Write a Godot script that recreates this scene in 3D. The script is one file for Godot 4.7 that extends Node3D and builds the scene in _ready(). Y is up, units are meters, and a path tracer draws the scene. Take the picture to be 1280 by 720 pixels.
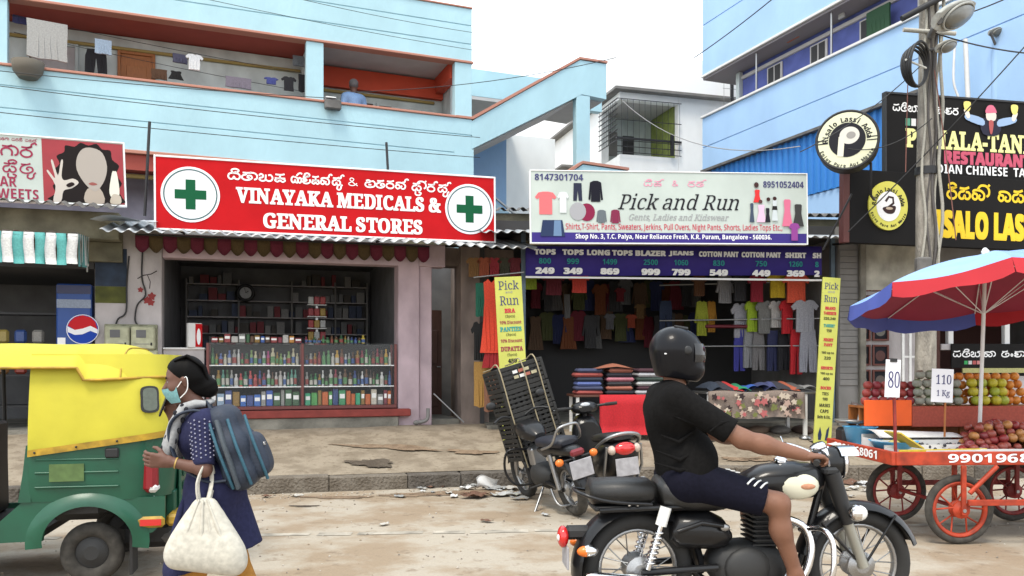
extends Node3D
# A street front in daylight: shops with signboards, a rickshaw, motorcycles, a fruit cart, people.
# World: camera at x = 0, z = 0, looking along -z; the road is y = 0; metres.
const EYE := 1.55
const FOCAL := 1050.0
const TAU8 := TAU / 8.0
var M := {}
var T := {}
var rng := RandomNumberGenerator.new()
var used := {}
var fonts := {}

# ---------- shapes ----------
class Sh:
	var st := SurfaceTool.new()
	var t := Transform3D()
	var col := Color.WHITE
	func _init():
		st.begin(Mesh.PRIMITIVE_TRIANGLES)
		st.set_smooth_group(-1)
	func at(o: Vector3, e := Vector3.ZERO) -> Sh:
		t = Transform3D(Basis.from_euler(e), o)
		return self
	func xf(x: Transform3D) -> Sh:
		t = x
		return self
	func tint(c: Color) -> Sh:
		col = c
		return self
	func tri(a: Vector3, b: Vector3, c: Vector3):
		st.set_color(col)
		st.add_vertex(t * a)
		st.add_vertex(t * b)
		st.add_vertex(t * c)
	func quad(a: Vector3, b: Vector3, c: Vector3, d: Vector3):
		tri(a, b, c)
		tri(a, c, d)
	func quad_out(a: Vector3, b: Vector3, c: Vector3, d: Vector3, m: Vector3):
		if (c - a).cross(b - a).dot((a + b + c + d) * 0.25 - m) < 0.0:
			quad(a, d, c, b)
		else:
			quad(a, b, c, d)
	func box(c: Vector3, s: Vector3, bv := 0.0) -> Sh:
		st.set_smooth_group(-1)
		var h := s * 0.5
		bv = minf(bv, minf(h.x, minf(h.y, h.z)) * 0.9)
		for ax in 3:
			var a1 := (ax + 1) % 3
			var a2 := (ax + 2) % 3
			for sg in [-1.0, 1.0]:
				var p := []
				for q in [[-1, -1], [1, -1], [1, 1], [-1, 1]]:
					var v := Vector3.ZERO
					v[ax] = h[ax] * sg
					v[a1] = (h[a1] - bv) * q[0]
					v[a2] = (h[a2] - bv) * q[1]
					p.append(c + v)
				quad_out(p[0], p[1], p[2], p[3], c)
			if bv > 0.0:
				for s1 in [-1.0, 1.0]:
					for s2 in [-1.0, 1.0]:
						var e := []
						for k in [[-1, 0], [1, 0], [1, 1], [-1, 1]]:
							var v := Vector3.ZERO
							v[ax] = (h[ax] - bv) * k[0]
							v[a1] = (h[a1] - (bv if k[1] else 0.0)) * s1
							v[a2] = (h[a2] - (0.0 if k[1] else bv)) * s2
							e.append(c + v)
						quad_out(e[0], e[1], e[2], e[3], c)
		if bv > 0.0:
			for i in 8:
				var sg := Vector3(1 if i & 1 else -1, 1 if i & 2 else -1, 1 if i & 4 else -1)
				var a := c + Vector3(h.x, h.y - bv, h.z - bv) * sg
				var b := c + Vector3(h.x - bv, h.y, h.z - bv) * sg
				var d := c + Vector3(h.x - bv, h.y - bv, h.z) * sg
				if (d - a).cross(b - a).dot(sg) < 0.0:
					tri(a, d, b)
				else:
					tri(a, b, d)
		return self
	func span(x0: float, x1: float, y0: float, y1: float, z0: float, z1: float, bv := 0.0) -> Sh:
		return box(Vector3(x0 + x1, y0 + y1, z0 + z1) * 0.5, Vector3(absf(x1 - x0), absf(y1 - y0), absf(z1 - z0)), bv)
	func rings(rs: Array, closed := true, cap := true, hard := false, loop := false) -> Sh:
		var n: int = rs[0].size()
		var m := rs.size() if loop else rs.size() - 1
		for i in m:
			st.set_smooth_group(i + 1 if hard else 0)
			var a: PackedVector3Array = rs[i]
			var b: PackedVector3Array = rs[(i + 1) % rs.size()]
			for j in (n if closed else n - 1):
				var k := (j + 1) % n
				quad(a[j], b[j], b[k], a[k])
		if cap and not loop:
			st.set_smooth_group(-1)
			for e in [0, rs.size() - 1]:
				var r: PackedVector3Array = rs[e]
				var mid := Vector3.ZERO
				for p in r:
					mid += p
				mid /= n
				for j in n:
					if e == 0:
						tri(mid, r[j], r[(j + 1) % n])
					else:
						tri(mid, r[(j + 1) % n], r[j])
		return self
	func tube(pts: Array, rad, sides := 8, cap := true, flat := 1.0) -> Sh:
		var rs := []
		var u := Vector3.ZERO
		if not (rad is Array) and pts.size() > 3 and pts.size() < 10:   # bent pipes run in smooth curves
			var c := []
			for i in pts.size() - 1:
				for k in 5:
					c.append((pts[i] as Vector3).cubic_interpolate(pts[i + 1], pts[maxi(i - 1, 0)], pts[mini(i + 2, pts.size() - 1)], k / 5.0))
			c.append(pts[-1])
			pts = c
		for i in pts.size():
			var d: Vector3 = (pts[mini(i + 1, pts.size() - 1)] - pts[maxi(i - 1, 0)]).normalized()
			if u == Vector3.ZERO:
				u = d.cross(Vector3.UP if absf(d.y) < 0.9 else Vector3.RIGHT).normalized()
			else:
				u = (u - d * u.dot(d)).normalized()
			var w := d.cross(u)
			var r: float = rad[i] if rad is Array else rad
			var ring := PackedVector3Array()
			for k in sides:
				var a := TAU * k / sides
				ring.append(pts[i] + (u * cos(a) + w * sin(a) * flat) * r)
			rs.append(ring)
		return rings(rs, true, cap)
	func lathe(prof: Array, sides := 16, hard := false, loop := false, cap := true, a0 := 0.0, a1 := TAU) -> Sh:
		# round the y axis; points are (radius, y)
		var rs := []
		var full := absf(a1 - a0) > TAU - 0.001
		for p in prof:
			var ring := PackedVector3Array()
			for k in (sides if full else sides + 1):
				var a := a0 + (a1 - a0) * k / sides
				ring.append(Vector3(p.x * cos(a), p.y, p.x * sin(a)))
			rs.append(ring)
		return rings(rs, full, cap and full, hard, loop)
	func ring_z(r: float, tube_r: float, sides := 28, ts := 10, sq := 1.0, a0 := 0.0, a1 := TAU) -> Sh:
		# a torus round the z axis
		var rs := []
		var full := absf(a1 - a0) > TAU - 0.001
		for i in (sides if full else sides + 1):
			var a := a0 + (a1 - a0) * i / sides
			var ring := PackedVector3Array()
			for k in ts:
				var b := TAU * k / ts
				ring.append(Vector3(cos(a), sin(a), 0) * (r + tube_r * cos(b)) + Vector3(0, 0, tube_r * sq * sin(b)))
			rs.append(ring)
		return rings(rs, true, not full, false, full)
	func ball(c: Vector3, r: Vector3, seg := 12, row := 8) -> Sh:
		var rs := []
		for i in row + 1:
			var a := PI * clampf(float(i) / row, 0.001, 0.999)
			var ring := PackedVector3Array()
			for k in seg:
				var b := TAU * k / seg
				ring.append(c + Vector3(sin(a) * cos(b), cos(a), sin(a) * sin(b)) * r)
			rs.append(ring)
		return rings(rs, true, false)
	func prism(poly: Array, z0: float, z1: float, smooth := false) -> Sh:
		var pk := PackedVector2Array(poly)
		if Geometry2D.is_polygon_clockwise(pk):
			pk.reverse()
		var ix := Geometry2D.triangulate_polygon(pk)
		st.set_smooth_group(-1)
		for i in range(0, ix.size(), 3):
			var a := pk[ix[i]]
			var b := pk[ix[i + 1]]
			var c := pk[ix[i + 2]]
			if (b - a).cross(c - a) > 0:
				var s := b
				b = c
				c = s
			tri(Vector3(a.x, a.y, z1), Vector3(b.x, b.y, z1), Vector3(c.x, c.y, z1))
			if z0 != z1:
				tri(Vector3(a.x, a.y, z0), Vector3(c.x, c.y, z0), Vector3(b.x, b.y, z0))
		if z0 != z1:
			st.set_smooth_group(1 if smooth else -1)
			for i in pk.size():
				var a := pk[i]
				var b := pk[(i + 1) % pk.size()]
				quad(Vector3(a.x, a.y, z0), Vector3(a.x, a.y, z1), Vector3(b.x, b.y, z1), Vector3(b.x, b.y, z0))
		return self
	func grid(f: Callable, nu: int, nv: int, hard := false) -> Sh:
		st.set_smooth_group(-1 if hard else 0)
		var prev := []
		for i in nu + 1:
			var row := []
			for j in nv + 1:
				row.append(f.call(float(i) / nu, float(j) / nv))
			if i > 0:
				for j in nv:
					quad(prev[j], prev[j + 1], row[j + 1], row[j])
			prev = row
		return self
	func sheet(f: Callable, nu: int, nv: int, th := 0.006) -> Sh:
		# a grid with thickness along z of the current frame
		grid(f, nu, nv)
		grid(func(a: float, b: float): return f.call(1.0 - a, b) - Vector3(0, 0, th), nu, nv)
		for e in [0.0, 1.0]:
			for j in nv:
				var p: Vector3 = f.call(e, float(j) / nv)
				var q: Vector3 = f.call(e, float(j + 1) / nv)
				quad(p, q, q - Vector3(0, 0, th), p - Vector3(0, 0, th))
			for i in nu:
				var p: Vector3 = f.call(float(i) / nu, e)
				var q: Vector3 = f.call(float(i + 1) / nu, e)
				quad(p, q, q - Vector3(0, 0, th), p - Vector3(0, 0, th))
		return self
	func bars(pairs: Array, r: float, sides := 6) -> Sh:
		for p in pairs:
			tube([p[0], p[1]], r, sides)
		return self
	func done() -> ArrayMesh:
		st.generate_normals()
		return st.commit()

# ---------- bodies: bones joined smoothly and meshed as surface nets ----------
func flesh(sh: Sh, bones: Array, cell: float, cuts := [], blend := 0.03):
	var lo := Vector3.INF
	var hi := -Vector3.INF
	for b in bones:
		var r: float = maxf(b[2], b[3]) + blend + cell * 2
		lo = lo.min((b[0] as Vector3).min(b[1]) - Vector3.ONE * r)
		hi = hi.max((b[0] as Vector3).max(b[1]) + Vector3.ONE * r)
	var nx := int((hi.x - lo.x) / cell) + 2
	var ny := int((hi.y - lo.y) / cell) + 2
	var nz := int((hi.z - lo.z) / cell) + 2
	var g := PackedFloat32Array()
	g.resize(nx * ny * nz)
	g.fill(1.0)
	for b in bones:
		var pa: Vector3 = b[0]
		var pb: Vector3 = b[1]
		var ra: float = b[2]
		var rb: float = b[3]
		var k: float = b[4] if b.size() > 4 and b[4] is float else blend
		var flat_end: bool = b.size() > 5 and b[5]
		var sq: Vector3 = b[6] if b.size() > 6 else Vector3.ONE
		var m := maxf(ra, rb) + k + cell * 2
		var l := pa.min(pb) - Vector3.ONE * m - lo
		var h := pa.max(pb) + Vector3.ONE * m - lo
		var ab := (pb - pa) * sq
		var ab2 := maxf(ab.length_squared(), 1e-8)
		var dir := (pb - pa).normalized()
		for z in range(maxi(0, int(l.z / cell)), mini(nz, int(h.z / cell) + 1)):
			for y in range(maxi(0, int(l.y / cell)), mini(ny, int(h.y / cell) + 1)):
				var row := (z * ny + y) * nx
				for x in range(maxi(0, int(l.x / cell)), mini(nx, int(h.x / cell) + 1)):
					var p := lo + Vector3(x, y, z) * cell
					var ap := (p - pa) * sq
					var s := clampf(ap.dot(ab) / ab2, 0.0, 1.0)
					var d := (ap - ab * s).length() - lerpf(ra, rb, s)
					if flat_end:
						d = maxf(d, (p - pb).dot(dir))
					var o := g[row + x]
					var w := k - absf(o - d)
					if w > 0.0:
						g[row + x] = minf(o, d) - w * w / (4.0 * k)
					elif d < o:
						g[row + x] = d
	for c in cuts:
		for z in nz:
			for y in ny:
				var row := (z * ny + y) * nx
				for x in nx:
					if g[row + x] < cell * 2:
						g[row + x] = maxf(g[row + x], (lo + Vector3(x, y, z) * cell - c[0]).dot(c[1]))
	var vid := {}
	var vp := PackedVector3Array()
	var sy := nx
	var sz := nx * ny
	var lim := cell * 1.8
	var off := [0, 1, sy, sy + 1, sz, sz + 1, sz + sy, sz + sy + 1]
	var edges := [[0, 1], [2, 3], [4, 5], [6, 7], [0, 2], [1, 3], [4, 6], [5, 7], [0, 4], [1, 5], [2, 6], [3, 7]]
	for z in nz - 1:
		for y in ny - 1:
			var i := (z * ny + y) * nx
			for x in nx - 1:
				var v0 := g[i + x]
				if v0 > lim or v0 < -lim:
					continue
				var at0 := i + x
				var neg := 0
				for o in off:
					if g[at0 + o] < 0.0:
						neg += 1
				if neg == 0 or neg == 8:
					continue
				var sum := Vector3.ZERO
				var cnt := 0
				for e in edges:
					var a := g[at0 + off[e[0]]]
					var b := g[at0 + off[e[1]]]
					if (a < 0.0) != (b < 0.0):
						var tt := a / (a - b)
						var c0 := Vector3(e[0] & 1, (e[0] >> 1) & 1, e[0] >> 2)
						var c1 := Vector3(e[1] & 1, (e[1] >> 1) & 1, e[1] >> 2)
						sum += c0.lerp(c1, tt)
						cnt += 1
				vid[at0] = vp.size()
				vp.append(lo + (Vector3(x, y, z) + sum / cnt) * cell)
	sh.st.set_smooth_group(0)
	for key in vid:
		var v0 := g[key]
		for ax in 3:
			var step: int = [1, sy, sz][ax]
			var v1 := g[key + step]
			if (v0 < 0.0) == (v1 < 0.0):
				continue
			var u: int = [sy, sz, 1][ax]
			var w: int = [sz, 1, sy][ax]
			var a = vid.get(key)
			var b = vid.get(key - u)
			var c = vid.get(key - u - w)
			var d = vid.get(key - w)
			if a == null or b == null or c == null or d == null:
				continue
			if v0 < 0.0:
				sh.quad(vp[a], vp[d], vp[c], vp[b])
			else:
				sh.quad(vp[a], vp[b], vp[c], vp[d])

# ---------- placing ----------
func at(u: float, v: float, d: float) -> Vector3:   # a point measured on the photograph, d metres ahead
	return Vector3((u - 640.0) / FOCAL * d, EYE - (v - 455.0) / FOCAL * d, -d)
func frame(x: float, d: float, deg: float) -> Transform3D:
	return Transform3D(Basis(Vector3.UP, deg_to_rad(deg)), Vector3(x, 0, -d))
func on(fr: Transform3D, u: float, v: float, z: float) -> Vector3:   # the measured point on the plane z of a block
	var o := fr.affine_inverse() * Vector3(0, EYE, 0)
	var q := fr.affine_inverse().basis * Vector3((u - 640.0) / FOCAL, -(v - 455.0) / FOCAL, -1)
	return o + q * ((z - o.z) / q.z)
func kerb_d(x: float) -> float:
	var ks := [[-30.0, 2.0], [-9.0, 8.3], [-2.95, 9.98], [-0.61, 10.6], [1.5, 10.95], [4.5, 11.15], [9.0, 11.6], [40.0, 14.0]]
	for i in ks.size() - 1:
		if x <= ks[i + 1][0]:
			return lerpf(ks[i][1], ks[i + 1][1], (x - ks[i][0]) / (ks[i + 1][0] - ks[i][0]))
	return 14.0
func pave_y(x: float, d: float) -> float:
	return 0.18 + 0.40 * clampf((d - kerb_d(x) - 0.2) / 2.4, 0.0, 1.0)

func numbered(called: String) -> String:
	used[called] = used.get(called, -1) + 1
	return called if used[called] == 0 else "%s_%03d" % [called, used[called]]
func tag(o: Node, label: String, category: String, group := ""):
	o.set_meta("label", label)
	o.set_meta("category", category)
	if group:
		o.set_meta("group", group)
func thing(called: String, label: String, category: String, x := Transform3D(), group := "") -> Node3D:
	var o := Node3D.new()
	o.name = numbered(called)
	add_child(o)
	o.transform = x
	tag(o, label, category, group)
	return o
func solo(called: String, label: String, category: String, mesh: Mesh, m: Material, x := Transform3D(), group := "") -> MeshInstance3D:
	var o := MeshInstance3D.new()
	o.name = numbered(called)
	o.mesh = mesh
	o.material_override = m
	add_child(o)
	o.transform = x
	tag(o, label, category, group)
	return o
func struct(called: String, mesh: Mesh, m: Material, x := Transform3D()) -> MeshInstance3D:
	var o := MeshInstance3D.new()
	o.name = numbered(called)
	o.mesh = mesh
	o.material_override = m
	add_child(o)
	o.transform = x
	o.set_meta("kind", "structure")
	return o
func part(parent: Node, called: String, sh, m: Material, x := Transform3D()) -> MeshInstance3D:
	var o := MeshInstance3D.new()
	o.name = called
	o.mesh = sh.done() if sh is Sh else sh
	o.material_override = m
	o.transform = x
	parent.add_child(o, true)
	return o
func copy_of(o: Node3D, x: Transform3D, label := "", group := "") -> Node3D:
	var base := String(o.name)
	if base.length() > 4 and base[base.length() - 4] == "_" and base.right(3).is_valid_int():
		base = base.left(base.length() - 4)
	var c := o.duplicate() as Node3D
	c.name = numbered(base)
	add_child(c)
	c.transform = x
	if label:
		c.set_meta("label", label)
	if group:
		c.set_meta("group", group)
	return c
func pos(x: float, y: float, z: float, deg := 0.0) -> Transform3D:
	return Transform3D(Basis(Vector3.UP, deg_to_rad(deg)), Vector3(x, y, z))

# ---------- materials ----------
func noise_tex(sd: int, freq: float, lo: float, hi: float, oct := 4, size := 512, gain := 0.5) -> Texture2D:
	var n := FastNoiseLite.new()
	n.seed = sd
	n.frequency = freq
	n.noise_type = FastNoiseLite.TYPE_SIMPLEX_SMOOTH
	n.fractal_gain = gain
	n.fractal_octaves = oct
	var im := n.get_seamless_image(size, size, false, false, 0.1, true)
	im.convert(Image.FORMAT_L8)
	var b := im.get_data()
	var o := PackedByteArray()
	o.resize(b.size())
	var lut := PackedByteArray()
	lut.resize(256)
	for i in 256:
		lut[i] = int(255.0 * lerpf(lo, hi, i / 255.0))
	for i in b.size():
		o[i] = lut[b[i]]
	return ImageTexture.create_from_image(Image.create_from_data(size, size, false, Image.FORMAT_L8, o))
func ground_tex(sd: int, a: Color, b: Color, c: Color, size := 768) -> Texture2D:
	# sand and dust: two tones in patches, a third in speckles, strong fine grain
	var ims := []
	for q in [[0.005, 7, 0.62], [0.02, 6, 0.7], [0.3, 2, 0.6]]:
		var n := FastNoiseLite.new()
		sd += 1
		n.seed = sd
		n.frequency = q[0]
		n.noise_type = FastNoiseLite.TYPE_SIMPLEX_SMOOTH
		n.fractal_octaves = q[1]
		n.fractal_gain = q[2]
		var im := n.get_seamless_image(size, size, false, false, 0.1, true)
		im.convert(Image.FORMAT_L8)
		ims.append(im.get_data())
	var p0: PackedByteArray = ims[0]
	var p1: PackedByteArray = ims[1]
	var p2: PackedByteArray = ims[2]
	var o := PackedByteArray()
	o.resize(size * size * 3)
	var j := 0
	for i in size * size:
		var k := clampf((p0[i] - 90.0) / 90.0, 0.0, 1.0)
		var col := a.lerp(b, k)
		var s := clampf((p1[i] - 165.0) / 50.0, 0.0, 1.0)
		col = col.lerp(c, s * 0.6)
		var g := 0.9 + 0.1 * p2[i] / 255.0
		o[j] = int(col.r * g * 255.0)
		o[j + 1] = int(col.g * g * 255.0)
		o[j + 2] = int(col.b * g * 255.0)
		j += 3
	return ImageTexture.create_from_image(Image.create_from_data(size, size, false, Image.FORMAT_RGB8, o))
func mat(called: String, r: float, g: float, b: float, rough := 0.8, metal := 0.0, tex := "", sc := Vector3.ONE, bump := 0.0, bt := "") -> StandardMaterial3D:
	var m := StandardMaterial3D.new()
	m.resource_name = called
	m.albedo_color = Color(r, g, b).linear_to_srgb()
	m.roughness = rough
	m.metallic = metal
	m.cull_mode = BaseMaterial3D.CULL_DISABLED
	if tex:
		m.albedo_texture = T[tex]
	if bump > 0.0:
		m.heightmap_enabled = true
		m.heightmap_scale = bump
		m.heightmap_texture = T[bt if bt else tex]
	if tex or bump > 0.0:
		m.uv1_triplanar = true
		m.uv1_world_triplanar = true
		m.uv1_scale = sc
		m.uv1_triplanar_sharpness = 4.0
	M[called] = m
	return m
func coat(m: StandardMaterial3D, amount := 0.6, rough := 0.15) -> StandardMaterial3D:
	m.clearcoat_enabled = true
	m.clearcoat = amount
	m.clearcoat_roughness = rough
	return m
func cl(r: float, g: float, b: float, rough := 0.85) -> StandardMaterial3D:   # a plain cloth or paint in that linear colour
	var key := "%.3f_%.3f_%.3f_%.2f" % [r, g, b, rough]
	if not M.has(key):
		mat(key, r, g, b, rough, 0.0, "cloth", Vector3.ONE * 2.0)
	return M[key]
func materials():
	T.grain = noise_tex(3, 0.09, 0.86, 1.0, 4)
	T.fine = noise_tex(5, 0.25, 0.8, 1.0, 2)
	T.blotch = noise_tex(11, 0.007, 0.82, 1.0, 7)
	T.stain = noise_tex(17, 0.007, 0.66, 1.0, 8)
	T.cloth = noise_tex(23, 0.03, 0.84, 1.0, 3)
	T.soft = noise_tex(29, 0.006, 0.93, 1.0, 7)
	T.sand = ground_tex(41, Color(1, 0.97, 0.93), Color(0.88, 0.80, 0.71), Color(0.72, 0.64, 0.56))
	T.slab = ground_tex(61, Color(1, 0.98, 0.95), Color(0.86, 0.83, 0.79), Color(0.72, 0.67, 0.61))
	T.relief = noise_tex(31, 0.06, 0.0, 1.0, 5)
	var m := mat("vertex", 1, 1, 1, 0.7)
	m.vertex_color_use_as_albedo = true
	m = mat("print", 1, 1, 1, 0.7)
	m.metallic_specular = 0.25
	m.vertex_color_use_as_albedo = true
	mat("road", 0.40, 0.375, 0.33, 0.95, 0, "sand", Vector3(0.2, 0.2, 0.2), 0.8, "relief")
	mat("pavement", 0.31, 0.27, 0.215, 0.95, 0, "slab", Vector3(0.42, 0.42, 0.42), 0.6, "relief")
	mat("kerb", 0.20, 0.18, 0.155, 0.95, 0, "slab", Vector3(0.7, 0.7, 0.7), 1.5, "relief")
	mat("kerb_dark", 0.13, 0.12, 0.11, 0.95, 0, "slab", Vector3(0.6, 0.6, 0.6), 1.5, "relief")
	mat("patch", 0.11, 0.09, 0.07, 0.95, 0, "slab", Vector3(0.9, 0.9, 0.9), 1.0, "relief")
	mat("dirt", 0.27, 0.20, 0.14, 1.0, 0, "slab", Vector3(0.9, 0.9, 0.9), 1.0, "relief")
	mat("blue_wall", 0.44, 0.66, 0.73, 0.85, 0, "soft", Vector3(0.25, 0.12, 0.25), 0.4, "relief")
	mat("blue_wall_shop", 0.42, 0.60, 0.70, 0.85, 0, "blotch", Vector3(0.4, 0.15, 0.4))
	mat("peach_trim", 0.55, 0.25, 0.18, 0.8, 0, "grain", Vector3(1, 1, 1))
	mat("brown_red", 0.36, 0.065, 0.045, 0.8, 0, "soft", Vector3(0.5, 0.5, 0.5))
	mat("orange_red", 0.55, 0.07, 0.03, 0.8, 0, "soft", Vector3(0.5, 0.5, 0.5))
	mat("inner_wall", 0.62, 0.68, 0.67, 0.9, 0, "blotch", Vector3(0.5, 0.3, 0.5))
	mat("ceiling_grey", 0.52, 0.50, 0.49, 0.9, 0, "soft", Vector3(0.5, 0.5, 0.5))
	mat("ochre", 0.30, 0.22, 0.07, 0.7)
	mat("wood", 0.38, 0.13, 0.03, 0.55, 0, "cloth", Vector3(3, 0.4, 3))
	mat("wood_dark", 0.10, 0.035, 0.02, 0.5, 0, "cloth", Vector3(3, 0.4, 3))
	mat("white_wall", 0.90, 0.90, 0.88, 0.9, 0, "soft", Vector3(0.3, 0.14, 0.3))
	mat("pink_wall", 0.60, 0.46, 0.50, 0.85, 0, "blotch", Vector3(0.5, 0.3, 0.5), 0.4, "relief")
	mat("pale_wall", 0.50, 0.46, 0.46, 0.85, 0, "blotch", Vector3(0.5, 0.3, 0.5), 0.4, "relief")
	mat("peel_wall", 0.58, 0.56, 0.48, 0.9, 0, "stain", Vector3(0.6, 0.5, 0.6))
	mat("grey_wall", 0.24, 0.23, 0.22, 0.9, 0, "blotch", Vector3(0.5, 0.3, 0.5))
	mat("concrete", 0.30, 0.28, 0.235, 0.95, 0, "stain", Vector3(0.5, 0.5, 0.5), 0.8, "relief")
	mat("old_concrete", 0.24, 0.225, 0.155, 0.95, 0, "stain", Vector3(0.5, 0.5, 0.5), 0.6, "relief")
	mat("pole", 0.40, 0.365, 0.31, 0.95, 0, "stain", Vector3(2.0, 0.5, 2.0), 1.2, "relief")
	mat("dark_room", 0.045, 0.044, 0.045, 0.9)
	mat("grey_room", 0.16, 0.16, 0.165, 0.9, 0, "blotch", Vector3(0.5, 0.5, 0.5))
	mat("red_step", 0.28, 0.05, 0.04, 0.85, 0, "blotch", Vector3(1, 1, 1))
	mat("zinc", 0.52, 0.54, 0.56, 0.5, 0.55, "stain", Vector3(0.8, 0.8, 0.8))
	mat("zinc_old", 0.20, 0.19, 0.18, 0.85, 0.1, "stain", Vector3(0.7, 0.7, 0.7))
	mat("blue_sheet", 0.035, 0.22, 0.62, 0.5, 0, "soft", Vector3(0.4, 0.2, 0.4))
	mat("periwinkle", 0.37, 0.56, 0.82, 0.85, 0, "soft", Vector3(0.25, 0.12, 0.25), 0.3, "relief")
	mat("indigo_wall", 0.11, 0.14, 0.42, 0.9, 0, "blotch", Vector3(0.5, 0.5, 0.5))
	mat("iron", 0.025, 0.025, 0.027, 0.5, 0.3)
	mat("black_paint", 0.008, 0.008, 0.009, 0.4, 0, "soft", Vector3.ONE)
	M.black_paint.metallic_specular = 0.35
	coat(M.black_paint, 0.35, 0.1)
	mat("black_plastic", 0.016, 0.016, 0.017, 0.55, 0, "fine", Vector3(3, 3, 3))
	mat("crate_plastic", 0.017, 0.016, 0.014, 0.7, 0, "blotch", Vector3(2, 2, 2))
	mat("leather", 0.015, 0.0145, 0.014, 0.42, 0, "fine", Vector3(6, 6, 6), 0.3, "fine")
	mat("rubber", 0.028, 0.027, 0.026, 0.85, 0, "fine", Vector3(4, 4, 4))
	mat("rubber_dusty", 0.075, 0.068, 0.058, 0.95, 0, "stain", Vector3(3, 3, 3))
	mat("chrome", 0.75, 0.75, 0.76, 0.18, 1.0)
	mat("steel", 0.42, 0.42, 0.42, 0.38, 0.9, "grain", Vector3(2, 2, 2))
	mat("cast_iron", 0.05, 0.05, 0.05, 0.6, 0.5, "grain", Vector3(3, 3, 3))
	mat("white_paint", 0.72, 0.71, 0.69, 0.5, 0, "soft", Vector3(1, 1, 1))
	mat("lamp_white", 0.82, 0.82, 0.80, 0.25)
	mat("sign_red", 0.50, 0.008, 0.012, 0.5, 0, "soft", Vector3(0.6, 0.6, 0.6))
	mat("sign_white", 0.78, 0.78, 0.82, 0.4)
	mat("sign_pale", 0.52, 0.58, 0.54, 0.5, 0, "soft", Vector3(0.4, 0.4, 0.4))
	mat("sign_black", 0.012, 0.011, 0.011, 0.75, 0, "soft", Vector3(0.4, 0.4, 0.4))
	M.sign_black.metallic_specular = 0.3
	mat("sign_navy", 0.05, 0.035, 0.21, 0.5, 0, "soft", Vector3(0.8, 0.8, 0.8))
	mat("sign_yellow", 0.55, 0.56, 0.13, 0.6, 0, "soft", Vector3(0.8, 0.8, 0.8))
	mat("ink_black", 0.02, 0.02, 0.025, 0.5)
	mat("ink_grey", 0.33, 0.33, 0.34, 0.5)
	mat("ink_navy", 0.06, 0.06, 0.16, 0.5)
	mat("ink_red", 0.55, 0.03, 0.07, 0.5)
	mat("ink_maroon", 0.30, 0.04, 0.08, 0.5)
	mat("ink_green", 0.008, 0.095, 0.04, 0.5)
	mat("ink_teal", 0.04, 0.30, 0.29, 0.5)
	mat("ink_pink", 0.75, 0.30, 0.42, 0.5)
	mat("ink_white", 0.82, 0.82, 0.82, 0.5)
	mat("ink_yellow", 0.80, 0.55, 0.04, 0.5)
	mat("ink_cream", 0.80, 0.78, 0.34, 0.5)
	mat("rick_green", 0.002, 0.085, 0.042, 0.5, 0, "blotch", Vector3(0.8, 0.8, 0.8))
	coat(M.rick_green, 0.25, 0.2)
	mat("rick_yellow", 0.52, 0.46, 0.03, 0.7, 0, "soft", Vector3(0.8, 0.8, 0.8), 0.5, "cloth")
	mat("rick_trim", 0.55, 0.33, 0.02, 0.5, 0, "stain", Vector3(2, 2, 2))
	mat("red_lens", 0.55, 0.012, 0.012, 0.2)
	coat(M.red_lens, 0.8, 0.05)
	mat("orange_lens", 0.75, 0.17, 0.02, 0.25)
	mat("cart_orange", 0.55, 0.055, 0.014, 0.6, 0, "stain", Vector3(1.6, 1.6, 1.6))
	mat("cart_red", 0.33, 0.03, 0.025, 0.6, 0, "stain", Vector3(2, 2, 2))
	mat("skin", 0.20, 0.088, 0.05, 0.55, 0, "soft", Vector3(3, 3, 3))
	mat("skin_dark", 0.125, 0.055, 0.036, 0.6, 0, "soft", Vector3(3, 3, 3))
	mat("hair", 0.006, 0.0055, 0.0055, 0.6, 0, "fine", Vector3(1, 6, 1))
	M.hair.metallic_specular = 0.2
	mat("shirt_black", 0.010, 0.0095, 0.0095, 0.95, 0, "cloth", Vector3(2, 2, 2), 0.8, "cloth")
	M.shirt_black.metallic_specular = 0.2
	mat("shorts_navy", 0.008, 0.008, 0.017, 0.9, 0, "cloth", Vector3(2, 2, 2), 0.8, "cloth")
	mat("kurta", 0.028, 0.03, 0.075, 0.95, 0, "cloth", Vector3(2, 2, 2), 0.8, "cloth")
	mat("canvas_white", 0.60, 0.57, 0.49, 0.95, 0, "cloth", Vector3(1.5, 1.5, 1.5), 0.3, "cloth")
	mat("plate_white", 0.42, 0.41, 0.43, 0.6, 0, "blotch", Vector3(3, 3, 3))
	mat("card_white", 0.66, 0.65, 0.63, 0.85, 0, "soft", Vector3(2, 2, 2))
	for k in M:
		if String(k).begins_with("sign_") or String(k).begins_with("ink_"):
			M[k].roughness = 0.7
			M[k].metallic_specular = 0.25
	mat("helmet", 0.008, 0.008, 0.010, 0.35)
	M.helmet.metallic_specular = 0.25
	coat(M.helmet, 0.15, 0.08)
	M.shorts_navy.metallic_specular = 0.25
	M.kurta.metallic_specular = 0.25
	var g := mat("glass", 0.9, 0.95, 0.95, 0.03)
	g.transparency = BaseMaterial3D.TRANSPARENCY_ALPHA
	g.albedo_color.a = 0.02
	g.metallic_specular = 0.16
	g = mat("tinted_glass", 0.05, 0.06, 0.06, 0.05)
	g.transparency = BaseMaterial3D.TRANSPARENCY_ALPHA
	g.albedo_color.a = 0.55
	for f in [["sans", "Droid Sans", 400], ["bold", "Droid Sans", 700], ["serif", "Droid Serif", 400], ["slab", "Droid Serif", 700]]:
		var s := SystemFont.new()
		s.font_names = PackedStringArray([f[1]])
		s.font_weight = f[2]
		fonts[f[0]] = s

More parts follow.
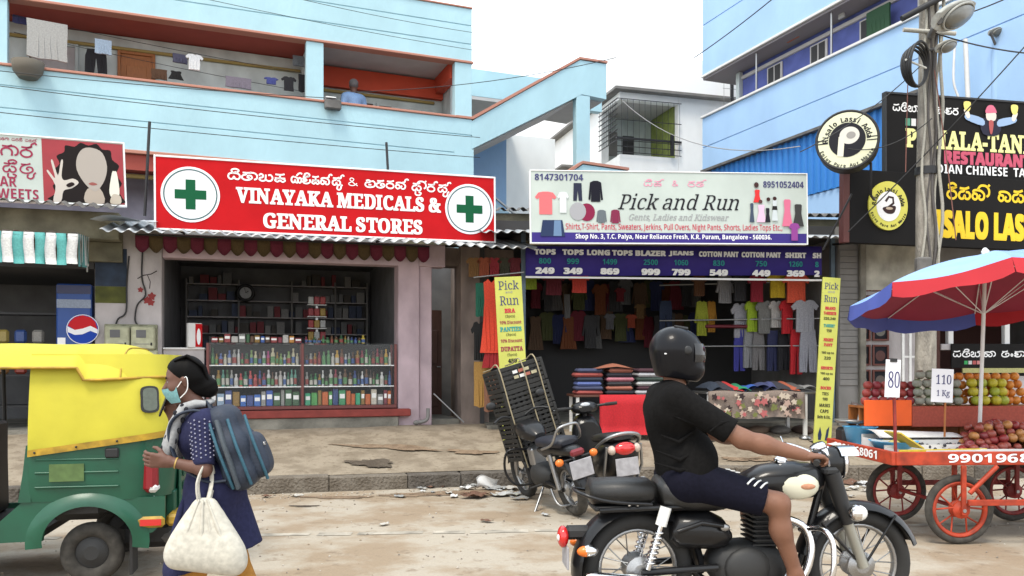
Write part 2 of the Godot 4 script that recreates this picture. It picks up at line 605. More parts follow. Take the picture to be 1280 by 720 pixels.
# ---------- lettering and flat print ----------
func txt(parent: Node, s: String, font: String, c: Vector3, w: float, h: float, m: Material, called := "lettering", roll := 0.0) -> MeshInstance3D:
	# the words as thin raised letters that fill a w by h box centred on c; "heavy" and "black" thicken the strokes
	var fat := 0.0
	var f := font
	if font == "heavy":
		f = "slab"
		fat = 0.012
	elif font == "black":
		f = "bold"
		fat = 0.02
	elif font == "script":
		f = "serif"
	var tm := TextMesh.new()
	tm.text = s
	tm.font = fonts[f]
	tm.font_size = 48
	tm.pixel_size = 0.01
	tm.depth = 0.02
	tm.curve_step = 2.0
	var bb := tm.get_aabb()
	var mesh: Mesh = tm
	if fat > 0.0:
		var st := SurfaceTool.new()
		var i := 0
		for o in [[-1, -1], [1, -1], [-1, 1], [1, 1], [0, 0]]:
			st.append_from(tm, 0, Transform3D(Basis(), Vector3(o[0] * fat, o[1] * fat, 0.004 * i)))
			i += 1
		mesh = st.commit()
		bb = bb.grow(fat)
	elif font == "script":   # slanted
		var st := SurfaceTool.new()
		st.append_from(tm, 0, Transform3D(Basis(Vector3.RIGHT, Vector3(0.34, 1, 0), Vector3.BACK), Vector3.ZERO))
		mesh = st.commit()
		bb = mesh.get_aabb()
	var k := Vector3(w / maxf(bb.size.x, 0.001), h / maxf(bb.size.y, 0.001), 0.12)
	var b := Basis(Vector3.BACK, roll) * Basis.from_scale(k)
	var mid := bb.get_center()
	mid.z = 0.0
	return part(parent, called, mesh, m, Transform3D(b, c - b * mid))
func arc_text(parent: Node, s: String, font: String, c: Vector3, r: float, mid_deg: float, step_deg: float, h: float, m: Material, inward := false):
	for i in s.length():   # letters set along a circle
		if s[i] == " ":
			continue
		var tm := TextMesh.new()
		tm.text = s[i]
		tm.font = fonts[font]
		tm.font_size = 32
		tm.pixel_size = h / 24.0
		tm.depth = 0.004
		tm.curve_step = 2.0
		var off := (i - (s.length() - 1) * 0.5) * step_deg
		var a := deg_to_rad(mid_deg - off if not inward else mid_deg + off)
		var roll := a - PI / 2 if not inward else a + PI / 2
		part(parent, "letter", tm, m, Transform3D(Basis(Vector3.BACK, roll), c + Vector3(cos(a), sin(a), 0) * r))
func blob(pts: Array, n := 5) -> Array:   # a smooth closed outline through points
	var out := []
	for i in pts.size():
		var a: Vector2 = pts[(i - 1 + pts.size()) % pts.size()]
		var b: Vector2 = pts[i]
		var c: Vector2 = pts[(i + 1) % pts.size()]
		var d: Vector2 = pts[(i + 2) % pts.size()]
		for k in n:
			out.append(b.cubic_interpolate(c, a, d, float(k) / n))
	return out
func vec2s(a: Array) -> Array:
	var o := []
	for i in range(0, a.size(), 2):
		o.append(Vector2(a[i], a[i + 1]))
	return o
func oval(cx: float, cy: float, rx: float, ry: float, n := 24) -> Array:
	var o := []
	for i in n:
		o.append(Vector2(cx + rx * cos(TAU * i / n), cy + ry * sin(TAU * i / n)))
	return o
func stroke(sh: Sh, pts: Array, w: float, z: float, closed := false):   # a pen line of width w as thin raised print
	var n := pts.size()
	var last := n if closed else n - 1
	var lft := []
	var rgt := []
	for i in n:
		var p: Vector2 = pts[i]
		var a: Vector2 = pts[(i - 1 + n) % n] if closed or i > 0 else p
		var b: Vector2 = pts[(i + 1) % n] if closed or i < n - 1 else p
		var d := (b - a).normalized()
		var q := Vector2(-d.y, d.x) * w * 0.5
		lft.append(Vector3(p.x + q.x, p.y + q.y, z))
		rgt.append(Vector3(p.x - q.x, p.y - q.y, z))
	sh.st.set_smooth_group(-1)
	for i in last:
		var j := (i + 1) % n
		sh.quad(lft[i], lft[j], rgt[j], rgt[i])
# Kannada letters as pen strokes on a box one unit high; each entry is a list of strokes, each stroke flat x, y pairs; "w" is the advance.
const KAN := {
	"va": [0.85, [0.28,0.60, 0.10,0.50, 0.04,0.25, 0.15,0.05, 0.32,0.08, 0.40,0.28, 0.48,0.08, 0.66,0.05, 0.77,0.25, 0.72,0.48, 0.54,0.58, 0.30,0.58], [0.30,0.58, 0.62,0.72]],
	"na": [0.8, [0.10,0.68, 0.45,0.68, 0.66,0.74], [0.36,0.68, 0.30,0.52, 0.10,0.42, 0.05,0.20, 0.22,0.04, 0.50,0.05, 0.68,0.22, 0.62,0.42, 0.44,0.42, 0.40,0.26, 0.54,0.22]],
	"ya": [0.98, [0.04,0.50, 0.14,0.66, 0.28,0.56, 0.26,0.36, 0.10,0.30, 0.06,0.14, 0.22,0.03, 0.42,0.10, 0.46,0.40, 0.46,0.62], [0.46,0.16, 0.62,0.04, 0.82,0.10, 0.90,0.35, 0.78,0.60, 0.62,0.56]],
	"ka": [0.82, [0.10,0.70, 0.45,0.68, 0.70,0.76], [0.40,0.68, 0.40,0.36], [0.06,0.36, 0.74,0.36], [0.40,0.36, 0.16,0.30, 0.08,0.14, 0.24,0.03, 0.40,0.16, 0.56,0.03, 0.72,0.14, 0.64,0.30, 0.40,0.36]],
	"ma": [1.0, [0.26,0.62, 0.08,0.50, 0.04,0.24, 0.15,0.05, 0.30,0.10, 0.36,0.30, 0.44,0.08, 0.58,0.06, 0.64,0.26, 0.54,0.50, 0.30,0.58], [0.64,0.30, 0.74,0.50, 0.90,0.46, 0.94,0.22, 0.82,0.05, 0.70,0.10]],
	"da": [0.85, [0.10,0.68, 0.45,0.66, 0.70,0.74], [0.42,0.66, 0.14,0.52, 0.12,0.40, 0.36,0.42, 0.42,0.30, 0.26,0.24, 0.08,0.20, 0.20,0.05, 0.50,0.03, 0.74,0.20, 0.70,0.42]],
	"la": [0.95, [0.10,0.40, 0.06,0.18, 0.22,0.04, 0.38,0.16, 0.34,0.38, 0.18,0.42, 0.12,0.58, 0.36,0.64, 0.66,0.58, 0.84,0.36, 0.78,0.10, 0.58,0.05, 0.48,0.20, 0.58,0.34]],
	"sa": [0.88, [0.10,0.70, 0.45,0.68, 0.72,0.78], [0.42,0.68, 0.36,0.52, 0.14,0.46, 0.05,0.24, 0.16,0.05, 0.34,0.08, 0.42,0.28, 0.48,0.08, 0.66,0.05, 0.78,0.22, 0.70,0.44, 0.50,0.48]],
	"ja": [0.9, [0.12,0.62, 0.30,0.70, 0.46,0.60, 0.36,0.48, 0.14,0.46, 0.05,0.24, 0.20,0.05, 0.50,0.03, 0.78,0.14, 0.84,0.40, 0.70,0.62, 0.54,0.58], [0.30,0.26, 0.54,0.26]],
	"ra": [0.75, [0.10,0.70, 0.42,0.68, 0.66,0.78], [0.38,0.68, 0.34,0.54, 0.12,0.44, 0.05,0.22, 0.22,0.04, 0.48,0.04, 0.64,0.22, 0.56,0.44, 0.34,0.52]],
	"pa": [0.9, [0.10,0.70, 0.45,0.68, 0.72,0.78], [0.10,0.50, 0.05,0.22, 0.18,0.05, 0.34,0.08, 0.42,0.28, 0.48,0.08, 0.66,0.05, 0.78,0.22, 0.74,0.50]],
	"ta": [0.85, [0.10,0.70, 0.42,0.68, 0.66,0.78], [0.38,0.68, 0.14,0.52, 0.05,0.26, 0.20,0.05, 0.52,0.03, 0.76,0.20, 0.74,0.44, 0.54,0.50, 0.42,0.36, 0.54,0.24]],
	"ga": [0.7, [0.10,0.70, 0.40,0.68, 0.62,0.78], [0.08,0.04, 0.05,0.36, 0.20,0.54, 0.44,0.54, 0.60,0.36, 0.58,0.04]],
	"i": [0.0, [-0.55,0.66, -0.6,0.88, -0.35,0.98, -0.15,0.85, -0.25,0.68, -0.4,0.72]],
	"aa": [0.3, [-0.3,0.66, 0.0,0.7, 0.2,0.5, 0.18,0.2, 0.02,0.08]],
	"e": [0.0, [-0.5,0.68, -0.3,0.9, -0.1,0.95, 0.0,0.85]],
	"o": [0.3, [-0.55,0.66, -0.35,0.92, 0.0,0.92, 0.2,0.7, 0.2,0.4, 0.05,0.25], [0.1,0.85, 0.25,1.02]],
	"v": [0.15, [-0.35,0.66, -0.15,0.72, -0.1,0.92, 0.08,1.0, 0.15,0.88]],
	"s2": [0.1, [-0.35,-0.05, -0.4,-0.3, -0.2,-0.4, -0.05,-0.25, -0.02,-0.05, 0.1,0.1]],
	"t2": [0.1, [-0.55,-0.05, -0.55,-0.35, -0.25,-0.42, -0.1,-0.2, -0.3,-0.12]],
	"m0": [0.4, [0.1,0.25, 0.2,0.1, 0.32,0.25, 0.2,0.4, 0.1,0.25]],
	"amp": [0.9, [0.75,0.3, 0.5,0.05, 0.2,0.05, 0.1,0.25, 0.4,0.5, 0.5,0.75, 0.3,0.85, 0.2,0.65, 0.5,0.3, 0.8,0.02]],
	" ": [0.5],
}
func kannada(parent: Node, word: String, c: Vector3, w: float, h: float, m: Material, pen := 0.13):
	var sh := Sh.new()
	var x := 0.0
	var lines := []
	for k in word.split(","):
		var gl: Array = KAN[k if k else " "]
		for i in range(1, gl.size()):
			var raw := vec2s(gl[i])
			var sm := []
			for j in raw.size() - 1:
				for q in 4:
					sm.append((raw[j] as Vector2).cubic_interpolate(raw[j + 1], raw[maxi(j - 1, 0)], raw[mini(j + 2, raw.size() - 1)], q / 4.0) + Vector2(x, 0))
			sm.append(raw[-1] + Vector2(x, 0))
			lines.append(sm)
		x += gl[0]
	for l in lines:
		var o := []
		for p in l:
			o.append(Vector2((p.x / x - 0.5) * w, (p.y - 0.45) * h))
		stroke(sh, o, pen * h, 0.0)
	part(parent, "lettering", sh, m, Transform3D(Basis(), c))

# ================= the scene =================
var FB := frame(-3.43, 18.0, 22.0)      # the blue apartment block
var FL := frame(-5.08, 12.2, 17.0)      # the shops at the left
var FR := frame(0.2, 13.2, 6.0)         # the clothes shop and what follows it
var FW := frame(4.987, 22.0, -68.7)     # the side wall of the blue building at the right
var FM := frame(3.34, 26.0, 16.0)       # the white house between

func sign_frame(a: Vector3, b: Vector3) -> Transform3D:
	var x := (b - a).normalized()
	var z := x.cross(Vector3.UP).normalized()
	return Transform3D(Basis(x, z.cross(x), z), a)

func _ready():
	rng.seed = 7
	var cam := Camera3D.new()
	cam.name = "camera"
	cam.projection = Camera3D.PROJECTION_FRUSTUM
	cam.near = 0.1
	cam.far = 900.0
	cam.size = 0.1 * 720.0 / FOCAL
	cam.frustum_offset = Vector2(0, 0.1 * 95.0 / FOCAL)
	add_child(cam)
	cam.position = Vector3(0, EYE, 0)
	cam.current = true
	var env := Environment.new()
	env.background_mode = Environment.BG_SKY
	var sm := ProceduralSkyMaterial.new()
	sm.sky_top_color = Color(0.86, 0.90, 0.94)
	sm.sky_horizon_color = Color(0.97, 0.975, 0.98)
	sm.sky_curve = 0.25
	sm.ground_bottom_color = Color(0.42, 0.38, 0.33)
	sm.ground_horizon_color = Color(0.6, 0.57, 0.53)
	sm.sun_angle_max = 1.0
	sm.energy_multiplier = 1.0
	var sky := Sky.new()
	sky.sky_material = sm
	env.sky = sky
	env.tonemap_mode = Environment.TONE_MAPPER_LINEAR
	env.tonemap_exposure = 2.35
	env.sdfgi_enabled = true
	env.ssao_enabled = true
	env.ssil_enabled = true
	var we := WorldEnvironment.new()
	we.name = "environment"
	we.environment = env
	add_child(we)
	var sun := DirectionalLight3D.new()
	sun.name = "sun"
	sun.light_energy = 0.45
	sun.light_angular_distance = 18.0
	sun.light_color = Color(1.0, 0.97, 0.92)
	sun.shadow_enabled = true
	sun.rotation_degrees = Vector3(-62, -28, 0)
	add_child(sun)
	materials()
	ground()
	apartment_block()
	white_house()
	blue_building()
	stage_two()

func ground():
	var s := Sh.new()
	s.grid(func(a: float, b: float): return Vector3(lerpf(-300, 300, a), 0, lerpf(100, -400, b)), 12, 12)
	struct("road", s.done(), M.road)
	# the pavement rises from the kerb to the shop fronts
	s = Sh.new()
	var prof := [[0.2, 0.0], [0.8, 0.0], [1.4, 0.0], [2.0, 0.0], [2.6, 0.0], [8.0, 0.0]]
	s.grid(func(a: float, b: float):
		var x := lerpf(-16.0, 18.0, a)
		var q := b * 5.0
		var i := mini(int(q), 4)
		var off := lerpf(prof[i][0], prof[i + 1][0], q - i)
		var d := kerb_d(x) + off
		var hump := 0.012 * sin(x * 3.1 + d * 2.0) * sin(d * 3.7 + x)
		return Vector3(x, pave_y(x, d) + (hump if off > 0.3 and off < 3.0 else 0.0), -d), 90, 5)
	struct("pavement", s.done(), M.pavement)
	# kerb stones, each its own block
	var kerb := Node3D.new()
	kerb.name = "kerb"
	kerb.set_meta("kind", "structure")
	add_child(kerb)
	var x := -8.0
	while x < 9.5:
		var w := rng.randf_range(0.62, 0.95)
		var a := Vector3(x + 0.003, 0, -kerb_d(x + 0.003))
		var b := Vector3(x + w - 0.003, 0, -kerb_d(x + w - 0.003))
		var f := sign_frame(a, b)
		var l := (b - a).length()
		var k := Sh.new()
		var top := 0.185 + rng.randf_range(-0.012, 0.012)
		var bk := rng.randf_range(-0.012, 0.012)
		k.span(0, l, -0.1, top, -0.24, bk, 0.012)
		part(kerb, "kerb_stone", k, M.kerb_dark if rng.randf() < 0.45 else M.kerb, f)
		x += w
	# worn white edge line on the road: broken dashes of paint
	s = Sh.new()
	var p := -5.4
	while p < 7.0:
		var w := rng.randf_range(0.2, 0.8)
		for side in 1:
			var da := 7.78 + 0.075 * p + 0.012 * sin(p * 5.0)
			var db := 7.78 + 0.075 * (p + w) + 0.012 * sin((p + w) * 5.0)
			var t := rng.randf_range(0.045, 0.075)
			s.quad(Vector3(p, 0.004, -da - t), Vector3(p + w, 0.004, -db - t), Vector3(p + w, 0.004, -db + t), Vector3(p, 0.004, -da + t))
		p += w + rng.randf_range(0.0, 0.12)
	struct("road_edge_line", s.done(), mat("worn_line", 0.50, 0.45, 0.37, 0.95, 0, "stain", Vector3(1.2, 1.2, 1.2)))
	# dirt and damp patches with ragged edges
	for q in [["damp_patch", 465, 580, 0.34, 0.2, "patch"], ["damp_patch", 490, 560, 0.75, 0.14, "dirt"], ["dirt_patch", 380, 633, 0.18, 0.06, "patch"], ["dirt_patch", 960, 575, 0.35, 0.15, "dirt"], ["dirt_patch", 590, 617, 0.9, 0.22, "dirt"], ["dirt_patch", 420, 622, 0.5, 0.12, "dirt"], ["dirt_patch", 505, 620, 0.35, 0.10, "dirt"], ["damp_patch", 590, 566, 0.4, 0.12, "dirt"], ["damp_patch", 925, 575, 0.3, 0.1, "dirt"]]:
		var d := 10.0
		for it in 30:
			var xx: float = (q[1] - 640.0) / FOCAL * d
			var gy := pave_y(xx, d) if d > kerb_d(xx) + 0.2 else 0.0
			d += ((EYE - gy) * FOCAL / (q[2] - 455.0) - d) * 0.5
		var cx: float = (q[1] - 640.0) / FOCAL * d
		var poly := []
		var ph := rng.randf() * 9.0
		for i in 72:
			var an := TAU * i / 72
			var rr := 0.85 + 0.2 * sin(an * 3.0 + ph) + 0.12 * sin(an * 7.0 + ph * 2.0) + rng.randf_range(-0.1, 0.1)
			poly.append(Vector2(cx + cos(an) * q[3] * rr, -d + sin(an) * q[4] * rr))
		var pk := PackedVector2Array(poly)
		var ix := Geometry2D.triangulate_polygon(pk)
		s = Sh.new()
		var on_pave: bool = d > kerb_d(cx) + 0.2
		for i in range(0, ix.size(), 3):
			var tr := []
			for j in 3:
				var v := pk[ix[i + j]]
				tr.append(Vector3(v.x, (pave_y(v.x, -v.y) + 0.017) if on_pave else 0.007, v.y))
			s.tri(tr[0], tr[1], tr[2])
		struct(q[0], s.done(), M[q[5]])

# a wall in front of z with a rectangular field and thin grooves left open between its courses
func banded(parent: Node, called: String, x0: float, x1: float, ys: Array, z0: float, z1: float, m: Material):
	for i in ys.size() - 1:
		var s := Sh.new()
		s.span(x0, x1, ys[i] + (0.012 if i > 0 else 0.0), ys[i + 1] - (0.012 if i < ys.size() - 2 else 0.0), z0, z1, 0.004)
		part(parent, called, s, m)
	if ys.size() > 2:
		part(parent, "joint_backing", Sh.new().span(x0 + 0.02, x1 - 0.02, ys[0] + 0.02, ys[-1] - 0.02, z0 + 0.01, z1 - 0.02), m)

func apartment_block():
	var b := thing("apartment_block", "pale blue apartment block with open balcony corridors and peach trim behind the signs", "building", FB)
	# solid core, upper and lower storeys
	banded(b, "wall", -14.0, 2.72, [5.73, 6.3, 6.72, 7.08], -0.22, 0.0, M.blue_wall)
	banded(b, "wall", -14.0, 2.72, [8.40, 8.78, 9.2, 9.58], -0.22, 0.0, M.blue_wall)
	part(b, "trim", Sh.new().span(-14.0, 2.34, 7.082, 7.13, -0.25, 0.04, 0.008), M.peach_trim)
	part(b, "trim", Sh.new().span(-14.0, 2.75, 8.345, 8.396, -0.24, 0.03, 0.008), M.peach_trim)
	part(b, "trim", Sh.new().span(-14.0, 2.73, 5.66, 5.728, -0.24, 0.03, 0.008), M.peach_trim)
	part(b, "coping", Sh.new().span(-14.0, 2.73, 9.584, 9.62, -0.25, 0.03, 0.008), M.peach_trim)
	for c in [[-6.75, -6.41], [-0.96, -0.60], [2.32, 2.72]]:
		part(b, "column", Sh.new().span(c[0], c[1], 7.132, 8.343, -0.21, -0.005, 0.006), M.blue_wall)
	# corridor behind the opening
	part(b, "corridor_floor", Sh.new().span(-14.0, 2.7, 5.9, 6.04, -1.9, -0.23), M.ceiling_grey)
	part(b, "corridor_wall", Sh.new().span(-14.0, -0.8, 6.05, 8.34, -1.5, -1.2), M.inner_wall)
	part(b, "corridor_wall", Sh.new().span(-0.79, 2.7, 6.05, 8.7, -1.9, -1.6), M.inner_wall)
	part(b, "corridor_wall", Sh.new().span(-0.9, -0.78, 6.05, 8.34, -1.59, -0.24), M.inner_wall)
	part(b, "end_wall", Sh.new().span(2.5, 2.69, 6.05, 8.34, -1.59, -0.9), M.inner_wall)
	part(b, "ceiling", Sh.new().span(-14.0, -0.62, 8.36, 8.5, -2.6, -0.24), M.brown_red)
	part(b, "ceiling", Sh.new().span(-0.61, 2.7, 8.42, 8.5, -3.0, -0.24), M.ceiling_grey)
	part(b, "beam", Sh.new().span(-0.6, 2.49, 7.93, 8.38, -1.59, -1.45), M.orange_red)
	part(b, "beam", Sh.new().span(2.28, 2.48, 8.05, 8.41, -1.44, -0.26), M.orange_red)
	part(b, "conduit", Sh.new().span(-14.0, -0.92, 8.04, 8.10, -1.19, -1.12, 0.01), M.ochre)
	part(b, "conduit", Sh.new().span(-0.6, 2.3, 7.82, 7.88, -1.59, -1.52, 0.01), M.ochre)
	part(b, "roof_slab", Sh.new().span(-14.0, 2.7, 8.75, 8.9, -10.0, -0.24), M.ceiling_grey)
	part(b, "rear_wall", Sh.new().span(-14.0, 2.7, 0.0, 9.4, -10.2, -9.9), M.blue_wall)
	part(b, "side_wall", Sh.new().span(2.45, 2.71, 0.0, 5.72, -9.89, -0.24), M.blue_wall)
	part(b, "side_wall", Sh.new().span(2.45, 2.71, 8.91, 9.56, -9.89, -0.24), M.blue_wall)
	# storey below: beam, rail and wall seen between the signboards
	part(b, "lower_beam", Sh.new().span(-14.0, 2.4, 5.35, 5.655, -0.4, -0.05), M.brown_red)
	part(b, "lower_conduit", Sh.new().span(-14.0, 2.4, 5.24, 5.32, -0.38, -0.28, 0.01), M.ochre)
	part(b, "lower_wall", Sh.new().span(-14.0, 2.44, 0.0, 5.64, -1.7, -1.4), mat("lilac_wall", 0.40, 0.38, 0.46, 0.9, 0, "blotch", Vector3(0.5, 0.5, 0.5)))
	part(b, "lower_parapet", Sh.new().span(-14.0, 2.72, 3.2, 4.35, -0.3, 0.0), M.grey_wall)
	# doors and windows of the corridor: each with a frame and a leaf
	for dw in [["door", -4.56, -3.96, 6.05, 7.98, -1.2, "wood"], ["door", -6.2, -5.4, 6.05, 7.98, -1.2, "pale_wall"], ["window", 0.50, 0.80, 7.05, 7.66, -1.6, "wood_dark"], ["window", 0.95, 1.24, 7.05, 7.64, -1.6, "wood_dark"], ["window", 1.36, 1.70, 7.05, 7.62, -1.6, "white_paint"], ["door", 2.05, 2.40, 6.05, 7.6, -1.6, "white_paint"]]:
		var z: float = dw[5] + 0.004
		var fr := Sh.new()
		fr.span(dw[1] - 0.06, dw[1], dw[3], dw[4] + 0.06, z - 0.05, z + 0.05, 0.005)
		fr.span(dw[2], dw[2] + 0.06, dw[3], dw[4] + 0.06, z - 0.05, z + 0.05, 0.005)
		fr.span(dw[1], dw[2], dw[4], dw[4] + 0.06, z - 0.05, z + 0.05, 0.005)
		var o := part(b, dw[0], fr, M.wood if dw[0] == "door" and dw[6] == "wood" else M.inner_wall)
		if dw[0] == "door":
			part(o, "leaf", Sh.new().span(dw[1] + 0.004, dw[2] - 0.004, dw[3], dw[4] - 0.004, z - 0.03, z + 0.015), M[dw[6]])
			var w: float = dw[2] - dw[1]
			for yy in [0.12, 0.52]:
				part(o, "panel", Sh.new().span(dw[1] + w * 0.18, dw[2] - w * 0.18, lerpf(dw[3], dw[4], yy), lerpf(dw[3], dw[4], yy + 0.36), z + 0.016, z + 0.03, 0.01), M[dw[6]])
		else:
			part(o, "pane", Sh.new().span(dw[1], dw[2], dw[3], dw[4], z - 0.02, z - 0.01), M.dark_room)
			var w: float = (dw[2] - dw[1]) / 2
			for i in 3:
				part(o, "shutter_stile", Sh.new().span(dw[1] + w * i - 0.03, dw[1] + w * i + 0.03, dw[3], dw[4], z + 0.0, z + 0.03), M[dw[6]])
			for yy in [dw[3], (dw[3] + dw[4]) / 2, dw[4] - 0.05]:
				part(o, "shutter_rail", Sh.new().span(dw[1] + 0.03, dw[2] - 0.03, yy, yy + 0.05, z + 0.002, z + 0.026), M[dw[6]])
	# the stair: sloping parapet, pillar, landing, side walls and steps
	var up := [Vector2(2.72, 7.05), Vector2(5.45, 8.80), Vector2(6.16, 8.80), Vector2(6.16, 7.95), Vector2(5.50, 7.99), Vector2(2.72, 6.42)]
	part(b, "stair_parapet", Sh.new().prism(up, -0.22, 0.0), M.blue_wall)
	part(b, "stair_base_wall", Sh.new().span(2.3, 2.76, 3.2, 6.41, -0.23, 0.003), M.blue_wall)
	part(b, "trim", Sh.new().prism([Vector2(2.34, 7.09), Vector2(2.74, 7.09), Vector2(5.45, 8.82), Vector2(6.18, 8.82), Vector2(6.18, 8.87), Vector2(5.43, 8.87), Vector2(2.70, 7.14), Vector2(2.34, 7.14)], -0.25, 0.03), M.peach_trim)
	part(b, "stair_pillar", Sh.new().span(5.36, 5.72, 4.5, 7.97, -0.21, -0.004, 0.006), M.blue_wall)
	part(b, "stair_soffit", Sh.new().prism([Vector2(2.75, 6.40), Vector2(5.5, 7.96), Vector2(6.15, 7.93), Vector2(6.15, 8.05), Vector2(5.45, 8.12), Vector2(2.75, 6.55)], -2.2, -0.23), M.ceiling_grey)
	part(b, "stair_rear_parapet", Sh.new().prism([Vector2(2.75, 6.5), Vector2(5.45, 8.1), Vector2(6.15, 8.1), Vector2(6.15, 8.7), Vector2(5.45, 8.7), Vector2(2.75, 7.0)], -2.4, -2.2), M.blue_wall)
	part(b, "stair_end_parapet", Sh.new().span(6.02, 6.155, 8.06, 8.79, -2.19, -0.23), M.blue_wall)
	part(b, "stair_well_wall", Sh.new().span(2.73, 4.55, 3.2, 7.6, -2.75, -2.5), M.periwinkle)
	part(b, "stair_lower_parapet", Sh.new().prism([Vector2(2.74, 6.2), Vector2(4.6, 4.9), Vector2(4.6, 4.0), Vector2(2.74, 5.3)], -1.3, -1.15), M.blue_wall_shop)
	part(b, "stair_handrail", Sh.new().tube([Vector3(2.75, 6.3, -1.2), Vector3(4.65, 4.97, -1.2), Vector3(4.65, 4.2, -1.2)], 0.03, 6), M.steel)
	for i in 9:
		part(b, "step", Sh.new().span(2.76 + i * 0.26, 3.0 + i * 0.26, 4.6 - i * 0.16, 4.75 - i * 0.16, -2.45, -1.32), M.concrete)
	part(b, "gate_parapet", Sh.new().prism([Vector2(4.7, 3.4), Vector2(4.7, 5.75), Vector2(5.4, 6.25), Vector2(6.6, 6.2), Vector2(6.6, 3.4)], 0.05, 0.25), M.blue_wall)
	part(b, "gate_parapet_trim", Sh.new().prism([Vector2(4.66, 5.76), Vector2(5.39, 6.27), Vector2(6.63, 6.22), Vector2(6.63, 6.28), Vector2(5.38, 6.33), Vector2(4.63, 5.82)], 0.02, 0.28), M.peach_trim)
	# block set back behind the stair
	part(b, "rear_block_parapet", Sh.new().span(2.73, 8.2, 9.0, 9.75, -4.3, -4.05), M.blue_wall)
	part(b, "rear_block_slab", Sh.new().span(2.73, 6.4, 8.9, 8.99, -7.0, -4.05), M.ceiling_grey)
	part(b, "rear_block_wall", Sh.new().span(2.73, 8.0, 6.0, 8.88, -7.2, -6.9), M.white_wall)

func white_house():
	var b := thing("white_house", "white house with a caged corner balcony between the two blue buildings", "house", FM)
	var wm: Material = M.white_wall
	part(b, "front_wall", Sh.new().span(2.0, 7.5, 4.0, 9.98, -0.25, 0.0), wm)
	part(b, "front_wall", Sh.new().span(0.0, 1.99, 9.75, 9.98, -0.25, 0.0), wm)
	part(b, "front_wall", Sh.new().span(0.0, 1.99, 4.0, 8.05, -0.25, 0.0), wm)
	part(b, "side_wall", Sh.new().span(0.0, 0.25, 4.0, 9.98, -9.0, -1.5), wm)
	part(b, "side_wall", Sh.new().span(0.0, 0.25, 4.0, 8.03, -1.49, -0.26), wm)
	part(b, "side_wall", Sh.new().span(0.0, 0.25, 9.77, 9.97, -1.49, -0.26), wm)
	part(b, "eave", Sh.new().span(-0.25, 7.7, 9.985, 10.08, -9.2, 0.25, 0.01), M.grey_wall)
	part(b, "roof_parapet", Sh.new().span(-0.2, 7.6, 10.082, 11.15, -9.1, 0.18, 0.01), mat("roof_white", 0.86, 0.86, 0.86, 0.9))
	part(b, "balcony_floor", Sh.new().span(0.26, 1.98, 8.0, 8.08, -2.0, -0.26), M.ceiling_grey)
	part(b, "balcony_rear_wall", Sh.new().span(0.26, 3.2, 8.09, 9.97, -2.3, -2.0), M.inner_wall)
	part(b, "balcony_side_wall", Sh.new().span(2.0, 2.2, 8.09, 9.97, -1.99, -0.26), mat("lime_wall", 0.30, 0.36, 0.09, 0.9, 0, "blotch", Vector3(1, 1, 1)))
	part(b, "balcony_ceiling", Sh.new().span(0.26, 1.98, 9.78, 9.9, -1.99, -0.26), M.ceiling_grey)
	part(b, "balcony_door", Sh.new().span(0.95, 1.35, 8.09, 9.2, -1.99, -1.95), M.dark_room)
	part(b, "balcony_window", Sh.new().span(0.35, 0.75, 8.5, 9.3, -1.99, -1.96), M.grey_wall)
	for i in 11:
		part(b, "grille_bar", Sh.new().tube([Vector3(0.02 + i * 0.198, 8.1, 0.08), Vector3(0.02 + i * 0.198, 9.76, 0.08)], 0.007, 4), M.iron)
	for i in 8:
		part(b, "grille_bar", Sh.new().tube([Vector3(-0.12, 8.45, -0.1 - i * 0.18), Vector3(-0.12, 9.76, -0.1 - i * 0.18)], 0.007, 4), M.iron)
	for y in [8.1, 8.28, 8.46, 9.1, 9.75]:
		part(b, "grille_rail", Sh.new().span(-0.12, 2.06, y - 0.01, y + 0.01, 0.07, 0.09), M.iron)
	for i in 9:
		part(b, "grille_rail", Sh.new().span(-0.14, -0.10, 8.46 + i * 0.16, 8.475 + i * 0.16, -1.45, 0.06), M.iron)
	part(b, "grille_handrail", Sh.new().span(-0.16, 2.06, 8.5, 8.56, 0.05, 0.11), M.iron)
	part(b, "grille_post", Sh.new().span(1.7, 1.78, 8.1, 8.75, 0.02, 0.14), M.iron)
	part(b, "side_window_shade", Sh.new().span(-0.5, -0.01, 8.55, 8.62, -5.2, -4.0), M.grey_wall)
	part(b, "side_window", Sh.new().span(-0.03, -0.005, 7.6, 8.5, -5.0, -4.2), M.grey_room)
	part(b, "rear_wall", Sh.new().span(0.0, 7.5, 4.0, 9.9, -9.3, -9.05), wm)
	part(b, "far_side_wall", Sh.new().span(7.3, 7.5, 4.0, 9.97, -9.0, -0.26), wm)
	part(b, "roof_grating_post", Sh.new().span(3.6, 3.68, 9.3, 11.2, 0.4, 0.48), M.iron)
	for i in 8:
		part(b, "roof_grating", Sh.new().tube([Vector3(3.35 + i * 0.22, 9.2, 0.45), Vector3(3.35 + i * 0.22, 10.6, 0.45)], 0.008, 4), M.steel)
	for i in 5:
		part(b, "roof_grating", Sh.new().tube([Vector3(3.3, 9.4 + i * 0.28, 0.47), Vector3(5.2, 9.4 + i * 0.28, 0.47)], 0.008, 4), M.steel)
	part(b, "roof_grating_floor", Sh.new().span(3.2, 5.4, 9.0, 9.2, 0.26, 0.6), wm)

